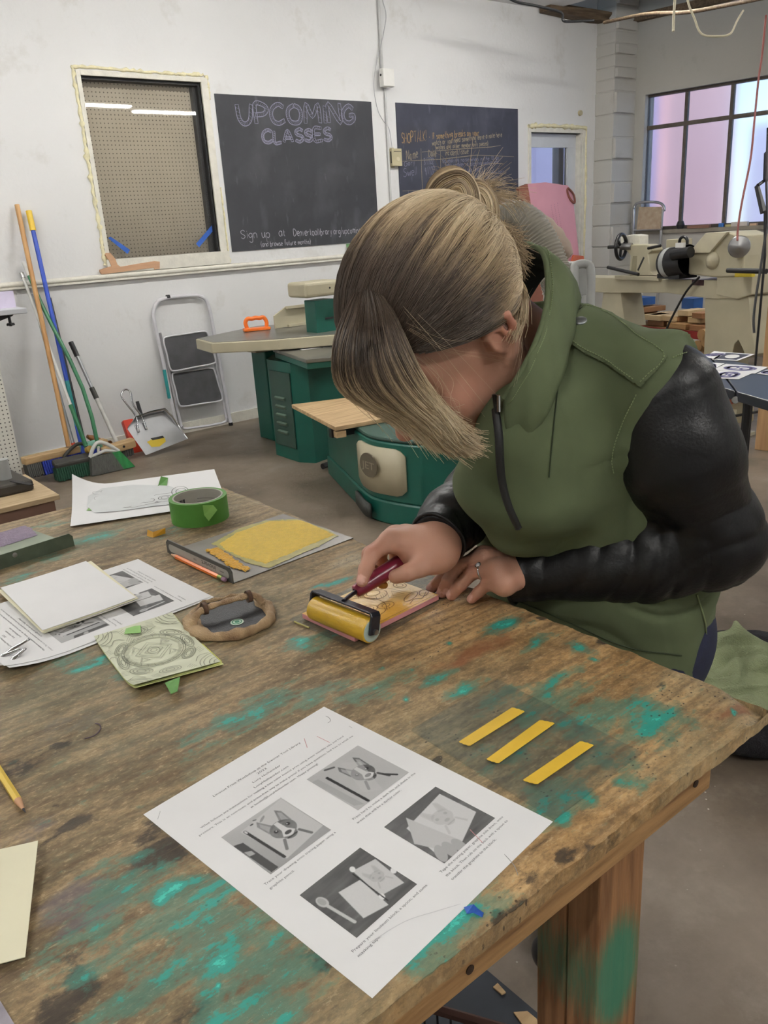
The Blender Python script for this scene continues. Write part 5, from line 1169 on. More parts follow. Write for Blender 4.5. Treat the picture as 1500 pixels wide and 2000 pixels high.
MB().box((bxx - .058, YA - .079, zb_ + .003), (bxx + .048, YA - .0755, zt_ - .003)).obj('cover', M_white, t, bev=.001)
MB().lathe([(0, .002), (.009, .002), (.009, 0)], (bxx - .061, YA - .05, zb_ + .08), (-1, 0, 0), 12).obj('knockout', M_dark, t)
w3 = lambda pts, off=.02: catmull([at(*q, y=YA - off) for q in pts], 6)
o = MB().tube(w3(((747, 0), (754, 30), (749, 65), (743, 95), (744, 135)), .03), .004, 6).obj('cable', M_wire, smooth=True); tag(o, 'grey cable looping beside the conduit above the junction box', 'cable')
o = MB().tube(w3(((742, 97), (736, 120), (731, 150), (731, 180), (738, 215), (748, 235), (760, 252), (766, 290)), .018), .003, 6).obj('cable', M_wire, smooth=True); tag(o, 'thin cable from the junction box down to the beige thermostat', 'cable')
p0, p1 = at(765, 290, y=YA - .04), at(786, 324, y=YA - .04)
t = empty('thermostat', ((p0.x + p1.x) / 2, YA, p1.z), 'beige thermostat on the wall between the blackboards', 'thermostat')
MB().box((p0.x, YA - .04, p1.z), (p1.x, YA - .006, p0.z)).obj('case', M_beige, t, bev=.003)
MB().box((p0.x + .012, YA - .006, p1.z - .01), (p0.x + .05, YA, p0.z + .01)).obj('bracket', M_beige, t)
MB().lathe([(0, .004), (.014, .004), (.018, 0)], ((p0.x + p1.x) / 2 + .01, YA - .0405, p1.z + .05), (0, -1, 0), 18).obj('dial', mat('pale_dial', '#c9c0a2', .5), t)
MB().box((p0.x - .002, YA - .034, p1.z + .02), (p0.x - .0002, YA - .022, p0.z - .02)).obj('slot', M_dark, t)
MB().box((p0.x + .02, YA - .0425, p0.z - .022), (p1.x - .01, YA - .0405, p0.z - .018)).obj('scale_window', M_dark, t)
p0, p1 = at(682, 478, y=YA - .04), at(707, 512, y=YA - .04)
t = empty('socket_box', ((p0.x + p1.x) / 2, YA, p1.z), 'grey socket box with green tape on top, at the right end of the ledge', 'box')
MB().box((p0.x, YA - .05, p1.z), (p1.x, YA - .001, p0.z - .02)).obj('box_body', M_grey, t, bev=.004)
MB().box((p0.x + .0, YA - .052, p0.z - .0195), (p1.x, YA - .001, p0.z + .006)).obj('green_tape', mat('green_label', '#7fb07a', .6), t, bev=.002)
MB().lathe([(.0, .004), (.022, .004), (.026, 0)], ((p0.x + p1.x) / 2 + .015, YA - .0505, (p0.z + p1.z) / 2 - .01), (0, -1, 0), 20).obj('socket', M_dark, t)
# pale round smoke button near the corner
p = at(1132, 221, y=YA); tag(MB().lathe([(0, .02), (.022, .02), (.026, 0)], p, (0, -1, 0), 18).obj('wall_button', M_beige), 'small beige round fitting on the wall above the door', 'fitting')
# ---------------------------------------------------------------- door with a glazed panel
dx0, dx1, dz1 = dr['x0'], dr['x1'], dr['z1']
door = empty('door_1', ((dx0 + dx1) / 2, YA, 0), None, None); door['kind'] = 'structure'
def dbox(nm, a, b, m, bev=.002): return MB().box(a, b).obj(nm, m, door, bev=bev)
M_doorp = mat('door_paint', '#c9ccd0', .5, var=.04, scale=10)
dbox('door_frame', (dx0 - .035, YA - .012, .08), (dx0, YA + .14, dz1 + .04), M_offw); dbox('door_frame', (dx1, YA - .012, .0), (dx1 + .04, YA + .14, dz1 + .04), M_offw); dbox('door_frame', (dx0, YA - .012, dz1), (dx1, YA + .14, dz1 + .04), M_offw)
yd = YA + .05
dbox('door_stop', (dx1 - .03, YA - .004, 0), (dx1 + .001, YA + .1, dz1), M_offw)
gl0, gl1 = dx0 + .05, dx1 - .15; gz1, gz0 = at(1080, 288, y=yd).z, .95
dbox('door_panel', (dx0, yd, 0), (dx1, yd + .04, gz0), M_doorp); dbox('door_panel', (dx0, yd, gz1), (dx1, yd + .04, dz1), M_doorp)
dbox('door_panel', (dx0, yd, gz0), (gl0, yd + .04, gz1), M_doorp); dbox('door_panel', (gl1, yd, gz0), (dx1, yd + .04, gz1), M_doorp)
dbox('window_bar', (gl1 - .16, yd + .045, gz0), (gl1, yd + .055, gz1), mat('dark_blind', '#77767c', .7), 0)
MB().add([(gl0, yd + .02, gz0), (gl1, yd + .02, gz0), (gl1, yd + .02, gz1), (gl0, yd + .02, gz1)], [(0, 1, 2, 3)]).obj('pane', M_glass, door)
win = door; foam([(dx0 - .04, YA - .012, dz1 + .05), (dx0 + .3, YA - .012, dz1 + .055), (dx1 + .04, YA - .012, dz1 + .05)], r=.022); foam([(dx1 + .045, YA - .01, dz1 + .04), (dx1 + .05, YA - .01, 1.5), (dx1 + .045, YA - .01, .5)], r=.014)
# bright yard wall seen through the door
struct(MB().box((4.5, YA + 2.2, -.2), (12, YA + 2.4, 4)).obj('wall_yard', mat('pale_yard_wall', '#b9b5d6', .9, var=.08, scale=1.5)))
# ---------------------------------------------------------------- steel window
w2 = empty('window_2', B0 + DB * ((wl + wr2) / 2) + Vector((0, 0, wz0)), None, None); w2['kind'] = 'structure'
M_mull = mat('rusty_steel_frame', '#5c544c', .6, .2, var=.2, scale=30)
def bbox(nm, s0, s1, z0, z1, d0, d1, m, parent=w2, bev=0):
  P = [PB(s0, z0, d0), PB(s1, z0, d0), PB(s1, z0, d1), PB(s0, z0, d1), PB(s0, z1, d0), PB(s1, z1, d0), PB(s1, z1, d1), PB(s0, z1, d1)]
  return MB().add(P, [(0, 1, 2, 3), (4, 7, 6, 5), (0, 4, 5, 1), (1, 5, 6, 2), (2, 6, 7, 3), (3, 7, 4, 0)]).obj(nm, m, parent, bev=bev)
sm = [sB(onB(1343, 173, -.08)), sB(onB(1433, 160, -.08))]; pitch = sm[1] - sm[0]; sg = sB(onB(1265, 186, -.08)); zb2 = onB(1262.7, 251, -.08).z; zs = onB(1328, 444, -.08).z
ss = [sg] + [sm[0] + pitch * k for k in range(5)] + [wr2]
fr = .022
bbox('window_frame', wl, ss[0], wz0, wz1, .06, .12, M_mull); bbox('window_frame', ss[0], wr2, wz1 - .02, wz1, .06, .12, M_mull); bbox('window_frame', ss[0], wr2, wz0, wz0 + .03, .06, .12, M_mull)
for s in ss[1:-1]: bbox('mullion', s - fr * .7, s + fr * .7, wz0 + .03, wz1 - .02, .07, .11, M_mull)
bbox('transom', ss[0], wr2, zb2 - fr * .8, zb2 + fr * .8, .069, .111, M_mull)
bbox('window_sill', wl - .03, wr2, wz0 - .035, wz0, -.03, .2, mat('dusty_sill', '#8f897c', .8, var=.15, scale=12))
M_fr = bpy.data.materials.new('frosted_glass'); M_fr.use_nodes = True; b = M_fr.node_tree.nodes['Principled BSDF']; b.inputs['Base Color'].default_value = (.93, .93, 1, 1); b.inputs['Transmission Weight'].default_value = 1; b.inputs['Roughness'].default_value = .33; b.inputs['IOR'].default_value = 1.12
for i in range(len(ss) - 1):
  for (a_, b_) in ((wz0 + .03, zb2), (zb2, wz1 - .02)):
    P = [PB(ss[i], a_, .09), PB(ss[i + 1], a_, .09), PB(ss[i + 1], b_, .09), PB(ss[i], b_, .09)]; MB().add(P, [(0, 1, 2, 3)]).obj('pane', M_fr, w2)
# brick building and sunlit ground outside the steel window
M_brick = mat('pink_brick_wall', '#e3bab6', .9, var=.08, scale=1.2)
yb_ = at(1338, 300, x=12).y
struct(MB().box((12, yb_, -.3), (14, 16, 4.2)).obj('wall_outside', M_brick))
struct(MB().box((8.6, -14, -.4), (26, YA + 16, -.3)).obj('floor_outside', mat('pale_pavement', '#a9a7ad', .9)))
struct(MB().box((15.5, -10, -.3), (15.8, 8, 2.6)).obj('wall_fence', mat('pale_blue_fence', '#c4cbe6', .8)))
# ---------------------------------------------------------------- brooms and poles leaning on the left wall
def lacq(name, c, rough=.35, **k): return mat(name, c, rough, var=.08, scale=25, **k)
M_hw = wood('broom_handle_wood', '#a87a48', '#c29a66', .5, 3, (8, 8, 1)); M_blue = lacq('blue_lacquer', '#2b4bb0'); M_teal = lacq('teal_paint', '#2f8f8f'); M_yel = lacq('yellow_grip', '#e0bd35')
M_grn = lacq('green_lacquer', '#276b45'); M_grn2 = mat('green_bristle', '#2f8a4a', .7, var=.25, scale=60, stretch=(1, 1, .1)); M_wht = lacq('white_lacquer', '#cfcfca'); M_org = lacq('orange_joint', '#e8572b'); M_ren = lacq('red_plastic', '#c43a22')
M_gbr = mat('grey_bristle', '#63645f', .8, var=.3, scale=80, stretch=(3, 3, .05), bump=.5); M_bbr = mat('blue_bristle', '#1f35a0', .7, var=.35, scale=70, stretch=(3, 3, .05), bump=.5); M_dgb = mat('dark_green_bristle', '#1c4a35', .8, var=.4, scale=70, stretch=(3, 3, .1), bump=.5)
M_blk2 = mat('dark_grey_plastic', '#3c3b37', .6, var=.15, scale=20); M_bw = wood('broom_block_wood', '#a98a60', '#c8aa7e', .6, 4, (1, 10, 10))
def lean(a, b, ya=YA - .04, yb=YA - .30):
  return at(*a, y=ya), at(*b, y=yb)
def seg_pole(parent, a, b, parts, bend=None):
  """parts: (t0, t1, radius, material, name)"""
  a, b = Vector(a), Vector(b)
  for t0, t1, r, m, nm in parts:
    pts = [a.lerp(b, t) + (bend(t) if bend else Vector()) for t in np.linspace(t0, t1, 7 if bend else 2)]
    MB().tube(pts, r, 12).obj(nm, m, parent, auto=50)
def bristles(parent, m, name, c0, c1, up, w, h, splay=.0, n=26, thick=.05, rows=1, seed=1):
  """one block of bristles: ribbed solid under a head from c0 to c1"""
  c0, c1 = Vector(c0), Vector(c1); d = (c1 - c0); L = d.length; d.normalize(); u = Vector(up).normalized(); s = d.cross(u).normalized(); r = random.Random(seed); mb = MB()
  for i in range(n):
    t0, t1 = i / n, (i + .82) / n
    for k in range(rows):
      o0 = ((k + .5) / rows - .5) * w; o1 = o0 * 1.25; A = c0 + d * (L * t0) + s * o0; B = c0 + d * (L * t1) + s * o0; ww = w / rows * .42; sp = (t0 - .5) * splay; hh = h * r.uniform(.93, 1.04)
      A2 = A - u * hh + d * sp + s * (o1 - o0); B2 = B - u * hh + d * sp + s * (o1 - o0)
      mb.add([A - s * ww, B - s * ww, B + s * ww, A + s * ww, A2 - s * ww * 1.1, B2 - s * ww * 1.1, B2 + s * ww * 1.1, A2 + s * ww * 1.1], [(0, 1, 2, 3), (7, 6, 5, 4), (0, 4, 5, 1), (1, 5, 6, 2), (2, 6, 7, 3), (3, 7, 4, 0)])
  o = mb.obj(name, m, parent); o['kind'] = 'stuff'; return o
# push broom with the wooden handle: block and blue bristles
yh = 5.06
a, b = at(33, 400, y=YA - .04), at(134, 872, y=yh)
t = empty('push_broom', (b.x, yh, 0), 'push broom with a bare wooden handle and blue bristles, farthest left against the wall', 'broom')
seg_pole(t, a, b, [(0, 1, .0145, M_hw, 'handle')])
h0, h1 = at(44, 898, y=yh - .02), at(208, 866, y=yh + .04)
zc = (h0.z + h1.z) / 2; h0.z = h1.z = max(zc, .115)
MB().obox((h0 + h1) / 2, ((h1 - h0).length, .065, .045), h1 - h0).obj('block', M_bw, t, bev=.008)
dd = (h1 - h0).normalized(); MB().obox(h0.lerp(h1, .78) + Vector((0, 0, .0008)), (.16, .067, .0462), dd).obj('paint_stain', mat('worn_teal_paint', '#6a9a86', .7, var=.2, scale=20), t, bev=.008)
bristles(t, M_bbr, 'bristles', h0 + dd * .10 - Vector((0, .0, .022)), h1 - dd * .02 - Vector((0, 0, .022)), (0, .25, 1), .06, .088, n=30, rows=3)
bristles(t, M_blk2, 'outer_bristles', h0 + dd * .005 - Vector((0, .0, .022)), h0 + dd * .095 - Vector((0, 0, .022)), (0, .25, 1), .06, .085, n=8, rows=3)
# blue pole with the yellow grip
a, b = at(56, 412, y=YA - .045), at(160, 868, y=yh - .03)
t = empty('broom_pole', (b.x, b.y, 0), 'long blue pole with a yellow grip, teal paint on its lower half', 'pole')
b.z = .03
seg_pole(t, a, b, [(0, .075, .018, M_yel, 'grip'), (.075, .66, .0135, M_blue, 'shaft'), (.66, .84, .0137, M_teal, 'painted_shaft'), (.84, 1, .0135, M_blue, 'shaft_end')])
# black pole
a, b = at(97, 582, y=YA - .04), at(170, 880, y=yh + .03); b.z = .02
t = empty('broom_pole', (b.x, b.y, 0), 'thin black pole leaning behind the blue and green poles', 'pole'); seg_pole(t, a, b, [(0, 1, .0105, M_black, 'shaft')])
# silver pole with orange joints
a, b = at(62, 575, y=YA - .04), at(148, 872, y=yh + .0); b.z = .02
t = empty('broom_pole', (b.x, b.y, 0), 'grey metal pole with orange joints between the white and blue poles', 'pole')
seg_pole(t, a, b, [(0, .4, .008, M_grey, 'shaft'), (.4, .43, .0125, M_org, 'joint'), (.43, .86, .0105, M_alum, 'shaft'), (.86, .91, .0135, M_org, 'joint'), (.91, 1, .0115, M_alum, 'shaft_end')])
# white/green pole of the dark brush
yg = 4.92
a, b = at(42, 533, y=YA - .03), at(168, 872, y=yg + .03)
t = empty('deck_brush', (b.x, yg, 0), 'dark brush with green bristles on a white pole turning green at the bottom', 'brush')
seg_pole(t, a, b, [(0, .03, .013, M_steel, 'pole_tip'), (.03, .76, .0095, M_wht, 'shaft'), (.76, 1, .0135, M_grn, 'lower_shaft')])
MB().lathe([(0, .0), (.022, .0), (.022, .03), (.012, .034), (0, .034)], b - Vector((0, .02, .02)), (.2, -.8, .3), 16).obj('wing_nut', lacq('brass_knob', '#a88a3a'), t, auto=40)
h0, h1 = at(106, 915, y=yg), at(177, 902, y=yg); h0.z = h1.z = .10; dd = (h1 - h0).normalized()
MB().obox((h0 + h1) / 2, ((h1 - h0).length, .075, .04), dd, (0, -.3, 1)).obj('block', M_blk2, t, bev=.012)
bristles(t, M_dgb, 'bristles', h0 - Vector((0, 0, .02)), h1 - Vector((0, 0, .02)), (0, .1, 1), .075, .08, n=16, rows=3, seed=4)
rk0, rk1 = at(122, 905, y=yg + .1), at(172, 888, y=yg + .1)
MB().tube(catmull([rk0, at(128, 888, y=yg + .1), at(150, 868, y=yg + .1), at(170, 868, y=yg + .1)], 6), .011, 8).obj('hoop', M_blk2, t, smooth=True)
bristles(t, M_gbr, 'rear_bristles', rk0, rk1, (0, .1, 1), .03, .05, n=18, rows=1, seed=7)
# angle broom
yk = 4.86
a, b = at(46, 512, y=YA - .03), at(192, 872, y=yk)
t = empty('angle_broom', (b.x, yk, 0), 'angle broom with white frame, grey and green bristles and a bent green handle', 'broom')
bend = lambda u: Vector((.035 * math.sin(math.pi * u) ** 1 * (1 if u < .6 else 1), 0, 0)) + Vector((-.018 * math.sin(2 * math.pi * u), 0, 0))
seg_pole(t, a, b, [(0, .075, .012, M_wht, 'pole_tip'), (.075, 1, .012, M_grn, 'handle')], bend)
o0, o1, o2, o3, o4 = [at(*q, y=yk) for q in ((176, 893), (182, 875), (192, 864), (210, 868), (232, 881))]
mb = MB(); MB().tube(catmull([o0, o1, o2, o3, o4], 6), .012, 8).obj('frame', M_wht, t, smooth=True); MB().tube([o0, at(205, 880, y=yk), o4], .010, 8).obj('frame', M_wht, t, auto=40); MB().tube([o2, at(192, 886, y=yk)], .008, 8).obj('frame', M_wht, t, auto=40)
def fan(m, nm, tl, tr_, br, bl, n, seed):
  r = random.Random(seed); mb = MB(); TL, TR, BR, BL = [at(*q, y=yk) for q in (tl, tr_, br, bl)]
  for i in range(n):
    for k in (-1, 0, 1):
      u0, u1 = i / n, (i + .85) / n; off = Vector((0, k * .016, 0)); A, B = TL.lerp(TR, u0) + off * .6, TL.lerp(TR, u1) + off * .6; Cc, D = BL.lerp(BR, u0) + off * 1.5, BL.lerp(BR, u1) + off * 1.5
      Cc.z = max(.005, Cc.z + r.uniform(-.006, .006)); D.z = Cc.z; w_ = Vector((0, .007, 0))
      mb.add([A - w_, B - w_, B + w_, A + w_, Cc - w_, D - w_, D + w_, Cc + w_], [(0, 1, 2, 3), (7, 6, 5, 4), (0, 4, 5, 1), (1, 5, 6, 2), (2, 6, 7, 3), (3, 7, 4, 0)])
  o = mb.obj(nm, m, t); o['kind'] = 'stuff'
fan(M_gbr, 'bristles', (177, 893), (218, 884), (240, 922), (177, 929), 22, 3); fan(M_grn2, 'green_bristles', (218, 884), (233, 880), (261, 912), (240, 922), 10, 5)
# telescopic push broom at the right with wooden block
a, b = at(138, 668, y=YA - .05), at(228, 864, y=5.15)
t = empty('push_broom', (b.x, 5.1, 0), 'push broom with a white telescopic pole, black grip and a pale wooden block', 'broom')
seg_pole(t, a, b, [(0, .14, .0165, M_black, 'grip'), (.14, .45, .0105, M_alum, 'inner_pole'), (.45, .56, .0165, M_blk2, 'lock'), (.56, 1, .0135, M_wht, 'outer_pole')])
h0, h1 = at(212, 880, y=5.06), at(262, 863, y=5.06); h0.x -= .05; dd = (h1 - h0).normalized()
MB().obox((h0 + h1) / 2, ((h1 - h0).length, .07, .058), dd).obj('block', M_bw, t, bev=.012)
bristles(t, M_blk2, 'bristles', h0 + dd * .02 - Vector((0, 0, .028)), h1 - dd * .02 - Vector((0, 0, .028)), (0, 0, 1), .05, max(.02, min(h0.z, h1.z) - .034), n=12, rows=2)
p = h0.lerp(h1, .62); MB().lathe([(0, .003), (.008, .003), (.008, 0)], (p.x, p.y - .0355, p.z), (0, -1, 0), 12).obj('screw', M_dark, t)
# brown wooden brush lying behind
p = at(185, 862, y=5.3); t = MB().tube(catmull([at(170, 852, y=5.3), at(185, 858, y=5.3), at(205, 866, y=5.25), at(215, 866, y=5.2)], 5), [.012, .014, .017, .02] + [.022] * 8 + [.02] * 4, 10).obj('hand_brush', mat('brown_wood', '#8a5a2e', .4, var=.2, scale=10), smooth=True); tag(t, 'curved brown wooden brush handle lying behind the angle broom', 'brush')
# red thing behind the dustpan
t = empty('hand_brush', at(258, 890, y=5.22), 'red hand brush with a black grip standing behind the dustpan', 'brush'); t.location.z = 0
q0, q1 = at(256, 820, y=5.3), at(262, 888, y=5.2); MB().obox((q0 + q1) / 2, (.075, .05, (q0 - q1).length), (1, 0, 0), q0 - q1).obj('brush_body', M_ren, t, bev=.01)
MB().tube([at(268, 784, y=5.33), at(276, 812, y=5.3)], [.012, .014], 10).obj('grip', M_black, t, auto=40)
MB().obox(at(264, 896, y=5.17), (.10, .06, .03), (1, 0, 0)).obj('bristles', M_dark, t, bev=.004)
# dustpan leaning on the wall
t = empty('dustpan', at(300, 885, y=5.1), 'silver dustpan with a wire loop handle and yellow label, leaning by the stool', 'dustpan'); t.location.z = 0
pn = Vector((0.12, -1, .62)).normalized(); p0 = at(285, 888, y=4.98)
H_ = lambda px, py, off=0: hit(px, py, p0 + pn * off, pn)
outl = [(285, 889), (249, 838), (262, 822), (290, 812), (318, 806), (333, 820), (367, 857)]
V = [H_(*q) for q in outl]; F = [tuple(range(len(V)))]
V2 = [H_(*q) for q in ((285, 889), (251, 840), (263, 829), (290, 820), (316, 814), (332, 825), (365, 857))]
pan = MB().prism(V, -pn * .0015).obj('pan', mat('dull_aluminium', '#c6c7c9', .5, .6, var=.08), t)
# raised back rim
top = [H_(*q) for q in ((249, 838), (262, 822), (290, 812), (318, 806), (333, 820), (367, 857))]; n_ = len(top); V = []
for i, p in enumerate(top): k = [.6, 1, 1, 1, .9, .0][i]; V += [p, p + pn * .045 * k + Vector((0, 0, .012 * k))]
mesh_obj('back_rim', V, [(2 * i, 2 * i + 2, 2 * i + 3, 2 * i + 1) for i in range(n_ - 1)], M_chrome, t, True).modifiers.new('s', 'SOLIDIFY').thickness = .0015
for q in ((268, 838), (283, 833)):
  c = H_(*q, .002); MB().obox(c, (.022, .05, .006), (1, 0, .05), pn).obj('handle_strap', M_chrome, t, bev=.002)
lp = catmull([H_(270, 845, .01), H_(266, 815, .03), H_(248, 790, .05), H_(237, 773, .06), H_(243, 761, .06), H_(254, 765, .06), H_(260, 790, .05), H_(276, 812, .03), H_(286, 838, .01)], 6)
MB().tube(lp, .0062, 8).obj('loop_handle', M_chrome, t, smooth=True)
V = [H_(*q, .0008) for q in ((287, 863), (300, 856), (321, 854), (324, 862), (312, 872), (296, 873))]; mesh_obj('label', V, [tuple(range(6))[::-1]], mat('yellow_label', '#d9bd3a', .5, var=.1), t)
V = [H_(*q, .0012) for q in ((294, 856), (318, 851), (321, 855), (298, 860))]; mesh_obj('label_print', V, [(0, 1, 2, 3)[::-1]], M_dark, t)
# ---------------------------------------------------------------- folded step stool leaning on the wall
b0_, b1_ = at(347, 845, z=0.01), at(452, 833, z=0.01); tp_ = at(358, 578, y=YA - .03)
n1 = Vector((1, 0, 0)).cross(tp_ - (b0_ + b1_) / 2).normalized(); n1 = n1 if n1.y < 0 else -n1
bm_ = (b0_ + b1_) / 2
S_ = lambda px, py, off=0: hit(px, py, bm_ + n1 * off, n1)
t = empty('step_stool', (b0_ + b1_) / 2, 'folded white two-step stool with dark treads leaning against the wall', 'step stool')
M_wt = mat('white_tube', '#cdccd0', .4, var=.06, scale=20)
fp = catmull([S_(347, 845), S_(322, 720), S_(300, 625)], 5)[:-1] + catmull([S_(299, 615), S_(303, 597), S_(313, 586), S_(330, 581)], 4)[:-1] + catmull([S_(330, 581), S_(360, 578), S_(386, 577)], 3)[:-1] + catmull([S_(386, 577), S_(400, 583), S_(407, 597), S_(411, 612)], 4)[:-1] + catmull([S_(411, 612), S_(430, 715), S_(452, 833)], 5)
MB().tube(fp, .0125, 10).obj('frame', M_wt, t, smooth=True)
rear = catmull([S_(355, 838, -.02), S_(338, 760, -.02), S_(312, 650, -.02)], 4); MB().tube(rear, .011, 8).obj('rear_leg', M_wt, t, smooth=True)
rear = catmull([S_(444, 824, -.02), S_(428, 745, -.02), S_(412, 655, -.02)], 4); MB().tube(rear, .011, 8).obj('rear_leg', M_wt, t, smooth=True)
MB().tube(catmull([S_(356, 832, .0), S_(366, 837), S_(434, 826), S_(443, 816)], 4), .009, 8).obj('lower_bar', M_wt, t, smooth=True)
M_tread = mat('rubber_tread', '#4b4b4d', .75, var=.2, scale=14, bump=.2, bscale=300)
for off, q in ((.03, ((318, 659), (404, 646), (423, 709), (334, 726))), (.012, ((335, 729), (417, 718), (436, 782), (351, 795)))):
  P = [S_(*k, off) for k in q]; c = sum(P, Vector()) / 4
  tr_ = MB().prism([c + (p - c) * .97 for p in P], n1 * -.012).obj('tread', M_tread, t, bev=.004)
  rim = []
  for i in range(4): A, B_ = P[i], P[(i + 1) % 4]; rim += [A.lerp(B_, .1), A.lerp(B_, .5), A.lerp(B_, .9)]
  MB().tube(catmull(rim, 4, True), .0065, 8, closed=True).obj('tread_rim', M_wt, tr_, smooth=True)
for q in ((347, 845), (452, 833)): p = S_(*q); MB().tube([p + Vector((0, 0, -.005)), p + Vector((-.002, .004, .03))], .016, 10).obj('rubber_foot', M_black, t, auto=40)
p, q = S_(321, 722, .0), S_(331, 778, .0); d = (q - p); MB().tube([p, q], .0134, 10).obj('teal_paint', M_teal, t, auto=40)
p = S_(328, 580); MB().tube([p - Vector((.012, 0, 0)), p + Vector((.012, 0, 0))], .0142, 10).obj('clip', M_black, t, auto=40)
# ---------------------------------------------------------------- pegboard sheet, low crate, shelf at the left
pb = at(45, 930, z=0); t = MB().box((pb.x - .9, pb.y, .0), (pb.x, pb.y + .006, 1.22)).obj('pegboard_sheet', M_pegw); tag(t, 'white pegboard sheet standing on edge at the left frame edge', 'pegboard')
zt = .30; c = at(116, 966, z=zt); c2 = at(44, 927, z=zt); c3 = at(0, 1008, z=zt)
t = empty('crate', (c.x - .5, c.y + .25, 0), 'low plywood-topped crate on the floor at the left, carrying a black base', 'crate')
MB().box((c.x - 1.2, c.y, zt - .022), (c.x, c2.y, zt)).obj('top_board', wood('crate_ply', '#a18c6a', '#bba585', .7, 5, (1, 12, 12)), t, bev=.002)
MB().box((c.x - 1.18, c.y + .02, .0), (c.x - .02, c2.y - .02, zt - .0222)).obj('crate_body', mat('reddish_board', '#6d5244', .8, var=.15, scale=8), t, bev=.002)
d0 = at(69, 957, z=zt); t = empty('iron_plate', (d0.x - .3, d0.y + .2, zt), 'black cast base plate on the low crate at the left frame edge', 'base')
MB().prism([(d0.x - .8, d0.y, zt + .001), (d0.x, d0.y, zt + .001), (d0.x - .02, d0.y + .36, zt + .001), (d0.x - .8, d0.y + .36, zt + .001)], (0, 0, .05)).obj('base_plate', mat('black_cast_iron', '#3d3a35', .5, .3, var=.2, scale=12), t, bev=.012)
p = at(42, 943, z=zt + .052); MB().obox(p, (.02, .15, .004), (1, .3, 0)).obj('slot', M_dark, t)
t_ = at(10, 935, z=zt + .052); MB().tube([t_, t_ + Vector((0, 0, .09))], .03, 14).obj('column_socket', M_grey, t, auto=40)
ys = 4.3; s0, s1 = at(54, 610, y=ys), at(0, 630, y=ys)
t = empty('machine_table', (s1.x - .1, ys + .1, s0.z), 'grey metal table edge with a black clamp knob at the left frame edge', 'table')
MB().box((s1.x - .6, ys, at(40, 613, y=ys).z), (s0.x, ys + .32, at(54, 601, y=ys).z)).obj('table_plate', mat('pale_grey_plate', '#b9bbbf', .4, var=.05), t, bev=.003)
MB().prism([at(-20, 635, y=ys + .05), at(25, 617, y=ys + .05), at(27, 612, y=ys + .05), at(-20, 612, y=ys + .05)], (0, .06, 0)).obj('bracket', M_black, t)
k = at(20, 631, y=ys + .05); MB().tube([k + Vector((0, 0, .05)), k - Vector((0, 0, .015))], .007, 8).obj('clamp_screw', M_black, t, auto=40); mb = MB()
MB().lathe([(0, .012), (.018, .012), (.021, .004), (.018, 0), (0, 0)], k - Vector((0, 0, .012)), (0, 0, 1), 5).obj('clamp_knob', M_black, t)
# column carrying that table down to the crate
MB().tube([(s1.x - .22, ys + .16, zt + .06), (s1.x - .22, ys + .16, at(40, 613, y=ys).z)], .035, 16).obj('column', M_grey, t, auto=40)
o = MB().box((s1.x - .2, ys + .12, at(54, 601, y=ys).z + .001), (at(30, 590, y=ys + .12).x, ys + .122, at(30, 567, y=ys + .12).z)).obj('paper_card', mat('lilac_paper', '#d8cfe6', .7, var=.02)); tag(o, 'pale lilac sheet standing upright on the grey table edge, left', 'paper')
# ---------------------------------------------------------------- jointer and shaper: green cabinets, cream beds
M_mg = mat('machine_green', '#14594c', .38, var=.12, scale=5, spec=.5, bump=.05); M_mgd = mat('dark_green_panel', '#2f4a40', .5, var=.15, scale=8)
M_cream = mat('machine_cream', '#b3ac93', .45, var=.07, scale=6, bump=.05); M_cast = mat('cast_iron_table', '#7d7c74', .32, .5, var=.15, scale=8)
J = [at(*q, z=0) for q in ((540, 888), (585, 903), (612, 906))]; zc = zfor(J[0].xy, 697)
dJ = (J[1] - J[0]).normalized()
jt = empty('jointer_cabinet', ((J[0].x + J[2].x) / 2 + .2, J[2].y + .3, 0), 'green machine with louvred cabinet and a green column under a cream box', 'machine')
c3 = at(705, 880, z=0)
foot = [J[0], J[1], J[1].lerp(J[2], .5) + Vector((.015, -.01, 0)), J[2] + Vector((.02, .0, 0)), J[2] + Vector((.10, .02, 0)), c3, c3 + Vector((.12, .35, 0)), J[0] + Vector((.35, .20, 0)), J[0] + Vector((.12, .13, 0))]
zc = .60
MB().prism([Vector((p.x, p.y, .0)) for p in foot], (0, 0, zc)).obj('cabinet', M_mg, jt, auto=30)
# louvred panel on the left side
e1 = dJ; nl = Vector((e1.y, -e1.x, 0));
if nl.dot(J[0] - CAM) > 0: nl = -nl
Lp = (J[1] - J[0]).length; a0 = J[0] + e1 * .03 * Lp / .3
pn_ = MB().prism([a0 + nl * .001 + Vector((0, 0, .08)), J[1] - e1 * .01 + nl * .001 + Vector((0, 0, .08)), J[1] - e1 * .01 + nl * .001 + Vector((0, 0, zc - .06)), a0 + nl * .001 + Vector((0, 0, zc - .06))], nl * .008).obj('side_panel', M_mgd, jt, bev=.003)
for i in range(5):
  z = .17 + i * .052; c = (J[0].lerp(J[1], .5)) + nl * .012 + Vector((0, 0, z)); MB().obox(c, (Lp * .42, .016, .02), e1, (nl * .5 + Vector((0, 0, 1)))).obj('louvre', mat('louvre_green', '#5a6f62', .5) if i == 0 else bpy.data.materials['louvre_green'], pn_, bev=.004)
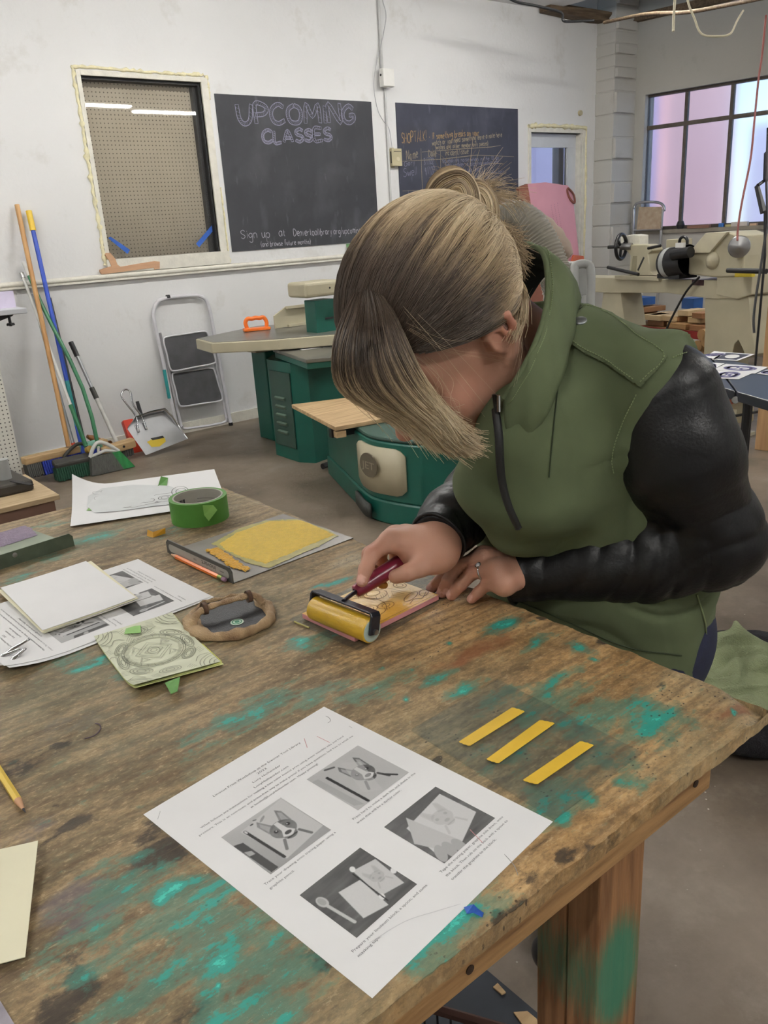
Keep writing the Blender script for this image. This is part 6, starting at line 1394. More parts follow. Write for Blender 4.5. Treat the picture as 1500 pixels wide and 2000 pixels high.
# cast table on it
zt2 = .665; T4 = [at(*q, z=zt2) for q in ((532, 680), (598, 702), (720, 690), (650, 664))]
MB().prism(T4, (0, 0, -.022)).obj('table', M_cast, jt, bev=.004)
MB().prism([p.lerp(sum(T4, Vector()) / 4, .04) - Vector((0, 0, .0222)) for p in T4], (0, 0, -.035)).obj('table_skirt', M_mg, jt, bev=.004)
for q, lab in ((((570, 676), (590, 684), (628, 679), (606, 670)), 'print sheet with an orange drawing on the grey cast table, left one'), (((610, 670), (632, 679), (652, 676), (640, 668)), 'print sheet on the grey cast table, partly behind the hair')):
  P = [at(*k, z=zt2 + .001) for k in q]; o = MB().prism(P, (0, 0, .0006)).obj('print_sheet', M_paper); tag(o, lab, 'paper', 'prints on the cast table'); c = sum(P, Vector()) / 4
  MB().prism([c + (p - c) * .55 + Vector((0, 0, .0007)) for p in P], (0, 0, .0004)).obj('printed_image', mat('orange_print', '#c9977a', .6, var=.3, scale=60) if 'orange_print' not in bpy.data.materials else bpy.data.materials['orange_print'], o)
# jointer: cream bed with long infeed table
ZJ = .735
bed = [at(*q, z=ZJ) for q in ((382, 662), (412, 670), (545, 663), (700, 650), (690, 622), (500, 637))]
jo = empty('jointer', (bed[2].x, bed[2].y + .1, 0), 'cream jointer with a long table reaching left and a ribbed fence', 'machine')
MB().prism(bed, (0, 0, -.062)).obj('table', M_cream, jo, bev=.006)
MB().prism([p.lerp(sum(bed, Vector()) / 6, .03) + Vector((0, 0, .0004)) for p in bed], (0, 0, .002)).obj('table_face', M_cast, jo)
f0 = at(538, 642, z=ZJ + .004); fz = zfor(f0.xy, 603) - ZJ
f1 = f0 + Vector((.95, .05, 0)); fd = (f1 - f0).normalized(); fn_ = Vector((fd.y, -fd.x, 0))
MB().prism([f0, f1, f1 + Vector((0, 0, fz)), f0 + fd * .10 + Vector((0, 0, fz)), f0 + Vector((0, 0, fz * .62))], -fn_ * .012).obj('fence', M_cream, jo, bev=.002)
for z in (.0, fz - .016): MB().obox(f0.lerp(f1, .55) + fn_ * .012 + Vector((0, 0, z + .008)), ((f1 - f0).length * .9, .024, .016), fd).obj('fence_rib', M_cream, jo)
for k in range(4): a = f0 + fd * (.06 + k * .22) + fn_ * -.014; MB().tube([a + Vector((0, 0, .01)), a + fd * .2 + Vector((0, 0, fz - .014))], .008, 6).obj('fence_rib', M_cream, jo); MB().tube([a + fd * .2 + Vector((0, 0, .01)), a + fd * .2 + Vector((0, 0, fz - .014))], .008, 6).obj('fence_rib', M_cream, jo)
MB().box((bed[2].x + .12, 4.66, .60), (bed[2].x + .95, 4.88, ZJ - .0625)).obj('casting', M_cream, jo, bev=.01)
MB().box((bed[2].x + .2, 4.68, 0), (bed[2].x + .85, 4.86, .5995)).obj('stand', M_mg, jo, bev=.01)
# orange push block with a handle hole
p0 = at(476, 648, z=ZJ + .003); p1 = at(527, 643, z=ZJ + .003); pd = (p1 - p0).normalized(); L = (p1 - p0).length; up = Vector((0, 0, 1)); t = empty('push_block', (p0 + p1) / 2, 'orange push block with a finger grip standing on the cream jointer table', 'push block')
M_or = mat('orange_plastic', '#f07a2c', .35, var=.04)
MB().obox((p0 + p1) / 2 + up * .010, (L, .07, .018), pd).obj('base', M_or, t, bev=.004)
hp = catmull([p0 + pd * .012 * 2 + up * .018, p0 + pd * L * .10 + up * .055, p0 + pd * L * .2 + up * .078, p0 + pd * L * .35 + up * .076, p0 + pd * L * .5 + up * .080, p0 + pd * L * .65 + up * .076, p0 + pd * L * .8 + up * .078, p0 + pd * L * .9 + up * .05, p0 + pd * (L - .02) + up * .018], 4); MB().tube(hp, .013, 10).obj('grip', M_or, t, smooth=True)
# green column with the cream blade guard
cb = at(636, 672, z=zt2); yq = cb.y
g0, g1 = at(616, 600, y=yq), at(655, 600, y=yq); t = jt
ztop = at(636, 585, y=yq).z
MB().box((g0.x, yq, zt2 + .0005), (g1.x, yq + .12, ztop)).obj('column', M_mg, t, bev=.006)
h0, h1 = at(596, 583, y=yq - .03), at(668, 545, y=yq - .03); MB().box((h0.x, yq - .04, h0.z), (h1.x, yq + .16, h1.z)).obj('head_box', M_cream, t, bev=.018, seg=3)
p = at(644, 562, y=yq - .04); MB().lathe([(0, .001), (.006, .001), (.006, 0)], (p.x, yq - .0405, p.z), (0, -1, 0), 10).obj('screw', M_dark, t)
p = at(643, 621, y=yq); MB().box((p.x - .03, yq - .004, p.z - .006), (p.x + .03, yq - .0002, p.z + .006)).obj('badge', M_dark, t)
k = at(665, 600, y=yq - .06); MB().lathe([(0, .02), (.02, .02), (.026, .01), (.02, 0), (0, 0)], k, (0, -1, 0), 16).obj('knob', M_chrome, t, auto=40); MB().tube([k, k + Vector((0, .07, 0))], .01, 8).obj('spindle', M_chrome, t)
# ---------------------------------------------------------------- green sander base with cream door
Fl = [at(*q, z=0) for q in ((702, 992), (730, 1015), (775, 1028), (832, 1038), (975, 1022))]
t = empty('sander_base', (Fl[3].x, Fl[3].y + .25, 0), 'rounded green machine base with a cream door and oval badge, behind the hands', 'machine')
C_ = catmull([Fl[0], Fl[1], Fl[2], Fl[3]], 8); C_ = [Vector(p) for p in C_]
bk0 = Fl[4] + Vector((.1, .55, 0)); bk1 = Fl[0] + Vector((.25, .62, 0))
outline = C_ + [Fl[4], bk0, bk1]
ct = sum(outline, Vector()) / len(outline)
def sc(k): return [Vector((ct.x + (p.x - ct.x) * k, ct.y + (p.y - ct.y) * k, 0)) for p in outline]
up_ = sc(.955); ztp = zfor((up_[len(C_) - 1].x, up_[len(C_) - 1].y), 872)
MB().prism([p for p in outline], (0, 0, .115)).obj('plinth', M_mg, t, auto=30, bev=.01)
MB().prism([p + Vector((0, 0, .115)) for p in up_], (0, 0, ztp - .115)).obj('cabinet', M_mg, t, auto=30, bev=.008)
tp2 = sc(.99); MB().prism([p + Vector((0, 0, ztp + .0005)) for p in sc(.90)], (0, 0, .02)).obj('top_rim', M_mgd, t, bev=.01)
# cream door wraps the curved front
n0 = len(C_); cen = [Vector((ct.x + (p.x - ct.x) * .957, ct.y + (p.y - ct.y) * .957, 0)) for p in C_]
def wrap(i0, i1, z0, z1, off, nm, m, parent, rnd=.03):
  ids = np.linspace(i0, i1, 14); V = []; Fq = []
  ln_ = len(ids)
  for k, i in enumerate(ids):
    a = cen[int(math.floor(i))]; b = cen[min(int(math.floor(i)) + 1, len(cen) - 1)]; p = a.lerp(b, i - math.floor(i)); o = (p - ct).normalized() * off
    e = min(k, ln_ - 1 - k); ins = rnd if e == 0 else (rnd * .25 if e == 1 else 0)
    V += [p + o + Vector((0, 0, z0 + ins)), p + o + Vector((0, 0, z1 - ins))]
  for k in range(ln_ - 1): Fq.append((2 * k, 2 * k + 2, 2 * k + 3, 2 * k + 1))
  ob = mesh_obj(nm, V, Fq, m, parent, True); md = ob.modifiers.new('s', 'SOLIDIFY'); md.thickness = .012; md.offset = 0; return ob
M_crd = mat('cream_door', '#b9b196', .45, var=.06, scale=8)
dz0, dz1 = .15, ztp - .025
dr_ = wrap(1.8, n0 - 5.5, dz0, dz1, .008, 'door', M_crd, t)
ic = n0 * .36; a = cen[int(ic)]; o_ = (a - ct).normalized(); tang = (cen[int(ic) + 1] - cen[int(ic) - 1]).normalized(); nrm = Vector((tang.y, -tang.x, 0)); nrm = nrm if nrm.dot(CAM - a) > 0 else -nrm
bc_ = a + nrm * .022 + Vector((0, 0, (dz0 + dz1) / 2 + .02)); V = [bc_ + tang * .068 * math.cos(x) + Vector((0, 0, .058 * math.sin(x))) for x in np.linspace(0, 2 * math.pi, 28, endpoint=False)]
M_oval = mat('bronze_oval', '#6f6757', .45, .3, var=.1); ov = MB().prism(V, nrm * .006).obj('oval_badge', M_oval, dr_)
pgv = Page(bc_ + nrm * .0065 - tang * .05 - Vector((0, 0, .018)), tang, (0, 0, 1)); printed('badge_lettering', pgv, [('JET', 0, 0, .05, 'LEFT', 0, .1)], mat('pale_bronze', '#9b937f', .5), ov, h=.0012)
wrap(.6, 9.5, .022, .095, .034, 'nameplate', mat('black_nameplate', '#3a3d39', .6, var=.3, scale=50), t, .004)
# black bar and foot pedal beside it
t2 = empty('roller_stand', at(660, 905, z=0), 'black metal stand foot on the floor between the green cabinets', 'stand')
MB().tube([at(630, 911, z=.03), at(700, 888, z=.03)], .018, 8).obj('foot', M_black, t2, auto=40); MB().tube([at(693, 893, z=.03), at(690, 862, z=.16), at(684, 858, z=.2)], .014, 8).obj('strut', M_black, t2, auto=40)
# wooden board lying on top
zb3 = ztp + .022; BQ = [at(*q, z=zb3) for q in ((570, 797), (655, 842), (790, 818), (705, 780))]
M_bd = wood('pale_board', '#a38763', '#c7ab82', .6, 4, (1, 12, 12))
t3 = empty('work_board', sum(BQ, Vector()) / 4, 'pale wooden board sticking out over the green base', 'board')
MB().prism([p for p in BQ], (0, 0, .02)).obj('board', M_bd, t3, bev=.002)
e = (BQ[1] - BQ[0]).normalized(); MB().obox(BQ[1] + (BQ[3] - BQ[0]).normalized() * .03 - Vector((0, 0, .0215)) - e * .03, (.05, .05, .03), e).obj('cleat', M_bd, t3)
MB().obox((BQ[1] + BQ[2]) / 2 + Vector((-.02, .06, -.021)), (.32, .03, .04), BQ[2] - BQ[1]).obj('support_bar', M_black, t)
# ---------------------------------------------------------------- wood lathe in front of the steel window
def onp(px, py, p0, n): return hit(px, py, p0, n)
bz = .86
La, Lb = at(1118, 540, z=bz), at(1448, 552, z=bz)
ld = (Lb - La); ld.z = 0; ld.normalize(); ln_ = Vector((ld.y, -ld.x, 0)); ln_ = ln_ if ln_.dot(CAM - La) > 0 else -ln_   # ln_ faces the camera
L0_ = La
def lp(px, py, off=0.0): return hit(px, py, L0_ + ln_ * off, ln_)      # on the lathe's front plane
def slab(pts, off, thick, nm, m, parent, bev=.004):
  """outline seen at those spots, on the front plane + off, extruded away from the camera"""
  P = [lp(*q, off) for q in pts]; return MB().prism(P, -ln_ * thick).obj(nm, m, parent, bev=bev)
lathe = empty('lathe', (La + Lb) / 2 - Vector((0, 0, bz)), 'cream wood lathe with a black motor, standing in front of the steel window', 'lathe')
slab([(1110, 541), (1445, 549), (1440, 582), (1395, 584), (1300, 572), (1180, 572), (1110, 566)], 0, .22, 'bed', M_cream, lathe)
p0 = lp(1350, 557, .001); MB().obox(lp(1363, 552, .0015), (.10, .004, .035), ld).obj('badge', mat('dark_red_badge', '#3d2424', .5, var=.3, scale=60), lathe)
# right-hand leg, arched
slab([(1376, 583), (1462, 579), (1468, 640), (1476, 692), (1458, 700), (1450, 680), (1442, 664), (1434, 672), (1428, 700), (1374, 700), (1377, 640)], -.01, .2, 'leg', M_cream, lathe)
gz = lp(1425, 700, 0).z
MB().prism([lp(1374, 698, -.03), lp(1428, 698, -.03), lp(1428, 698, -.03) * 1 - Vector((0, 0, max(.0, gz))), lp(1374, 698, -.03) - Vector((0, 0, max(.0, gz)))], -ln_ * .16).obj('leg_foot', M_cream, lathe)
slab([(1178, 572), (1212, 572), (1222, 640), (1170, 640)], -.02, .2, 'leg', M_cream, lathe)
a = lp(1196, 640, -.05); MB().obox((a.x - ln_.x * .06, a.y - ln_.y * .06, a.z / 2), (.2, .16, a.z), ld).obj('leg_foot', M_cream, lathe)
# headstock: box with chamfered hood
slab([(1344, 536), (1345, 494), (1378, 455), (1425, 453), (1448, 462), (1452, 500), (1452, 540), (1400, 542)], .02, .24, 'headstock', M_cream, lathe, .01)
slab([(1400, 540), (1470, 538), (1468, 575), (1440, 585), (1398, 576)], .01, .2, 'headstock_base', M_cream, lathe, .006)
slab([(1345, 494), (1378, 455), (1420, 453), (1385, 494)], .045, .024, 'belt_cover', mat('pale_cream', '#c6bfa6', .45), lathe, .003)
c = lp(1392, 509, .02); MB().lathe([(.055, 0), (.05, .012), (.02, .03), (0, .032)], c, ln_, 24).obj('hub', M_cream, lathe, auto=40)
c = lp(1443, 482, .04); ax_ = (ld * .75 + ln_ * .6).normalized(); MB().lathe([(0, .03), (.012, .03), (.035, .022), (.062, .018), (.066, .01), (.062, 0), (0, 0)], c, ax_, 30).obj('faceplate', M_steel, lathe, auto=35); MB().tube([c - ax_ * .06, c], .035, 16).obj('spindle', M_steel, lathe, auto=40)
slab([(1301, 468), (1342, 466), (1342, 500), (1300, 500)], -.12, .05, 'switch_plate', M_cream, lathe)
# motor
m0, m1 = lp(1296, 516, .03), lp(1346, 508, .03); md_ = (m1 - m0).normalized()
MB().lathe([(0, 0), (.075, .004), (.098, .03), (.10, .05), (.10, (m1 - m0).length)], m0, md_, 28).obj('motor', M_black, lathe, auto=35)
MB().lathe([(.101, .05), (.102, .055), (.102, .085), (.101, .09)], m0, md_, 28).obj('motor_band', M_grey, lathe, auto=35)
cc = lp(1315, 498, .13); MB().tube([cc, cc + md_ * .15], .035, 14).obj('capacitor', M_black, lathe, auto=40)
MB().tube(catmull([lp(1326, 478, .03), lp(1329, 466, .03), lp(1336, 463, .03), lp(1342, 468, .03), lp(1342, 478, .03)], 5), .010, 8).obj('lifting_ring', M_black, lathe, smooth=True)
MB().obox(lp(1329, 479, .1), (.07, .02, .03), ld).obj('motor_label', M_white, lathe)
MB().obox(lp(1322, 538, .0), (.2, .16, .03), ld).obj('motor_mount', M_black, lathe)
# tailstock
slab([(1222, 489), (1222, 478), (1262, 478), (1272, 482), (1274, 490), (1266, 496), (1270, 530), (1280, 538), (1228, 538), (1232, 500)], .02, .10, 'tailstock', M_cream, lathe, .006)
slab([(1200, 538), (1286, 540), (1286, 549), (1200, 546)], .03, .16, 'tailstock_base', M_cream, lathe)
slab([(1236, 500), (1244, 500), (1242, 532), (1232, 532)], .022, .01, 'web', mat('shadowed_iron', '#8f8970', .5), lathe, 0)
slab([(1212, 462), (1236, 458), (1250, 460), (1250, 478), (1212, 478)], -.04, .08, 'tool_box', M_offw, lathe)
hw = lp(1213, 482, .04); ha = (ld * -.92 + ln_ * .4).normalized(); t = hw; x_ = ha.orthogonal().normalized(); y_ = ha.cross(x_)
whl = MB().tube([hw + (x_ * math.cos(a) + y_ * math.sin(a)) * .085 for a in np.linspace(0, 2 * math.pi, 28, endpoint=False)], .013, 8, closed=True).obj('handwheel', M_black, lathe, smooth=True)
for k in range(3): a = k * 2.094 + .4; MB().tube([hw, hw + (x_ * math.cos(a) + y_ * math.sin(a)) * .08], .010, 8).obj('spoke', M_black, whl, auto=40)
MB().tube([hw, hw + ha * .10], .012, 8).obj('crank', M_black, lathe, auto=40); MB().tube([hw, hw - ha * .08], .025, 12).obj('quill', M_steel, lathe, auto=40)
MB().tube([lp(1187, 522, .12), lp(1247, 536, .1)], .012, 8).obj('tool_rest_lever', M_dark, lathe, auto=40)
MB().tube([lp(1250, 528, .0), lp(1262, 502, .0)], .022, 10).obj('quill_lock', M_dark, lathe, auto=40)
MB().tube([lp(1266, 485, .05), lp(1290, 480, .05)], .010, 8).obj('lock_lever', M_black, lathe, auto=40)
MB().tube([lp(1421, 528, .15), lp(1497, 530, .15)], .015, 10).obj('tool_rest_bar', M_dark, lathe, auto=40)
slab([(1436, 530), (1468, 530), (1468, 541), (1434, 541)], .08, .03, 'yellow_guard', mat('yellow_guard', '#c9b32f', .5), lathe, .002)
MB().tube(catmull([lp(1366, 541, .03), lp(1340, 570, .04), lp(1310, 625, .05), lp(1295, 660, .05)], 5), .008, 6).obj('power_cord', M_black, lathe, smooth=True)
# ---------------------------------------------------------------- shelf of offcuts under the lathe
sx = lambda px, py, off: lp(px, py, -off)
rk = MB(); c = lp(1290, 655, -.55)
t = empty('low_shelf', (c.x, c.y, 0), 'low shelf with a red front rail under the lathe, loaded with offcuts', 'shelf')
A, B_ = lp(1218, 632, -.5), lp(1400, 628, -.5); B_.z = A.z
MB().prism([A, B_, B_ - Vector((0, 0, .03)), A - Vector((0, 0, .03))], -ln_ * .45).obj('shelf_board', M_2x4, t); MB().prism([A + ln_ * .02, B_ + ln_ * .02, B_ + ln_ * .02 - Vector((0, 0, .055)), A + ln_ * .02 - Vector((0, 0, .055))], -ln_ * .015).obj('front_rail', mat('dark_red_rail', '#8d2a26', .5), t)
for q in (A, B_): MB().obox((q.x - ln_.x * .1, q.y - ln_.y * .1, (q.z - .06) / 2), (.04, .04, q.z - .06), ld).obj('post', M_dark, t)
MB().prism([lp(1190, 690, -.45), lp(1400, 690, -.45), lp(1400, 697, -.45), lp(1190, 697, -.45)], -ln_ * .45).obj('lower_board', M_2x4, t)
OFC = [('#cdb48c', 'pale'), ('#b08a5c', 'tan'), ('#8a6543', 'brown'), ('#9b6f49', 'reddish brown'), ('#bfa67c', 'straw-coloured')]
OM = [wood('offcut_' + n.replace(' ', '_').replace('-', '_'), c, c, .7, 6, (1, 8, 8)) for c, n in OFC]
blocks = [((1252, 612), (1290, 600), 17, 0, .30), ((1288, 612), (1322, 604), 14, 0, .30), ((1322, 600), (1345, 592), 26, 0, .2), ((1300, 632), (1345, 620), 14, 1, .25), ((1262, 632), (1296, 622), 16, 2, .3), ((1342, 618), (1372, 610), 12, 4, .2), ((1344, 632), (1376, 624), 12, 3, .3), ((1230, 600), (1256, 594), 12, 2, .25), ((1215, 620), (1250, 610), 14, 3, .2), ((1352, 602), (1376, 596), 16, 3, .3),
          ((1262, 618), (1284, 612), 10, 1, .15), ((1306, 620), (1330, 614), 8, 3, .2), ((1330, 690), (1372, 684), 22, 3, .3), ((1246, 690), (1296, 680), 18, 2, .3)]
for i, (a, b, h, mi, dep) in enumerate(blocks):
  P = lp(*a, -.49 - (i % 3) * .03), lp(*b, -.49 - (i % 3) * .03); d = P[1] - P[0]; hz = h / 1600 * (P[0] - CAM).dot(CF)
  base = (A.z + .004 + (.09 if a[1] < 606 else (.045 if a[1] < 622 else 0))) if a[1] < 640 else lp(1246, 690, -.45).z + .004
  w = abs(d.dot(ld)); cen_ = (P[0] + P[1]) / 2
  o = MB().obox((cen_.x - ln_.x * dep / 2, cen_.y - ln_.y * dep / 2, base + min(hz, .04) / 2), (w * .88, dep, min(hz, .0395)), ld + ln_ * (.06 if i % 2 else -.05)).obj('wood_offcut', OM[mi], bev=.002)
  pos = ['left end of the offcut shelf', 'middle of the offcut shelf', 'right end of the offcut shelf'][0 if a[0] < 1262 else (1 if a[0] < 1322 else 2)]; lay = 'on the bottom board' if a[1] > 640 else ('topmost' if a[1] < 606 else ('in the second layer' if a[1] < 622 else 'in the lowest layer'))
  tag(o, f'{OFC[mi][1]} wood offcut {lay}, {pos}', 'offcut', 'wood offcuts on the shelf under the lathe')
s_ = lp(1330, 644, -.3); o = MB().lathe([(0, .03), (.13, .03), (.14, .02), (.13, 0), (0, 0)], (s_.x, s_.y, A.z - .16), (0, 0, 1), 28).obj('round_blank', wood('round_wood', '#7a5c42', '#957353', .7, 6, (1, 8, 8)), auto=35); tag(o, 'round brown turning blank lying flat below the red shelf rail', 'wood blank')
for k, (q, zz) in enumerate((((1370, 654), .0), ((1378, 668), .0), ((1362, 676), .0))):
  a = lp(*q, -.25); o = MB().tube([a, a - ln_ * .2], .04, 14).obj('round_billet', OM[1], auto=35); tag(o, ['upper', 'middle', 'lowest'][k] + ' round wooden billet, end grain showing, left of the arched lathe leg', 'wood billet', 'round billets by the lathe leg')
a = lp(1335, 700, -.2); o = MB().lathe([(.19, 0), (.2, .02), (.2, .35), (.19, .36), (.185, .35), (.18, .02)], (lp(1300, 660, -.1).x, lp(1300, 660, -.1).y, .05), (0, 0, 1), 30).obj('bin', mat('grey_bin', '#77797a', .4, .3), auto=35); tag(o, 'round grey bin whose rim shows above the green shoulder', 'bin')
o = MB().obox(lp(1238, 587, -.6), (.28, .2, .06), ld).obj('storage_box', mat('blue_box', '#23508f', .5)); tag(o, 'blue box behind the lathe bed on the left', 'box')
o = MB().obox(lp(1352, 592, -.75), (.12, .1, .08), ld).obj('storage_box', bpy.data.materials['blue_box']); tag(o, 'small blue box among the offcuts near the lathe leg', 'box')
# ---------------------------------------------------------------- silver step stool by the window
n2 = (NB + Vector((0, 0, .12))).normalized(); sp0 = onB(1270, 500, .14); Q_ = lambda px, py, off=0: hit(px, py, sp0 + n2 * off, n2)
zf0 = .02
t = empty('step_stool', (sp0.x, sp0.y, 0), 'silver step stool with a stained plywood tread, under the left window pane', 'step stool')
def down(p): k = (p.z - .015) / 1.0; return Vector((p.x - .0 * k, p.y, .015))
M_sil = mat('silver_tube', '#b4b6b8', .3, .8, var=.05)
l_, r_ = Q_(1237, 440), Q_(1292, 436)
MB().tube(catmull([down(l_), l_, Q_(1239, 405), Q_(1250, 396), Q_(1282, 395), Q_(1295, 401), Q_(1297, 412), r_, down(r_)], 5), .013, 8).obj('frame', M_sil, t, smooth=True)
P = [Q_(*q, .03) for q in ((1248, 404), (1292, 404), (1290, 447), (1243, 449))]; MB().prism(P, n2 * -.015).obj('tread', mat('stained_ply', '#8c7a66', .7, var=.35, scale=26, bump=.2, alt='#b5a48c'), t, bev=.002)
MB().tube([Q_(1238, 450, .02), Q_(1293, 447, .02)], .010, 8).obj('crossbar', M_sil, t, auto=40)
# things along the window sill
sill = [((1322, 446), (1338, 430), .03, '#2a2a2c', 'small black round pot on the window sill', 'pot'), ((1345, 445), (1388, 437), .06, '#8e6a58', 'brown box on the window sill above the motor', 'box'), ((1405, 444), (1414, 436), .03, '#3b78c0', 'small blue tin on the window sill', 'tin'), ((1418, 444), (1432, 439), .03, '#cfc98a', 'small yellow card box on the window sill', 'box'), ((1430, 443), (1462, 433), .05, '#d5cfc6', 'white carton on the window sill at the right', 'box'), ((1466, 443), (1480, 438), .04, '#c2a487', 'tan carton on the window sill, farthest right', 'box')]
for a, b, dp, colr, lab, cat in sill:
  P0, P1 = onB(*a, .0), onB(*b, .0); w = abs((P1 - P0).dot(DB)); h = max(.02, P1.z - P0.z); cen_ = (P0 + P1) / 2 + NB * .01
  m_ = mat('sill_item', colr, .6, var=.1)
  if cat == 'pot': o = MB().lathe([(0, 0), (w * .35, 0), (w * .5, h * .5), (w * .35, h), (0, h)], (cen_.x, cen_.y, wz0), (0, 0, 1), 14).obj('pot', m_, auto=35)
  else: o = MB().obox((cen_.x, cen_.y, wz0 + h / 2), (w, dp, h), DB).obj('tin' if cat == 'tin' else 'carton', m_, bev=.002)
  tag(o, lab, cat)
# ---------------------------------------------------------------- pink foam board against the door
yp = YA - .22; F_ = lambda px, py, y=yp: at(px, py, y=y)
t = empty('foam_board', (F_(1090, 600).x, yp, 0), 'pink foam board with a brown edge leaning in front of the door', 'board')
M_pink = mat('pink_foam', '#d59aa6', .7, var=.05, scale=4)
tilt = lambda p: Vector((p.x, yp + .16 * min(1, max(0, p.z / 1.55)), p.z))
fr = [tilt(F_(*q)) for q in ((1050, 357), (1085, 354), (1128, 360), (1137, 372), (1140, 500))]; b1 = tilt(F_(1140, 545)); b1.z = .01; b0 = tilt(F_(1086, 545)); b0.z = .01
fr = [p for p in fr] + [Vector((fr[-1].x + .04, yp, .01)), Vector((fr[0].x + .20, yp, .01))]
MB().prism(fr[::-1], (0, -.045, 0)).obj('foam_face', M_pink, t, bev=.004)
e0 = tilt(F_(1036, 364)); MB().prism([fr[0] + Vector((-.002, -.044, 0)), Vector((fr[0].x + .198, yp - .044, .01)), Vector((e0.x + .10, yp - .02, .01)), e0 + Vector((0, -.02, 0))], (0, .03, 0)).obj('side_edge', mat('brown_card_edge', '#8a5644', .7), t)
pgf = Page(F_(1104, 470) + Vector((0, -.052, 0)), Vector((.2, .0, -1)), Vector((1, .0, .2)))
MB().tube(catmull([tilt(F_(1128, 366)) + Vector((0, -.05, 0)), tilt(F_(1136, 378)) + Vector((0, -.06, 0)), tilt(F_(1137, 395)) + Vector((0, -.06, 0)), tilt(F_(1130, 388)) + Vector((0, -.055, 0)), tilt(F_(1126, 374)) + Vector((0, -.052, 0))], 4, True), .010, 6, closed=True).obj('torn_flap', mat('torn_brown', '#7c4a3e', .8), t, smooth=True)
ln = []
random.seed(8)
for r_i in range(3):
  for k in range(22): u = k * .02; ln.append([(u, -.045 * r_i + random.uniform(-.003, .003)), (u + .012, -.045 * r_i + random.uniform(-.003, .003))])
ribbons('faded_print', Page(tilt(F_(1104, 395)) + Vector((0, -.052, 0)), Vector((.16, -.09, -1)), Vector((1, 0, .16))), ln, .006, mat('faded_print', '#9c6f7c', .8), t, .004)
o = MB().prism([tilt(F_(*q)) + Vector((0, -.10, 0)) for q in ((1112, 515), (1118, 498), (1136, 500), (1142, 545), (1112, 548))][::-1], (0, -.02, 0)).obj('plastic_sheet', mat('orange_plastic_sheet', '#cf6a4a', .3)); tag(o, 'orange plastic sheet in front of the pink foam board', 'sheet')
# ---------------------------------------------------------------- dust bag and hose behind the shoulder
DD = 3.0; V_ = lambda px, py, d=DD: at(px, py, d=d)
t = empty('dust_collector', (V_(1040, 560).x, V_(1040, 560).y, 0), 'beige dust bag with grey corrugated hose behind her collar', 'dust collector')
M_bag = mat('beige_cloth', '#a8988a', .85, var=.12, scale=10, bump=.4, bscale=14)
prof = [(925, 402, .045, 2.9), (955, 410, .07, 2.95), (1000, 428, .085, 3.0), (1040, 450, .092, 3.08), (1075, 473, .080, 3.1), (1100, 490, .050, 3.1), (1113, 502, .022, 3.1)]
MB().tube(catmull([V_(a, b, d) for a, b, r, d in prof], 6), [float(np.interp(i / 36, np.linspace(0, 1, 7), [p[2] for p in prof])) * (1 + .04 * math.sin(i * 1.3)) for i in range(37)], 22, flat=.75).obj('dust_bag', M_bag, t, smooth=True)
hp_ = catmull([V_(985, 432, 2.75), V_(1010, 425, 2.72), V_(1040, 445, 2.7), V_(1062, 480, 2.7), V_(1078, 520, 2.7), V_(1090, 560, 2.7), V_(1100, 640, 2.75)], 26)
rr_ = [.052 + .0035 * math.sin(i * 2 * math.pi / 4) for i in range(len(hp_))]; MB().tube(hp_, rr_, 24).obj('hose', mat('grey_hose', '#8f8a7e', .45, var=.06), t, smooth=True)
MB().tube([V_(1090, 545, 2.66), V_(1100, 585, 2.66), V_(1102, 690, 2.7)], .058, 20).obj('foil_sleeve', mat('foil_tape', '#c4c6c8', .25, .9, var=.2, scale=40, bump=.8, bscale=60), t, smooth=True)
MB().obox(V_(1108, 560, 2.75), (.14, .1, .16), CR).obj('motor_box', M_grey, t, bev=.006)
q = V_(1110, 700, 2.8); MB().tube([(q.x, q.y, .0), (q.x, q.y, V_(1105, 575, 2.78).z)], .07, 18).obj('drum', M_grey, t, auto=40)
hnd = catmull([V_(x_, y_, 2.45) for x_, y_ in ((1122, 600), (1122, 530), (1126, 518), (1145, 516), (1154, 530), (1153, 600))], 5)
q = V_(1138, 600, 2.6); t = empty('hand_truck', (q.x, q.y, 0), 'grey tubular handle of a cart behind the green shoulder', 'cart'); hnd = [Vector((hnd[0][0], hnd[0][1], .0))] + hnd + [Vector((hnd[-1][0], hnd[-1][1], .0))]; MB().tube(hnd, .013, 10).obj('frame', M_grey, t, smooth=False, auto=60)
# ---------------------------------------------------------------- black folding tables with prints, right
zt4 = .70; M_tab = mat('black_table_top', '#2c2f38', .35, var=.1, scale=10)
a_ = at(1340, 683, z=zt4)
def ftable(P, lab):
  c = sum(P, Vector()) / 4; t = empty('folding_table', (c.x, c.y, 0), lab, 'table')
  MB().prism(P, (0, 0, -.035)).obj('table_top', M_tab, t, bev=.004)
  for p in P: q = p.lerp(c, .14); MB().tube([(q.x, q.y, 0), (q.x, q.y, zt4 - .036)], .014, 8).obj('leg', M_dark, t, auto=40)
  return t
near0 = at(1380, 748, z=zt4); near1 = at(1436, 764, z=zt4); e_ = (near1 - near0).normalized()
u_ = (a_ - near0);
P1 = [near0 - e_ * .35, near1, near1 + u_ * 1.0, near0 - e_ * .35 + u_ * 1.0]; ftable(P1, 'black folding table with prints laid out, left of the hinge, behind the leather sleeve')
near2 = near1 + e_ * 1.1; P2 = [near1 + e_ * .012, near2, near2 + u_, near1 + e_ * .012 + u_]; ftable(P2, 'black folding table at the right frame edge, right of the hinge')
MB_h = MB().lathe([(0, .01), (.012, .01), (.014, 0)], near1 + e_ * .006 - Vector((0, 0, .03)), (CAM - near1).normalized(), 14).obj('table_clamp', M_chrome); tag(MB_h, 'small round silver catch between the two black tables', 'catch')
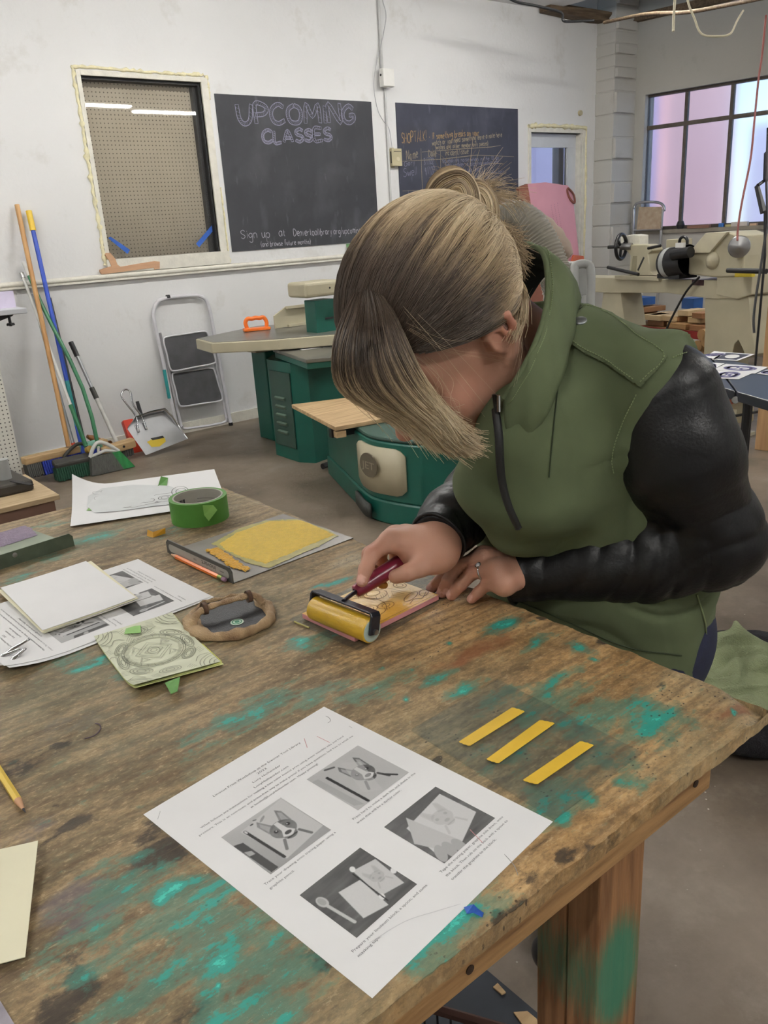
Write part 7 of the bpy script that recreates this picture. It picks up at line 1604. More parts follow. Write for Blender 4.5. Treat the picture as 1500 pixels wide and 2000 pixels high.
M_pur = mat('purple_print_ink', '#6d6a94', .6, var=.3, scale=40); M_navy = mat('navy_print_ink', '#23263a', .6, var=.3, scale=40)
prints = [(((1376, 697), (1395, 686), (1416, 688), (1398, 702)), M_pur, 'print with a violet picture, farthest left on the black table'), (((1390, 702), (1416, 688), (1474, 692), (1440, 705)), M_navy, 'print with a navy picture at the far edge of the black table'), (((1375, 722), (1382, 708), (1415, 710), (1392, 722)), M_pur, 'print half hidden by the sleeve in the middle row'), (((1392, 722), (1418, 711), (1500, 717), (1474, 730)), M_pur, 'wide print with a violet outline drawing, middle row on the black table'), (((1384, 738), (1394, 723), (1472, 728), (1442, 741)), M_pur, 'wide print with a violet outline drawing, nearest row on the black table'), (((1478, 730), (1500, 722), (1530, 724), (1510, 734)), M_pur, 'print at the right frame edge on the second black table')]
for q, m_, lab in prints:
  P = [at(*k, z=zt4 + .0012) for k in q]; o = MB().prism(P, (0, 0, .0008)).obj('print_sheet', M_paper); tag(o, lab, 'paper', 'prints on the black tables'); c = sum(P, Vector()) / 4
  if m_ is M_navy: MB().prism([c + (p - c) * .8 + Vector((0, 0, .0009)) for p in P], (0, 0, .0003)).obj('printed_image', m_, o); V = [c + (P[0] - c) * .35 * math.cos(x) + (P[1] - c) * .35 * math.sin(x) + Vector((0, 0, .0014)) for x in np.linspace(0, 6.28, 14, endpoint=False)]; mesh_obj('printed_motif', V, [tuple(range(14))], M_white, o)
  else:
    pgp = Page(P[0] + Vector((0, 0, .0009)), P[3] - P[0], P[1] - P[0]); uc = [((p - pgp.O).dot(pgp.X), (p - pgp.O).dot(pgp.Y)) for p in P]; cu, cv = sum(u[0] for u in uc) / 4, sum(u[1] for u in uc) / 4; sx_, sy_ = abs(uc[3][0]) * .34, abs(uc[1][1]) * .34
    L_ = [[(cu + sx_ * k * math.cos(x), cv + sy_ * k * math.sin(x)) for x in np.linspace(0, 6.28, 18)] for k in (1, .8)] + [[(cu - sx_ * .5 + sx_ * .3 * math.cos(x), cv + sy_ * .5 * math.sin(x)) for x in np.linspace(0, 6.28, 12)], [(cu + sx_ * .4 + sx_ * .3 * math.cos(x), cv + sy_ * .5 * math.sin(x)) for x in np.linspace(0, 6.28, 12)]]
    ribbons('printed_image', pgp, L_, .012, m_, o, .0006)
# cream machine stand under the tables
c = at(1440, 830, z=0); t = empty('machine_stand', (c.x, c.y, 0), 'cream cast stand with a rust-red bar under the black tables', 'stand')
yy = at(1420, 850, z=0.0); nn = (CAM - yy); nn.z = 0; nn.normalize(); K_ = lambda px, py, off=0: hit(px, py, yy + nn * off, nn)
for q in (((1380, 758), (1472, 756), (1472, 820), (1466, 828), (1436, 826), (1440, 800), (1404, 800), (1396, 792)),): MB().prism([K_(*k) for k in q], -nn * .1).obj('casting', M_cream, t, bev=.004)
MB().obox((K_(1395, 795, .02) + K_(1470, 768, .02)) / 2, (.26, .03, .035), K_(1470, 768) - K_(1395, 795)).obj('bar', mat('rust_red', '#84412c', .6), t)
MB().tube([K_(1395, 820, .03), K_(1492, 802, .03)], .008, 8).obj('rod', M_dark, t, auto=40)
MB().obox((K_(1450, 826).x, K_(1450, 826).y, .012), (.14, .1, .02), (1, 0, 0)).obj('foot', M_cream, t)
# wooden post at the right edge
c = at(1490, 620, d=4.4); t = MB().obox((c.x + .12, c.y - .07, at(1490, 528, d=4.4).z / 2), (.16, .16, at(1490, 528, d=4.4).z), (1, .2, 0)).obj('wooden_post', wood('post_wood', '#a8845c', '#bf9a70', .6, 4, (12, 12, 1)), bev=.003); tag(t, 'pale wooden post at the right frame edge beside the lathe', 'post')
# lamp arm, cords and hanging wires
t = empty('machine_lamp', at(1490, 440, d=4.0), 'black jointed lamp arm at the right frame edge before the window', 'lamp')
a = [at(*q, d=4.0) for q in ((1478, 360), (1484, 362), (1499, 412), (1490, 415))]; MB().prism(a, CF * .03).obj('lower_arm', M_black, t, bev=.003)
MB().tube([at(1480, 362, d=4.0), at(1494, 352, d=4.02), at(1510, 340, d=4.05)], .008, 8).obj('joint', M_black, t, auto=40); MB().prism([at(*q, d=4.0) for q in ((1497, 294), (1506, 294), (1506, 350), (1495, 350))], CF * .03).obj('upper_arm', M_black, t, bev=.003)
MB().tube([at(1494, 412, d=4.0), at(1494, 500, d=4.0), (at(1494, 500, d=4.0).x, at(1494, 500, d=4.0).y, .0)], .006, 6).obj('stem', M_black, t)
def cord(pts, r, m, lab, nm='cord', cat='cord', d=4.0):
  P = [at(q[0], q[1], d=q[2] if len(q) > 2 else d) for q in pts]; o = MB().tube(catmull(P, 8), r, 6).obj(nm, m, smooth=True); tag(o, lab, cat); return o
cord([(1496, 30), (1488, 110), (1482, 150), (1474, 230), (1466, 310), (1450, 390), (1442, 440), (1440, 470)], .005, mat('red_cord', '#8a4a44', .5), 'thin red cord hanging in front of the window panes')
cord([(1500, 250), (1497, 350), (1498, 430), (1486, 520), (1478, 570), (1472, 620), (1473, 650)], .006, M_black, 'black cable hanging down at the right frame edge')
M_wwire = mat('white_wire', '#d8d2b8', .5)
cord([(1320, -60), (1318, 0), (1316, 30), (1315, 61)], .004, M_wwire, 'stiff white wire hanging straight from the ceiling', 'wire', 'wire', 2.6)
cord([(1338, -60), (1343, 0), (1356, 35), (1370, 66), (1400, 71), (1426, 66), (1440, 40), (1452, 20)], .0035, M_wwire, 'slack white wire looping below the roof beams', 'wire', 'wire', 2.8)
cord([(985, -8, 5.9), (1010, 4, 6.0), (1050, 12, 6.1), (1095, 24, 6.2), (1100, 40, 6.2), (1115, 42, 6.25), (1160, 40, 6.3)], .010, M_dark, 'dark cable run along the top of the white wall', 'cable', 'cable')
cord([(1180, 44, 6.2), (1260, 28, 5.6), (1340, 24, 5.2), (1420, 10, 4.9), (1500, -6, 4.6)], .012, M_oldwood, 'brown pipe under the roof deck along the window wall', 'pipe', 'pipe')
# ---------------------------------------------------------------- chair with green fleece, things under the bench
q0, q1 = at(1462, 1490, z=0), at(1440, 1228, z=.14); sc_ = (q0 + q1) / 2; sc_.z = 0; rb = (q1 - q0).xy.length / 2
M_uph = mat('black_plush', '#2b2b30', .95, var=.35, scale=60, bump=.8, bscale=260)
t = empty('pet_bed', sc_, 'round black plush floor cushion with a thick rim, behind the bench corner', 'cushion')
def ring(R1, r, z, sq=1.0, n=72, m=14, w=0.0): return [[(sc_.x + (R1 + r * math.cos(b)) * math.cos(a) * 1.15, sc_.y + (R1 + r * math.cos(b)) * math.sin(a), z + r * sq * math.sin(b) + w * math.sin(a * 5) * math.sin(b)) for b in np.linspace(0, 6.2832, m, endpoint=False)] for a in np.linspace(0, 6.2832, n, endpoint=False)]
G2 = ring(rb - .055, .06, .075, 1.2, w=.008); n, m_ = len(G2), len(G2[0]); V = [p for r in G2 for p in r]; F = [(i * m_ + j, ((i + 1) % n) * m_ + j, ((i + 1) % n) * m_ + (j + 1) % m_, i * m_ + (j + 1) % m_) for i in range(n) for j in range(m_)]
mesh_obj('rim', V, F, M_uph, t, True)
MB().tube([(sc_.x + (rb - .03) * math.cos(a) * 1.15, sc_.y + (rb - .03) * math.sin(a), .138) for a in np.linspace(0, 6.28, 60, endpoint=False)], .004, 6, closed=True).obj('piping', M_blk2, t, smooth=True)
MB().lathe([(rb * .9, 0.002), (rb * .9, .06), (0, .07)], (sc_.x, sc_.y, 0), n=40).obj('pad', M_uph, t, auto=40)
M_fl = mat('green_fleece', '#98a27c', .95, var=.12, scale=18, bump=.9, bscale=260)
n = 80; V = []; F = []; fr = rb * .98
for j in range(n + 1):
  for i in range(n + 1):
    u, v = i / n * 2 - 1, j / n * 2 - 1; x, y = u * fr * .86 - .05, v * fr * .66 - .02; q = max(abs(u), abs(v))
    f = mnoise.noise(Vector((x * 9, y * 9, 3.1))) * .09 + abs(mnoise.noise(Vector((x * 8 + y * 11, y * 5, 1.3)))) * .10 + mnoise.noise(Vector((x * 20, y * 17, 7.7))) * .02
    V.append((sc_.x + x + .02 * math.sin(v * 7), sc_.y + y + .02 * math.sin(u * 6), max(.15 + f * (1.1 - .5 * q), .145 - max(0, q - .85) * .3)))
for j in range(n):
  for i in range(n): a = j * (n + 1) + i; F.append((a, a + 1, a + n + 2, a + n + 1))
o = mesh_obj('fleece', V, F, M_fl, None, True); o.modifiers.new('s', 'SOLIDIFY').thickness = .008; tag(o, 'crumpled sage green fleece heaped on the black floor cushion', 'fleece')
# floor mat, basket and wood chip below the bench
o = MB().prism([at(*k, z=.002) for k in ((955, 1900), (1120, 2040), (1050, 2500), (300, 2500), (600, 1650))], (0, 0, .003)).obj('floor_mat', mat('blue_black_mat', '#2b3038', .7, var=.2, scale=9)); tag(o, 'worn blue-black mat on the floor under the bench', 'mat')
for k, (pts, lab) in enumerate(((((1003, 1979), (1030, 1977), (1048, 1992), (1052, 2003), (1020, 2003)), 'larger torn tan card scrap on the dark mat at the bottom edge'), (((963, 1930), (972, 1922), (988, 1940), (980, 1944)), 'small torn tan scrap on the edge of the dark mat'))):
  o = MB().prism([at(*q, z=.006) for q in pts][::-1], (0, 0, .003)).obj('card_scrap', M_bw); tag(o, lab, 'scrap')
zb5 = .28; t = empty('wire_basket', at(900, 2010, z=.0), 'black wire basket with a wooden rim under the bench', 'basket')
R0, R1 = at(868, 1976, z=zb5), at(960, 2003, z=zb5); rd = (R1 - R0).normalized(); R1 = R0 + rd * .4; bkd = Vector((-rd.y, rd.x, 0)); bkd = bkd if bkd.dot(R0 - CAM) > 0 else -bkd; bkd = -bkd
rim = [R0 - rd * .05, R1, R1 + bkd * .3, R0 - rd * .05 + bkd * .3]; MB().tube(rim, .008, 6, closed=True).obj('rim', mat('dark_red_wood', '#4a2f26', .6), t)
mb = MB();
for i in range(24): p = rim[0].lerp(rim[1], i / 23); mb.tube([p, (p.x, p.y, .01)], .0018, 5)
for h in (.07, .14, .21): mb.tube([(p.x, p.y, h) for p in rim], .0018, 5, closed=True)
for i in range(18): p = rim[1].lerp(rim[2], i / 17); mb.tube([p, (p.x, p.y, .01)], .0018, 5); p = rim[0].lerp(rim[3], i / 17); mb.tube([p, (p.x, p.y, .01)], .0018, 5)
mb.obj('wire_mesh', M_black, t)
# ---------------------------------------------------------------- organic surfaces: distance fields meshed with surface nets
A3 = lambda v: np.array(v, np.float32)
def s_cone(a, b, ra, rb):
  a, b = A3(a), A3(b); ab = b - a; L2 = float(ab @ ab) + 1e-12
  def f(P):
    t = np.clip(((P - a) @ ab) / L2, 0, 1); return np.linalg.norm(P - a - t[:, None] * ab, axis=1) - (ra + (rb - ra) * t)
  f.box = (np.minimum(a - ra, b - rb), np.maximum(a + ra, b + rb)); return f
def s_ell(c, r, ax=None):
  c = A3(c); r = A3(r); Mx = np.eye(3, dtype=np.float32) if ax is None else np.array([list(v) for v in ax], np.float32)
  def f(P):
    q = (P - c) @ Mx.T; k0 = np.linalg.norm(q / r, axis=1); k1 = np.linalg.norm(q / (r * r), axis=1) + 1e-9; return k0 * (k0 - 1) / k1
  m = float(r.max()); f.box = (c - m, c + m); return f
def s_chain(pts, rad, k=.004):
  fs = [s_cone(pts[i], pts[i + 1], rad[i], rad[i + 1]) for i in range(len(pts) - 1)]; return s_union(fs, k)
def smin(a, b, k):
  h = np.maximum(k - np.abs(a - b), 0) / k; return np.minimum(a, b) - h * h * k * .25
def s_union(fs, k=0.0, pad=.03):
  lo = np.min([f.box[0] for f in fs], 0); hi = np.max([f.box[1] for f in fs], 0)
  def f(P):
    d = np.full(len(P), 1.0, np.float32)
    for g in fs:
      m = np.all((P > g.box[0] - pad) & (P < g.box[1] + pad), axis=1)
      if not m.any():
        continue
      v = g(P[m]); d[m] = smin(d[m], v, k) if k > 0 else np.minimum(d[m], v)
    # far points: crude bound from the boxes
    far = d > .9
    if far.any():
      q = P[far]; dd = np.full(len(q), 9.0, np.float32)
      for g in fs: e = np.maximum(np.maximum(g.box[0] - q, q - g.box[1]), 0); dd = np.minimum(dd, np.linalg.norm(e, axis=1) + .005)
      d[far] = dd
    return d
  f.box = (lo, hi); return f
def s_mod(f, g):
  h = lambda P: g(P, f(P)); h.box = f.box; return h
def net(fn, h, lo=None, hi=None, pad=.024, B=8):
  lo = A3(fn.box[0] if lo is None else lo) - pad; hi = A3(fn.box[1] if hi is None else hi) + pad
  nb = np.ceil((hi - lo) / (h * B)).astype(int); bi = np.stack(np.meshgrid(*[np.arange(n) for n in nb], indexing='ij'), -1).reshape(-1, 3)
  cen = lo + (bi + .5) * h * B; d = np.concatenate([fn(cen[i:i + 200000].astype(np.float32)) for i in range(0, len(cen), 200000)])
  act = bi[np.abs(d) < h * B * .9 + .015]; N = nb * B + 2
  g = np.arange(B + 1); off = np.stack(np.meshgrid(g, g, g, indexing='ij'), -1).reshape(-1, 3)
  vk, vp, ed = [], [], [[], [], []]
  C = np.array([[0, 0, 0], [1, 0, 0], [0, 1, 0], [1, 1, 0], [0, 0, 1], [1, 0, 1], [0, 1, 1], [1, 1, 1]]); E = [(0, 1), (2, 3), (4, 5), (6, 7), (0, 2), (1, 3), (4, 6), (5, 7), (0, 4), (1, 5), (2, 6), (3, 7)]
  def key(ix): return (ix[:, 0].astype(np.int64) * N[1] + ix[:, 1]) * N[2] + ix[:, 2]
  for s in range(0, len(act), 400):
    a = act[s:s + 400]; idx = (a[:, None, :] * B + off[None]).reshape(-1, 3); val = fn((lo + idx * h).astype(np.float32)).reshape(len(a), B + 1, B + 1, B + 1)
    cv = np.stack([val[:, c[0]:c[0] + B, c[1]:c[1] + B, c[2]:c[2] + B] for c in C], -1); ins = cv < 0; m = ins.any(-1) & ~ins.all(-1)
    w = np.argwhere(m);
    if not len(w): continue
    v8 = cv[m]; acc = np.zeros((len(w), 3)); cnt = np.zeros(len(w))
    for e0, e1 in E:
      x = (v8[:, e0] < 0) != (v8[:, e1] < 0); t = np.where(x, v8[:, e0] / (v8[:, e0] - v8[:, e1] + 1e-12), 0); p = C[e0] + (C[e1] - C[e0]) * t[:, None]; acc += p * x[:, None]; cnt += x
    cell = a[w[:, 0]] * B + w[:, 1:]; vk.append(key(cell)); vp.append(lo + (cell + acc / cnt[:, None]) * h)
    for ax in range(3):
      sl0 = [slice(0, B)] * 3; sl1 = list(sl0); sl1[ax] = slice(1, B + 1); x0 = val[(slice(None), *sl0)]; x1 = val[(slice(None), *sl1)]
      cr = (x0 < 0) != (x1 < 0); w2 = np.argwhere(cr);
      if len(w2): ed[ax].append(np.concatenate([a[w2[:, 0]] * B + w2[:, 1:], (x0[cr] < 0)[:, None].astype(int)], 1))
  K = np.concatenate(vk); Pv = np.concatenate(vp); o = np.argsort(K); K = K[o]; Pv = Pv[o]; F = []
  for ax in range(3):
    if not ed[ax]: continue
    e = np.concatenate(ed[ax]); u, v = [(1, 2), (2, 0), (0, 1)][ax]; q = []
    for du, dv in ((0, 0), (-1, 0), (-1, -1), (0, -1)):
      c = e[:, :3].copy(); c[:, u] += du; c[:, v] += dv; q.append(key(c))
    q = np.stack(q, 1); j = np.clip(np.searchsorted(K, q), 0, len(K) - 1); ok = (K[j] == q).all(1); j = j[ok]; fl = e[ok, 3] == 0
    j[fl] = j[fl][:, ::-1]; F.append(j)
  return Pv, np.concatenate(F)
def np_mesh(name, V, F, m, parent=None, smooth=True):
  """large arrays; V in world coordinates"""
  root = Matrix.Identity(4); p = parent; ch = []
  while p: ch.append(p); p = p.parent
  for p in reversed(ch): root = root @ p.matrix_basis
  inv = np.array(root.inverted()); V = V @ inv[:3, :3].T + inv[:3, 3]
  me = bpy.data.meshes.new(name); k = F.shape[1]; me.vertices.add(len(V)); me.vertices.foreach_set('co', V.astype(np.float32).ravel()); me.loops.add(F.size); me.loops.foreach_set('vertex_index', F.astype(np.int32).ravel())
  me.polygons.add(len(F)); me.polygons.foreach_set('loop_start', np.arange(0, F.size, k, dtype=np.int32)); me.polygons.foreach_set('loop_total', np.full(len(F), k, np.int32)); me.update(calc_edges=True); me.validate()
  if smooth: me.shade_smooth()
  me.materials.append(m); o = bpy.data.objects.new(name, me); COL.objects.link(o)
  if parent: o.parent = parent
  return o
def normals(fn, P, e=.0015):
  P = P.astype(np.float32); g = np.stack([fn(P + A3(d) * e) - fn(P - A3(d) * e) for d in ((1, 0, 0), (0, 1, 0), (0, 0, 1))], 1); return g / (np.linalg.norm(g, axis=1)[:, None] + 1e-9)
def march(fn, pix, d0=.5, d1=1.6):
  """where the sight lines of these frame spots meet the surface fn"""
  pix = np.array(pix, float); D = np.array([list(at(a, b, d=1) - CAM) for a, b in pix]); L = np.linalg.norm(D, axis=1)[:, None]; D = D / L; o = np.array(CAM); t = np.full(len(pix), d0)
  for _ in range(90):
    v = fn((o + D * t[:, None]).astype(np.float32)); t = np.minimum(t + v * .8, d1 * 1.3)
  return o + D * t[:, None]
def folds(P, amp, f=22., s=0.):
  x, y, z = P[:, 0] * f, P[:, 1] * f, P[:, 2] * f
  a = np.sin(x * 1.3 + 1.7 * np.sin(y * .9 + s) + z * .7 + s); b = np.sin(z * 2.1 + 1.3 * np.sin(x * 1.1 + 2 * s) - y * .8); c = np.sin(y * 2.3 + 1.1 * np.sin(z * 1.7 + s) + x * .6 + s * 3)
  return amp * (np.abs(a) * .5 + b * .35 + a * b * .4 + c * .25 - .3)
# ---------------------------------------------------------------- the person bent over the bench
PV = lambda px, py, d: np.array(at(px, py, d=d))
PZ = lambda px, py, z: np.array(at(px, py, z=z))
hf, hu, hl_ = np.array([-.65, 0, -.76]), np.array([-.76, 0, .65]), np.array([0, -1., 0])
HC = PV(864, 640, .92); HS = 1.03
hp_ = lambda f, u, l: HC + HS * (hf * f + hu * u + hl_ * l)
HAX = (hf, hu, hl_)
person = empty('person', (.98, .66, 0), 'woman in a green jacket with leather sleeves bent over the bench, rolling ink', 'person')
def skin_mat():
  m = attr_mat('skin', .5, noise=.05, scale=40, bump=.12, spec=.35, bscale=700); b = m.node_tree.nodes['Principled BSDF']; b.inputs['Subsurface Weight'].default_value = .12; b.inputs['Subsurface Radius'].default_value = (.012, .005, .003); b.inputs['Subsurface Scale'].default_value = .6; return m
M_skin = skin_mat()
# --- head
head = [s_ell(hp_(-.012, .034, 0), (.088 * HS, .072 * HS, .068 * HS), HAX), s_ell(hp_(.030, .0, 0), (.060 * HS, .085 * HS, .060 * HS), HAX), s_ell(hp_(.045, -.060, 0), (.040 * HS, .045 * HS, .045 * HS), HAX),
    s_cone(hp_(.068, -.098, 0), hp_(.0, -.062, .052), .017, .016), s_cone(hp_(.068, -.098, 0), hp_(.0, -.062, -.052), .017, .016), s_cone(hp_(.0, -.062, .052), hp_(-.005, -.03, .058), .016, .014), s_ell(hp_(.072, -.030, .036), (.017, .02, .018), HAX), s_ell(hp_(.072, -.030, -.036), (.017, .02, .018), HAX),
    s_ell(hp_(.066, .032, 0), (.016, .030, .046), HAX)]
fh = s_union(head, .03)
nose = s_union([s_cone(hp_(.088, .012, 0), hp_(.119, -.022, 0), .007, .0110), s_ell(hp_(.104, -.028, .010), (.010, .007, .007), HAX), s_ell(hp_(.104, -.028, -.010), (.010, .007, .007), HAX)], .008)
lips = s_union([s_ell(hp_(.092, -.058, 0), (.008, .0045, .022), HAX), s_ell(hp_(.090, -.066, 0), (.008, .005, .018), HAX)], .002)
chin = s_ell(hp_(.078, -.092, 0), (.016, .015, .018), HAX)
eyes = [s_ell(hp_(.076, .006, s * .031), (.012, .010, .014), HAX) for s in (1, -1)]
def head_f(P):
  d = fh(P); d = smin(d, nose(P), .010)
  for s in (1, -1):
    so = s_ell(hp_(.092, .004, s * .031), (.013, .011, .017), HAX)(P); d = -smin(-d, so, .014)
  d = smin(d, eyes[0](P), .004); d = smin(d, eyes[1](P), .004)
  d = smin(d, lips(P), .005); d = smin(d, chin(P), .015); return d
def ear(s):
  hp_ = lambda f, u, l, o=HC + HS * (hf * .012 + hu * -.010 + hl_ * (-.006 * s)): o + HS * (hf * f + hu * u + hl_ * l)
  pts = [hp_(-.004, -.022, s * .074), hp_(-.002, -.004, s * .076), hp_(-.002, .014, s * .080), hp_(-.010, .026, s * .084), hp_(-.022, .026, s * .090), hp_(-.030, .014, s * .092), hp_(-.029, -.002, s * .090), hp_(-.020, -.016, s * .084), hp_(-.010, -.028, s * .079), hp_(-.005, -.033, s * .076)]
  rim = s_chain(pts, [.0042, .0040, .0042, .0046, .0048, .0048, .0046, .0046, .0055, .005], .003)
  plate = s_ell(hp_(-.014, .001, s * .079), (.018, .026, .0045), (hf * .96 + hl_ * s * .28, hu, hl_ * s * .96 - hf * .28))
  anti = s_chain([hp_(-.008, .016, s * .083), hp_(-.018, .008, s * .087), hp_(-.018, -.006, s * .086), hp_(-.010, -.016, s * .081)], [.003, .0032, .0032, .003], .002)
  trag = s_ell(hp_(.000, -.002, s * .080), (.004, .006, .004), HAX)
  return s_union([rim, plate, anti, trag], .004)
ears = [ear(1), ear(-1)]
N0 = np.array([.80, .655, 1.165])
neck = s_union([s_cone(hp_(-.040, -.045, 0), N0 + [-.01, .01, -.02], .052, .044), s_cone(hp_(.0, -.07, 0), N0 + [-.03, .01, -.04], .045, .042)], .02)
def hn(P): d = head_f(P); d = smin(d, neck(P), .02); d = smin(d, ears[0](P), .006); return smin(d, ears[1](P), .006)
hn.box = (np.minimum(fh.box[0], neck.box[0]) - .03, np.maximum(fh.box[1], neck.box[1]) + .03)
# --- arms and torso
SL, SR = np.array([.795, .515, 1.130]), np.array([.85, .83, 1.16])
EL = PV(1385, 1052, .99); WL_ = PV(1012, 1122, 1.075); ER = np.array([.915, .855, .965]); WR = np.array(PZ(852, 1068, .926))
torso = s_union([s_cone(SL - [0, 0, .015], N0 - [0, 0, .09], .032, .05), s_cone(SR - [0, 0, .015], N0 - [0, 0, .09], .032, .05), s_cone((.83, .65, 1.06), (.88, .65, .9), .09, .10), s_cone((.88, .65, .9), (.91, .67, .72), .10, .095), s_cone((.83, .59, 1.06), (.88, .60, .88), .075, .085), s_cone((.83, .72, 1.06), (.88, .73, .88), .075, .085), s_cone((.88, .60, .88), (.90, .60, .72), .085, .085), s_cone((.88, .73, .88), (.92, .75, .72), .085, .085)], .04)
armL = s_chain([SL, EL, WL_], [.045, .036, .024], .02); armR = s_chain([SR, ER, WR], [.045, .036, .024], .02)
KN = [((.90, .60, .72), (.94, .68, .42), (1.02, .75, .09)), ((.92, .75, .70), (.97, .80, .42), (1.08, .86, .09))]
legs = s_union([g for h, k, a in KN for g in (s_cone(h, k, .080, .055), s_cone(k, a, .052, .034), s_cone((a[0], a[1], .06), (a[0] - .11, a[1], .03), .032, .024))], .02)
# --- left hand flat on the bench (fingers bent, tips down)
def finger(pts, r): return s_chain(pts, r, .003)
zt = TZ + .0075
LH = dict(
  index=[PZ(944, 1086, TZ + .052), PZ(884, 1112, TZ + .036), PZ(858, 1136, TZ + .018), PZ(842, 1150, zt)],
  middle=[PZ(950, 1092, TZ + .058), PZ(897, 1103, TZ + .046), PZ(876, 1134, TZ + .026), PZ(863, 1158, zt)],
  ring=[PZ(972, 1112, TZ + .054), PZ(924, 1117, TZ + .042), PZ(899, 1143, TZ + .024), PZ(882, 1163, zt)],
  pinky=[PZ(985, 1138, TZ + .040), PZ(954, 1139, TZ + .033), PZ(935, 1156, TZ + .018), PZ(921, 1170, zt)])
FR = dict(index=[.0108, .0096, .0085, .0074], middle=[.0112, .0098, .0087, .0076], ring=[.0108, .0094, .0083, .0073], pinky=[.0098, .0083, .0074, .0065])
wl0 = PV(1030, 1118, 1.08)
wl0 = PZ(1022, 1110, TZ + .040)
palmL = s_union([s_cone(wl0 + [0, .008, 0], LH['index'][0], .022, .0125), s_cone(wl0, LH['middle'][0], .021, .0125), s_cone(wl0 - [0, .006, 0], LH['ring'][0], .021, .0125), s_cone(wl0 - [0, .014, .004], LH['pinky'][0], .019, .0120), s_cone(LH['index'][0] - [0, 0, .010], LH['pinky'][0] - [0, 0, .006], .012, .011)], .014)
thumbL = finger([wl0 + [.0, .02, -.008], PZ(925, 1105, TZ + .022), PZ(880, 1128, TZ + .013), PZ(862, 1140, TZ + .009)], [.014, .0115, .0095, .0078])
fingL = [finger(LH[k], FR[k]) for k in ('index', 'middle', 'ring', 'pinky')] + [thumbL]
# --- right hand gripping the handle
zr_ = TZ
RH = dict(
  index=[PZ(763, 1056, .936), PZ(727, 1082, .930), PZ(714, 1112, .915), PZ(707, 1135, .903)],
  middle=[PZ(772, 1048, .932), PZ(722, 1082, .917), PZ(716, 1110, .893), PZ(742, 1118, .884)],
  ring=[PZ(790, 1046, .926), PZ(742, 1075, .905), PZ(745, 1105, .884), PZ(768, 1105, .880)],
  pinky=[PZ(808, 1046, .918), PZ(770, 1072, .900), PZ(772, 1092, .882), PZ(790, 1092, .880)])
palmR = s_union([s_cone(WR, RH['index'][0], .023, .0130), s_cone(WR, RH['middle'][0], .023, .0130), s_cone(WR + [0, .01, 0], RH['ring'][0], .022, .0130), s_cone(WR + [0, .016, 0], RH['pinky'][0], .020, .0120), s_cone(WR - [.004, .012, .004], PZ(815, 1085, .915), .022, .019)], .016)
thumbR = finger([PZ(852, 1090, .915), PZ(820, 1108, .912), PZ(795, 1119, .908), PZ(773, 1126, .903)], [.0165, .0128, .0108, .0092])
fingR = [finger(RH[k], [r * 1.03 for r in FR[k]]) for k in ('index', 'middle', 'ring', 'pinky')] + [thumbR]
def hand(palm, fs, kk):
  def f(P):
    d = palm(P); fd = None
    for g in fs:
      v = g(P); d2 = smin(d, v, kk) if False else None; fd = v if fd is None else np.minimum(fd, v)
    return smin(d, fd, kk)
  f.box = (np.min([palm.box[0]] + [g.box[0] for g in fs], 0), np.max([palm.box[1]] + [g.box[1] for g in fs], 0)); return f
handL, handR = hand(palmL, fingL, .012), hand(palmR, fingR, .013)
foreL = s_cone(WL_ * .5 + wl0 * .5 + [.02, 0, 0], wl0, .024, .023); foreR = s_cone(WR + (ER - WR) * .15, WR, .025, .024)
body_f = s_union([hn, torso, armL, armR, legs, handL, handR, foreL, foreR], .012)
V, F = net(body_f, .0024)
body = np_mesh('body', V, F, M_skin, person)
# skin tone: paler nails, redder ear, nose, knuckles
c = np.tile(np.array(lin('#b88b76')), (len(V), 1)); red = np.array(lin('#b4695a')); nail = np.array(lin('#d3a596')); pale = np.array(lin('#c9977c'))
def near(p, r): return np.exp(-(np.linalg.norm(V - p, axis=1) / r) ** 2)[:, None]
for p, r, k in ((hp_(-.01, .0, .09), .022, .4), (hp_(-.01, .0, -.09), .022, .4), (hp_(.115, -.03, 0), .016, .5), (hp_(.06, -.03, .05), .025, .25), (hp_(.092, -.062, 0), .014, .6), (HC, .0, 0)):
  if k: c = c * (1 - near(p, r) * k) + red * near(p, r) * k
for H_l in (LH, RH):
  for kx, pts in H_l.items():
    c = c * (1 - near(pts[1] + [0, 0, .006], .009) * .35) + red * near(pts[1] + [0, 0, .006], .009) * .35
    c = c * (1 - near(pts[3], .012) * .25) + red * near(pts[3], .012) * .25
for pts, upv in [(LH[k], (-.2, -.3, .9)) for k in LH] + [(RH['index'], (-.6, -.5, .6))]:
  tip, prev = pts[3], pts[2]; d = (tip - prev) / np.linalg.norm(tip - prev); n = np.array(upv); n = n - d * (n @ d); n /= np.linalg.norm(n); q = tip + n * .006 - d * .0005; s = np.cross(d, n); rel = V - q
  m = ((np.abs(rel @ s) / .0052) ** 3 + (np.abs(rel @ d) / .0062) ** 3 < 1) & (rel @ n > -.004) & (rel @ n < .006); c[m] = nail
set_col(body, c)
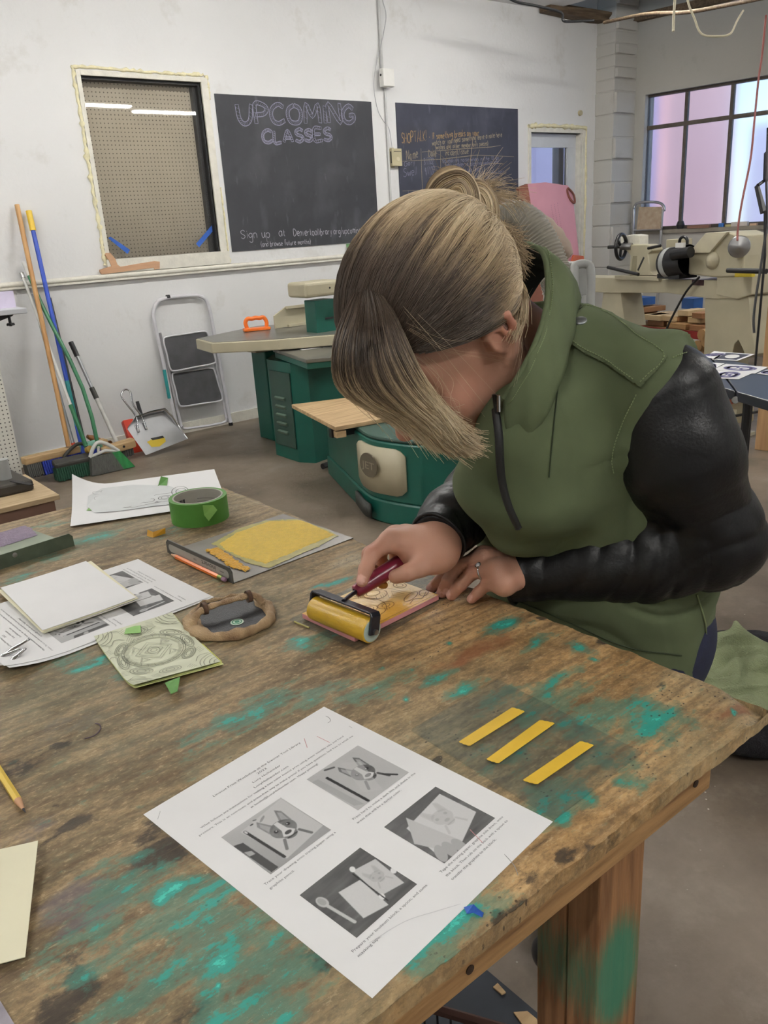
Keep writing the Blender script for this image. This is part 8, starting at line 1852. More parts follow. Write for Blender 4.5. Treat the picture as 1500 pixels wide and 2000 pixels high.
# --- ring
rp = LH['ring'][0] * .42 + LH['ring'][1] * .58; rdir = Vector(LH['ring'][1] - LH['ring'][0]).normalized(); x_ = rdir.orthogonal().normalized(); y_ = rdir.cross(x_)
ringo = MB().tube([Vector(rp) + (x_ * math.cos(a) + y_ * math.sin(a)) * .0116 for a in np.linspace(0, 2 * math.pi, 36, endpoint=False)], .0013, 8, closed=True).obj('finger_ring', M_chrome, person, smooth=True); ringo['label'] = 'silver ring with a pale stone'
un = Vector((-.35, -.45, .8)); un = (un - rdir * un.dot(rdir)).normalized(); cb_ = Vector(rp) + un * .0132
MB().lathe([(0, .0022), (.0022, .0016), (.0034, .0), (.002, -.0018)], cb_, un, 8).obj('stone', mat('pale_stone', '#dfe3ea', .08, .3), ringo); MB().tube([cb_ + (rdir * math.cos(a) + rdir.cross(un) * math.sin(a)) * .0036 - un * .0004 for a in np.linspace(0, 6.283, 18, endpoint=False)], .0009, 6, closed=True).obj('setting', M_chrome, ringo, smooth=True)
def crease(P, c, r, axis, f, amp, seed=0.):
  q = P - A3(c); w = np.exp(-((np.linalg.norm(q, axis=1) / r) ** 2)); ax = A3(axis / np.linalg.norm(axis)); x = q @ ax * f + 1.1 * np.sin(q[:, 2] * 31 + seed) + .9 * np.sin(q[:, 1] * 27 - q[:, 0] * 19 + seed * 2)
  return amp * w * (1 - np.abs(np.sin(x))) ** 2.2
# --- jeans
M_jean = mat('dark_blue_denim', '#141b36', .85, var=.2, scale=60, bump=.25, bscale=900)
jeans = s_mod(s_union([g for h, k, a in KN for g in (s_cone(h, k, .092, .068), s_cone(k, (a[0], a[1], .12), .068, .050))] + [ s_cone((.90, .60, .76), (.92, .74, .76), .108, .108)], .03), lambda P, d: d + folds(P, .004, 16, 1))
V, F = net(jeans, .006); np_mesh('jeans', V, F, M_jean, person)
for h, k, (x, y, z) in KN:
  f_ = s_union([s_cone((x + .02, y, .055), (x - .11, y, .04), .042, .036), s_cone((x, y, .06), (x, y, .13), .042, .045)], .02); V, F = net(s_mod(f_, lambda P, d: np.maximum(d, .002 - P[:, 2])), .005); np_mesh('shoe', V, F, M_black, person)
# --- green vest part of the jacket
M_vest = mat('olive_cotton', '#5b654a', .85, var=.08, scale=9, bump=.10, bscale=1100, alt='#525b42', spec=.2)
lapel = s_union([s_cone(PV(990, 850, .93), PV(960, 940, .98), .032, .040), s_cone(PV(960, 940, .98), PV(1020, 1010, 1.03), .040, .05), s_cone(PV(1030, 820, .93), PV(1060, 950, .97), .05, .06)], .03)
vest0 = s_union([s_cone(SL + [.0, .012, .0], N0 - [-.01, 0, .045], .056, .088), s_cone(SR, N0 - [-.01, 0, .045], .058, .088),
                 s_cone((.835, .65, 1.06), (.885, .65, .9), .112, .115), s_cone((.885, .65, .9), (.905, .67, .70), .115, .120), s_cone((.83, .585, 1.06), (.885, .595, .88), .098, .102), s_cone((.83, .73, 1.06), (.885, .735, .88), .098, .102),
                 s_cone((.885, .595, .88), (.895, .605, .70), .102, .112), s_cone((.885, .735, .88), (.905, .76, .70), .102, .112), lapel], .045)
def vest_g(P, d):
  d = d + folds(P, .0034, 13, .4) + folds(P, .0012, 31, 2) + crease(P, (.83, .52, 1.0), .10, np.array([.5, 0, -1.]), 34, .006, 1.) + crease(P, (.86, .56, .86), .14, np.array([.2, .2, -1.]), 40, .006, 3.) + crease(P, (.80, .60, 1.06), .07, np.array([1., .6, .2]), 45, .004, 2.)
  d = np.maximum(d, .735 - P[:, 2] + .10 * (P[:, 0] - .9))                      # hem
  nk = np.linalg.norm((P - (N0 + [-.03, .01, .04])) * [1, 1, .8], axis=1) - .054; d = np.maximum(d, -nk)  # neck opening
  return d
AH = [PV(1370, 692, .955), PV(1300, 702, .90), PV(1251, 757, .865), PV(1208, 850, .885), PV(1200, 905, .90), PV(1232, 990, .94), PV(1272, 1045, .975)]
ac = np.mean(AH, 0); _u, _s, _vt = np.linalg.svd(np.array(AH) - ac); an = _vt[2]; an = an if an @ (EL - ac) > 0 else -an
cap = s_union([s_cone(N0 + [0, 0, -.03], PV(1314, 750, .92), .074, .051), s_cone(PV(1314, 750, .92), PV(1290, 860, .93), .058, .055)], .02)
cap_f = s_mod(cap, lambda P, d: np.maximum(d + folds(P, .0015, 25, 3), (P - ac) @ an - .003))
def vest_all(P): return vest_g(P, smin(vest0(P), cap_f(P), .02))
vest_all.box = (np.minimum(vest0.box[0], cap.box[0]), np.maximum(vest0.box[1], cap.box[1])); vest_f = vest_all
V, F = net(vest_f, .0032); vest = np_mesh('jacket_vest', V, F, M_vest, person)
# --- leather sleeves
CRS = [(EL, .09, EL - SL, 75, .0045), (EL * .75 + WL_ * .25, .09, WL_ - EL, 70, .005), ((EL + WL_) / 2, .11, WL_ - EL + np.array([0, 0, .1]), 80, .0038), (WL_, .07, WL_ - EL, 110, .0025), ((SL + EL) / 2 + [0, 0, .03], .11, np.array([.5, .2, -1.]), 45, .003), (WR + (ER - WR) * .35, .12, ER - WR, 90, .0045), (WR + (ER - WR) * .1, .06, ER - WR, 120, .0025)]
def leather():
  m = mat('black_leather', '#0b0c0f', .42, var=.2, scale=30, bump=.10, bscale=260, spec=.4); return m
M_lea = leather()
CL_ = PV(994, 1124, 1.085)
slL = s_union([s_cone(PV(1300, 775, .915), PV(1325, 890, .935), .060, .066), s_cone(PV(1325, 890, .935), PV(1378, 1030, .985), .066, .060), s_cone(PV(1378, 1030, .985), PV(1390, 1056, .99), .058, .054), s_cone(PV(1384, 1048, .99), PV(1270, 1085, 1.01), .054, .053), s_cone(PV(1270, 1085, 1.01), PV(1190, 1098, 1.03), .053, .047), s_cone(PV(1190, 1098, 1.03), CL_, .047, .037)], .03)
def sl_g(seed, c, axis, r):
  c, axis = A3(c), A3(axis / np.linalg.norm(axis))
  def g(P, d):
    q = folds(P, .0028, 15, seed) + folds(P, .0016, 36, seed + 2); d = d + q
    for cc, rr_, aa, ff, am in CRS: d = d + crease(P, cc, rr_, aa, ff, am, seed)
    t = (P - c) @ axis; return np.maximum(d, t)     # cut at the cuff plane
  return g
_g = sl_g(.8, CL_, CL_ - PV(1190, 1098, 1.03), 0); slL_f = s_mod(slL, lambda P, d: np.where((P[:, 2] > 1.0), np.maximum(_g(P, d), -((P - ac) @ an) - .008), _g(P, d)))
V, F = net(slL_f, .0030); sleeveL = np_mesh('jacket_sleeve', V, F, M_lea, person); sleeveL['label'] = 'black leather sleeve'
CR_ = np.array(PZ(845, 1064, .928)); d_ = (ER - CR_); d_ /= np.linalg.norm(d_)
slR = s_union([s_cone(SR, ER, .062, .056), s_cone(ER, CR_ + d_ * .08, .052, .041), s_cone(CR_ + d_ * .08, CR_, .041, .037)], .03)
slR_f = s_mod(slR, sl_g(2.1, CR_ + d_ * .012, -d_ + [0, 0, 0], 0))
V, F = net(slR_f, .0030); sl2 = np_mesh('jacket_sleeve', V, F, M_lea, person); sl2['label'] = 'black leather sleeve'
# --- drape helpers on the vest and sleeve
def on_surf(fn, pix, off):
  P = march(fn, pix); N = normals(fn, P); return P + N * off, N
def seam(fn, pix, r, m, nm, n=10, off=.001, parent=None):
  q = catmull([(a, b, 0) for a, b in pix], n); P, N = on_surf(fn, [(a[0], a[1]) for a in q], off); return MB().tube([Vector(p) for p in P], r, 6).obj(nm, m, parent or vest, smooth=True)
M_seam = mat('dark_green_seam', '#2e3822', .9); M_stitch = mat('green_stitch', '#78845c', .8)
def stitches(fn, pix, nm='stitching', off=.0016, step=.0036, parent=None, r=.0006):
  q = catmull([(a, b, 0) for a, b in pix], 16); P, N = on_surf(fn, [(a[0], a[1]) for a in q], off); d = np.concatenate([[0], np.cumsum(np.linalg.norm(np.diff(P, axis=0), axis=1))]); mb = MB(); t = 0
  while t < d[-1] - step:
    a = Vector([float(np.interp(t, d, P[:, i])) for i in range(3)]); b = Vector([float(np.interp(t + step * .62, d, P[:, i])) for i in range(3)]); mb.tube([a, b], r, 4); t += step
  o = mb.obj(nm, M_stitch, parent or vest); o['kind'] = 'stuff'; return o
def patch(fn, outline, nm, m, off, th, parent, n=26):
  """cloth piece lying on the body surface inside a frame outline"""
  O = np.array(outline, float); x0, y0 = O.min(0); x1, y1 = O.max(0); X, Y = np.meshgrid(np.linspace(x0, x1, n * 2), np.linspace(y0, y1, n * 2)); ins = poly_in(X, Y, [tuple(p) for p in O])
  px = np.stack([X.ravel(), Y.ravel()], 1)
  # pull grid points just outside onto the outline
  fl = px.copy(); k = ~ins.ravel(); best = np.full(k.sum(), 1e9); tgt = fl[k].copy(); q = px[k]
  for i in range(len(O)):
    a, b = O[i], O[(i + 1) % len(O)]; ab = b - a; t = np.clip(((q - a) @ ab) / (ab @ ab), 0, 1); c_ = a + t[:, None] * ab; dd = np.linalg.norm(q - c_, axis=1); m_ = dd < best; best[m_] = dd[m_]; tgt[m_] = c_[m_]
  st = max((x1 - x0), (y1 - y0)) / (n * 2) * 1.5; fl[k] = tgt; keep = np.ones(len(px), bool); kk = np.where(k)[0]; keep[kk[best > st]] = False
  P, N = on_surf(fn, fl, off); idx = -np.ones(len(px), int); idx[keep] = np.arange(keep.sum()); I = idx.reshape(X.shape); a, b, c_, d = I[:-1, :-1], I[:-1, 1:], I[1:, 1:], I[1:, :-1]; ok = (a >= 0) & (b >= 0) & (c_ >= 0) & (d >= 0)
  o = mesh_obj(nm, P[keep], np.stack([a[ok], d[ok], c_[ok], b[ok]], 1).tolist(), m, parent, True); s = o.modifiers.new('s', 'SOLIDIFY'); s.thickness = th; s.offset = 0; return o
comb = s_union([vest_f, slL_f], .004)
ep = [(1105, 612), (1116, 606), (1145, 601), (1193, 619), (1245, 656), (1298, 696), (1300, 702), (1275, 732), (1252, 756), (1240, 748), (1190, 715), (1140, 691), (1112, 672), (1104, 660)]
epo = patch(vest_f, ep, 'epaulette', M_vest, .0045, .0022, vest)
inner = [(1110, 616), (1146, 606), (1190, 624), (1243, 661), (1292, 699), (1250, 748)]; stitches(vest_f, inner, parent=epo, off=.0064); stitches(vest_f, [(1110, 662), (1140, 684), (1190, 708), (1244, 744)], parent=epo, off=.0064)
bp, bn_ = on_surf(vest_f, [(1134, 635)], .006); MB().lathe([(0, .0026), (.0055, .0022), (.0072, .0008), (.0072, -.001)], Vector(bp[0]), Vector(bn_[0]), 24).obj('snap_button', mat('pewter', '#85888a', .35, .9, var=.15, scale=200), epo, auto=40)
seam(vest_f, [(1097, 659), (1092, 730), (1084, 800), (1077, 870), (1072, 932)], .0008, M_seam, 'seam')
seam(vest_f, [(968, 800), (974, 850), (979, 930), (992, 985), (1012, 1030)], .0050, mat('black_placket', '#1a1b1c', .6), 'zip_placket', off=.000)
seam(vest_f, [(1010, 1172), (1100, 1210), (1220, 1262), (1330, 1280)], .0009, M_seam, 'seam'); seam(vest_f, [(1360, 1160), (1375, 1210), (1378, 1240)], .0012, M_stitch, 'drawcord')
stitches(vest_f, [(1243, 770), (1215, 830), (1196, 890), (1200, 930)]); stitches(vest_f, [(1312, 700), (1340, 690), (1365, 694)])
# --- collar: stands up round the neck, dark inside
top_ = [PV(955, 560, 1.10), PV(985, 500, 1.06), PV(1008, 480, 1.02), PV(1034, 478, .985), PV(1062, 498, .95), PV(1070, 560, .915), PV(1062, 622, .89), PV(1040, 682, .872), PV(1012, 735, .872), PV(984, 778, .885)]
bas_ = [PV(1020, 610, 1.13), PV(1060, 545, 1.10), PV(1085, 535, 1.06), PV(1104, 545, 1.0), PV(1118, 590, .955), PV(1112, 650, .915), PV(1100, 712, .890), PV(1078, 775, .880), PV(1050, 828, .888), PV(1006, 850, .905)]
T_ = catmull(top_, 6); B_c = catmull(bas_, 6); nC = len(T_); V = []; F = []; nr = 7
for i in range(nC):
  for j in range(nr + 1):
    t = j / nr; p = B_c[i] * (1 - t) + T_[i] * t; out = p - (N0 + [-.03, 0, .06]); out /= np.linalg.norm(out); V.append(p + out * (.010 * math.sin(math.pi * t) + .007 * (1 - t) + .0025 * math.sin(i * .9 + j)))
for i in range(nC - 1):
  for j in range(nr): a = i * (nr + 1) + j; F.append((a, a + nr + 1, a + nr + 2, a + 1))
co = mesh_obj('collar', V, F, M_vest, vest, True); s = co.modifiers.new('s', 'SOLIDIFY'); s.thickness = .004; s.offset = 0
M_lin = mat('black_lining', '#111214', .8); Vi = [np.array(v) * 1.0 for v in V]; Vi = [v - (v - (N0 + [-.03, 0, .06])) / np.linalg.norm(v - (N0 + [-.03, 0, .06])) * .006 for v in Vi]
li = mesh_obj('collar_lining', Vi, F, M_lin, vest, True); li.modifiers.new('s', 'SOLIDIFY').thickness = .002
edge = MB().tube([Vector(p) for p in T_], .0032, 8).obj('collar_edge', M_vest, vest, smooth=True)
mb = MB()
for i in range(12, nC - 2):
  a = V[i * (nr + 1) + nr - 1]; b = V[(i + 1) * (nr + 1) + nr - 1]; o_ = a - (N0 + [-.03, 0, .06]); o_ = o_ / np.linalg.norm(o_) * .0034
  for k in range(3): t0 = k / 3; mb.tube([Vector(a * (1 - t0) + b * t0 + o_), Vector(a * (1 - t0 - .2) + b * (t0 + .2) + o_)], .0006, 4)
o = mb.obj('stitching', M_stitch, co); o['kind'] = 'stuff'
# zip pull and snap at the throat
zp = Vector(PV(974, 772, .88)); MB().tube([zp, zp + Vector((.0, .0, -.018))], .0022, 8).obj('zip_pull', M_chrome, vest, auto=40)
MB().tube([Vector(PV(966, 770, .885)), Vector(PV(970, 800, .89)), Vector(PV(976, 830, .90))], .003, 8).obj('zip', mat('dark_zip', '#2a2b2c', .4, .6, var=.3, scale=300), vest, smooth=True)
# inner black top seen inside the jacket
f_ = s_mod(s_union([s_cone(N0 + [-.03, .005, -.012], (.80, .65, 1.05), .057, .080), s_cone((.80, .65, 1.05), (.84, .65, .95), .085, .09)], .03), lambda P, d: d); V2, F2 = net(f_, .006); np_mesh('black_top', V2, F2, mat('black_knit', '#16171b', .85, bump=.2, bscale=300), person)
# cuff edges
for c_, ax, r in ((CL_, CL_ - PV(1190, 1098, 1.03), .0365), (CR_ + d_ * .012, -d_, .0365)):
  ax = Vector(ax).normalized(); u = ax.orthogonal().normalized(); w = ax.cross(u); MB().tube([Vector(c_) - ax * .002 + (u * math.cos(a) + w * math.sin(a)) * (r + .0015 * math.sin(3 * a)) for a in np.linspace(0, 6.283, 40, endpoint=False)], .0026, 6, closed=True).obj('cuff_edge', M_lea, sleeveL if c_ is CL_ else sl2, smooth=True)
# ---------------------------------------------------------------- hair: solid masses with separate strands over them
def hair_mat(name, noise=.18):
  m = attr_mat(name, .42, noise=noise, scale=160, spec=.35); return m
M_hair = hair_mat('hair'); M_hairb = hair_mat('hair_mass', .3)
HCOL = [np.array(lin(c)) for c in ('#3d332b', '#5f5144', '#927f66', '#c1ab89', '#e4d3b4')]
def hcol(k):
  k = np.clip(np.asarray(k, float), 0, 1) * 4; i = np.minimum(k.astype(int), 3); f = (k - i)[..., None]; H = np.array(HCOL); return H[i] * (1 - f) + H[i + 1] * f
hair_root = empty('hair', tuple(HC), None, None); hair_root.parent = person; hair_root.location = Vector(HC) - person.location
capC = hp_(-.012, .036, 0); CRAD = np.array([.108, .096, .088]) * HS
def cap_pt(e, off=0.0): e = e / np.linalg.norm(e, axis=-1, keepdims=True); r = CRAD + off if np.isscalar(off) else CRAD[None] + off[..., None]; q = e * r; return capC + q[..., 0:1] * hf + q[..., 1:2] * hu + q[..., 2:3] * hl_
nh = np.array([-.66, .75, 0])
def line_off(e):   # hairline: positive inside the hair; dips in front of the ears, higher over the forehead
  w = sstep(.2, .75, np.abs(e[..., 2])); return e @ nh - (.02 - w * (.10 + .20 * sstep(.04, .30, e[..., 0])) * sstep(-.75, -.3, e[..., 0]))
def cap_fn(P):
  q = P - capC; e = np.stack([q @ hf, q @ hu, q @ hl_], 1); r = np.linalg.norm(e / CRAD, axis=1); d = (r - 1) * .09
  en = e / (np.linalg.norm(e, axis=1)[:, None] + 1e-9); d = d + .0016 * np.sin(en[:, 2] * 60 + 3 * np.sin(en[:, 0] * 5)) * .6
  cut = -(line_off(en)) * .10; return np.maximum(d, cut)
cap_fn.box = (capC - .125, capC + .125)
V, F = net(cap_fn, .003); o = np_mesh('hair_cap', V, F, M_hairb, hair_root); q = V - capC; e = np.stack([q @ hf, q @ hu, q @ hl_], 1); en = e / np.linalg.norm(e, axis=1)[:, None]
set_col(o, hcol(.12 + .35 * sstep(.2, -.8, en[:, 0]) + .10 * np.sin(en[:, 2] * 40)) * .8)
def strands(name, paths, rad, cols, parent=None, m=None, sides=3):
  """paths (n, k, 3), rad scalar or (k,), cols (n, k, 3): one mesh of thin tubes"""
  P = np.asarray(paths, float); n, k, _ = P.shape; T = np.gradient(P, axis=1); T /= np.linalg.norm(T, axis=2, keepdims=True) + 1e-12
  ref = np.array([.3, .5, .81]); A = np.cross(T, ref); A /= np.linalg.norm(A, axis=2, keepdims=True) + 1e-12; B = np.cross(T, A); r = np.broadcast_to(rad, (n, k)) if np.ndim(rad) < 2 else rad; V = []
  for s in range(sides): a = 2 * math.pi * s / sides; V.append(P + (A * math.cos(a) + B * math.sin(a)) * r[..., None])
  V = np.stack(V, 2).reshape(-1, 3); C = np.repeat(cols[:, :, None, :], sides, 2).reshape(-1, 3); i = np.arange(n)[:, None, None] * k * sides + np.arange(k - 1)[None, :, None] * sides; s = np.arange(sides)[None, None, :]
  a = i + s; b = i + (s + 1) % sides; F = np.stack([a, b, b + sides, a + sides], -1).reshape(-1, 4); o = np_mesh(name, V, F, m or M_hair, parent or hair_root); set_col(o, C); o['kind'] = 'stuff'; return o
R_ = np.random.default_rng(21)
def unit(v): return v / np.linalg.norm(v, axis=-1, keepdims=True)
eb = unit(np.array([-.95, .12, .16])); et = unit(np.array([-.66, -.60, .44]))
# hair pulled back from the parting and the hairline to the knot and to the low tuft
n = 15000; e0 = unit(R_.normal(size=(n * 3, 3))); e0 = e0[line_off(e0) > .0][:n]; n = len(e0)
edge_ = R_.random(n) < .35     # many roots start right at the hairline
for _ in range(25):
  g = line_off(e0); e0 = np.where((edge_ & (g > .02))[:, None], unit(e0 - nh * .05), e0)
low = sstep(.75, -.15, e0[:, 1] + .08 * R_.normal(size=n)); sgn = np.sign(e0[:, 2:3]); tgt = unit(eb[None] * (1 - low)[:, None] + et[None] * low[:, None] * np.concatenate([np.ones((n, 2)), sgn], 1) + R_.normal(size=(n, 3)) * .045)
k = 14; om = np.arccos(np.clip((e0 * tgt).sum(1), -1, .999)); t = np.linspace(0, 1, k)[None] * (.97 - .0 * R_.random((n, 1)))
w0 = np.sin((1 - t) * om[:, None]) / np.sin(om)[:, None]; w1 = np.sin(t * om[:, None]) / np.sin(om)[:, None]; E_s = w0[..., None] * e0[:, None] + w1[..., None] * tgt[:, None]
az = np.arctan2(E_s[:, 7, 2], E_s[:, 7, 1]); cl = np.round(az * 42 + R_.normal(size=n) * .3); h = np.sin(cl * 12.9898) * 43758.5453; h = h - np.floor(h); h2 = np.sin(cl * 78.233) * 12543.123; h2 = h2 - np.floor(h2)
lift = .0012 + .0038 * h[:, None] * np.sin(np.pi * np.linspace(.1, .95, k))[None] + R_.random((n, 1)) * .0012; E_s = unit(E_s + np.cross(E_s, tgt[:, None]) * ((h2 - .5) * .10)[:, None, None] * np.sin(np.pi * np.linspace(0, 1, k))[None, :, None])
P = cap_pt(E_s, lift)
bl = .04 + .60 * sstep(.35, -.75, E_s[..., 0]) * (.55 + .7 * h2[:, None]) + .42 * ((h[:, None] - .5) * 2) * sstep(.5, -.3, E_s[..., 0]) + .14 * (R_.random((n, 1)) - .3) + .16 * sstep(.3, -.5, E_s[..., 1]) * sstep(.2, -.5, E_s[..., 0])
strands('pulled_back_hair', P, .00046 * np.linspace(1, .8, k), hcol(bl))
n2 = 3000; q0 = unit(et + R_.normal(size=(n2, 3)) * .16); q1 = unit(np.array([-.97, .12, .02]) + R_.normal(size=(n2, 3)) * .06); q0 = np.where((R_.random(n2) < .3)[:, None], q0 * [1, 1, -1], q0); tq = np.linspace(0, 1, k)[None, :, None]; E2 = unit(q0[:, None] * (1 - tq) + q1[:, None] * tq); strands('nape_hair', cap_pt(E2, .002 + .003 * R_.random((n2, 1)) * np.ones((1, k))), .00046, hcol(.42 + .45 * R_.random((n2, 1)) * np.ones((1, k))))
# fringe falling over the forehead
GD = [[(712, 540, .845), (684, 590, .825), (658, 655, .812), (650, 715, .815), (664, 758, .825), (702, 786, .84), (752, 806, .85), (790, 822, .86)],
      [(716, 545, .835), (695, 605, .81), (674, 670, .798), (672, 735, .80), (700, 776, .815), (754, 804, .83), (806, 834, .845), (838, 868, .86)],
      [(719, 548, .83), (710, 610, .800), (700, 680, .785), (708, 745, .785), (745, 784, .80), (802, 818, .82), (850, 852, .84), (895, 886, .86)],
      [(721, 550, .83), (728, 612, .792), (733, 685, .778), (750, 745, .778), (790, 790, .792), (840, 828, .812), (885, 862, .832), (935, 880, .852)],
      [(724, 552, .83), (748, 612, .79), (765, 680, .776), (790, 735, .778), (822, 778, .790), (862, 815, .806), (900, 850, .822), (932, 868, .845)],
      [(727, 553, .832), (765, 608, .795), (792, 665, .784), (815, 715, .784), (838, 755, .79), (862, 792, .80), (888, 828, .81), (905, 850, .825)]]
GP = np.array([[PV(*q) for q in g] for g in GD]); GP = np.array([catmull(list(g), 3) for g in GP]); kk = GP.shape[1]; ng = len(GP)
cent = hp_(.03, .03, 0)
def fringe_pts(s, inset):
  i = np.minimum(s.astype(int), ng - 2); f = (s - i)[:, None, None]; P = GP[i] * (1 - f) + GP[i + 1] * f; o_ = unit(P - cent); return P - o_ * inset[..., None]
ns = 60; s_ = np.linspace(0, ng - 1.001, ns); top = fringe_pts(s_, np.full((ns, kk), .003)); bot = fringe_pts(s_, np.full((ns, kk), .003) + .012 * np.linspace(1, .3, kk)[None])
kc = int(kk * .70); top, bot = top[:, :kc], bot[:, :kc]; V = np.concatenate([top.reshape(-1, 3), bot.reshape(-1, 3)]); I = np.arange(ns * kc).reshape(ns, kc); N_ = ns * kc; a, b, c_, d = I[:-1, :-1].ravel(), I[:-1, 1:].ravel(), I[1:, 1:].ravel(), I[1:, :-1].ravel()
Fq = [np.stack([a, b, c_, d], 1), np.stack([a, d, c_, b], 1) + N_]
for ring in (I[0, :], I[-1, ::-1], I[::-1, 0], I[:, -1]): Fq.append(np.stack([ring[:-1], ring[:-1] + N_, ring[1:] + N_, ring[1:]], 1))
o = np_mesh('fringe_mass', V, np.concatenate(Fq), M_hairb, hair_root); cc = hcol(.02 + .62 * np.linspace(0, 1, kc)[None] ** 1.6 * np.ones((ns, 1)) + .10 * np.sin(np.arange(ns) * 2.3)[:, None]).reshape(-1, 3) * .75; set_col(o, np.concatenate([cc, cc]))
n = 10000; s_ = R_.random(n) * (ng - 1.01); clp = np.round(s_ * 22); h = np.abs(np.sin(clp * 12.9898) * 43758.5453) % 1; s2 = np.clip(s_ + (h - .5) * .10, 0, ng - 1.01); P = fringe_pts(s2, (R_.random((n, 1)) * .006 - .003 * h[:, None]) * np.ones((1, kk)))
tn = np.linspace(0, 1, kk)[None, :, None]; P = P + (R_.normal(size=(n, 1, 3)) * .0024) * tn ** 1.5 + (np.abs(R_.normal(size=(n, 1, 1))) * .006 * (tn > .6) * (tn - .6) * R_.normal(size=(n, 1, 3)) * 1.6) + np.sin(tn * 9 + R_.random((n, 1, 1)) * 6) * .0008 * R_.normal(size=(n, 1, 3))
L = .80 + .22 * R_.random(n) ** .7; ti = np.linspace(0, 1, kk)[None] * L[:, None]; x = ti * (kk - 1); i0 = np.minimum(x.astype(int), kk - 2); f = np.clip(x - i0, 0, 1.05)[..., None]; ar = np.arange(n)[:, None]; P = P[ar, i0] * (1 - f) + P[ar, i0 + 1] * f
tt = np.linspace(0, 1, kk)[None]; bl = .03 + .80 * sstep(.30, .90, tt) * (.75 + .4 * h[:, None]) + .22 * (h[:, None] > .8) * sstep(.05, .4, tt) + .16 * R_.random((n, 1)) ** 2; strands('fringe', P, .00040 * np.linspace(1, .5, kk), hcol(bl))
# bundles: solid core with strands wound on it
def bundle(name, guide, rad, n, twist=.5, b0=.5, b1=.8, wob=.0032):
  G_ = np.array(catmull([PV(*g) for g in guide], 6)); m_ = len(G_); r = np.interp(np.linspace(0, 1, m_), np.linspace(0, 1, len(rad)), rad); T = unit(np.gradient(G_, axis=0)); ref = unit(np.cross(T, np.array([.2, .9, .3]))); B = np.cross(T, ref)
  c = MB().tube([Vector(p) for p in G_], list(r * .93), 16); cn = mesh_obj(name + '_core', c.v, c.f, M_hairb, hair_root, True); set_col(cn, np.tile(hcol(np.array([.35]))[0] * .8, (len(c.v), 1)))
  ph = R_.random((n, 1)) * 6.283; a = ph + twist * np.linspace(0, 1, m_)[None] * 6.283; rr = r[None] * (1 + .10 * np.sin(ph * 7)) + R_.random((n, 1)) * wob; P = G_[None] + (ref[None] * np.cos(a)[..., None] + B[None] * np.sin(a)[..., None]) * rr[..., None]
  hh = np.abs(np.sin(np.round(ph * 4) * 12.99) * 437.5) % 1; strands(name, P, .0006, hcol(b0 + (b1 - b0) * np.linspace(0, 1, m_)[None] + (hh - .5) * .45 + .1 * R_.random((n, 1))))
bundle('hair_knot', [(866, 446, .905), (862, 412, .895), (868, 376, .885), (884, 364, .882), (898, 378, .885), (906, 408, .89), (908, 440, .90)], [.022, .0175, .0165, .0165, .0165, .017, .020], 520, .35, .40, .75)
bundle('hair_knot', [(888, 440, .912), (905, 398, .908), (922, 380, .905), (938, 398, .908), (940, 436, .918), (930, 462, .93)], [.016, .013, .013, .0145, .016, .016], 380, .3, .45, .8)
bundle('hair_knot', [(856, 440, .90), (880, 425, .885), (908, 432, .89), (935, 448, .91)], [.010, .014, .015, .012], 260, .6, .35, .6)
# ragged ends: wisps from the knot and the short low tuft
def fan_hair(name, base, spread, mid, midj, end, endj, n, b, r=.00042, k=9):
  b0 = PV(*base) + R_.normal(size=(n, 3)) * spread; m_ = PV(*mid) + R_.normal(size=(n, 3)) * midj; e_ = PV(*end) + R_.normal(size=(n, 3)) * endj; t = np.linspace(0, 1, k)[None, :, None]; P = b0[:, None] * (1 - t) ** 2 + 2 * m_[:, None] * t * (1 - t) + e_[:, None] * t * t
  strands(name, P, r * np.linspace(1, .4, k), hcol(b + .25 * R_.random((n, 1)) * np.ones((1, k))))
fan_hair('hair_wisp', (915, 400, .90), .004, (935, 358, .90), .007, (975, 372, .93), .013, 130, .6); fan_hair('hair_wisp', (910, 395, .90), .003, (925, 350, .90), .008, (950, 348, .91), .014, 60, .55); fan_hair('hair_wisp', (920, 410, .90), .004, (975, 360, .93), .006, (1020, 398, .97), .010, 70, .7)
fan_hair('hair_wisp', (885, 365, .88), .006, (880, 348, .88), .010, (870, 342, .88), .016, 26, .4, .0003)
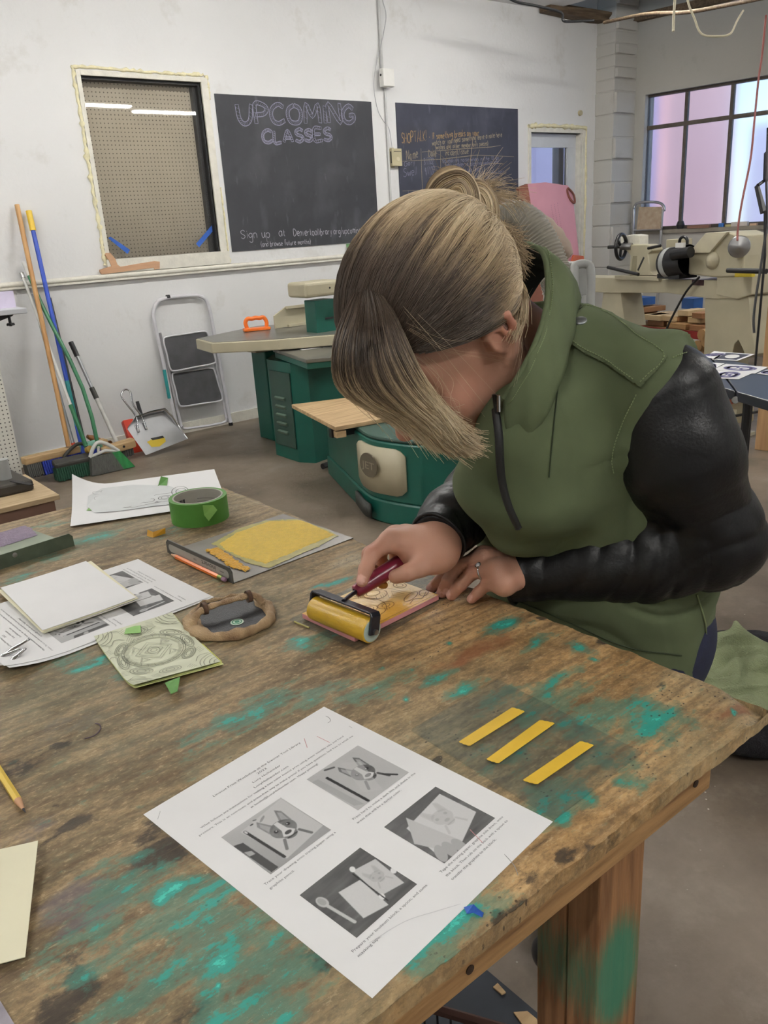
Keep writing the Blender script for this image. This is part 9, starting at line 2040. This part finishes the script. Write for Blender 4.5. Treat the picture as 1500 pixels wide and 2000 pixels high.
for bx, by, ex, ey, nn in ((945, 430, 975, 452, 260), (962, 448, 1006, 478, 420), (978, 468, 1012, 505, 420), (985, 490, 1008, 530, 330)):
  fan_hair('hair_tuft', (bx, by, .93), .005, ((bx + ex) / 2 + 6, (by + ey) / 2 - 6, .945), .005, (ex, ey, .96), .0085, nn, .52, .0006)
c = MB().tube([Vector(PV(948, 440, .94)), Vector(PV(972, 466, .955)), Vector(PV(992, 500, .965))], [.016, .017, .008], 14); cn = mesh_obj('tuft_core', c.v, c.f, M_hairb, hair_root, True); set_col(cn, np.tile(hcol(np.array([.5]))[0], (len(c.v), 1)))
# loose single hairs over temple, ear, cheek and outline
def loose(specs, n, j, r=.00028, b=.7):
  for g in specs:
    G_ = np.array(catmull([PV(*q) for q in g], 5)); k = len(G_); P = G_[None] + R_.normal(size=(n, 1, 3)) * j * np.linspace(.3, 1, k)[None, :, None]; strands('loose_hair', P, r * np.linspace(1, .5, k), hcol(b + .3 * R_.random((n, 1)) * np.ones((1, k))))
loose([[(795, 600, .80), (860, 668, .79), (905, 720, .80), (965, 790, .82)], [(800, 640, .79), (880, 680, .79), (950, 690, .80), (1000, 700, .82)], [(1010, 620, .86), (1020, 680, .85), (1010, 740, .85)], [(1000, 540, .93), (1030, 580, .92), (1045, 570, .93)],
       [(830, 700, .79), (862, 740, .79), (850, 790, .80), (905, 860, .83)], [(800, 690, .785), (850, 735, .785), (880, 790, .80), (900, 840, .82)], [(760, 740, .78), (840, 780, .79), (900, 800, .81), (890, 850, .83)]], 4, .008, .00014)
loose([[(985, 560, .93), (1005, 590, .90), (1012, 630, .88), (1000, 660, .86)], [(1000, 530, .94), (1022, 575, .90), (1020, 625, .88)]], 60, .004, .0005, .65)
a = R_.random((70, 3)); e_o = unit(R_.normal(size=(400, 3))); e_o = e_o[line_off(e_o) > .1][:110]; t = np.linspace(0, 1, 8)[None, :, None]; P0 = cap_pt(e_o, .003); dr = unit(tgt[:len(e_o)] - e_o); P = P0[:, None] + (unit(P0 - capC)[:, None] * .012 * np.sin(t * 3.1) + (dr[:, 0:1] * hf + dr[:, 1:2] * hu + dr[:, 2:3] * hl_)[:, None] * t * .05); strands('loose_hair', P, .00022, hcol(.6 + .3 * R_.random((len(e_o), 1)) * np.ones((1, 8))))
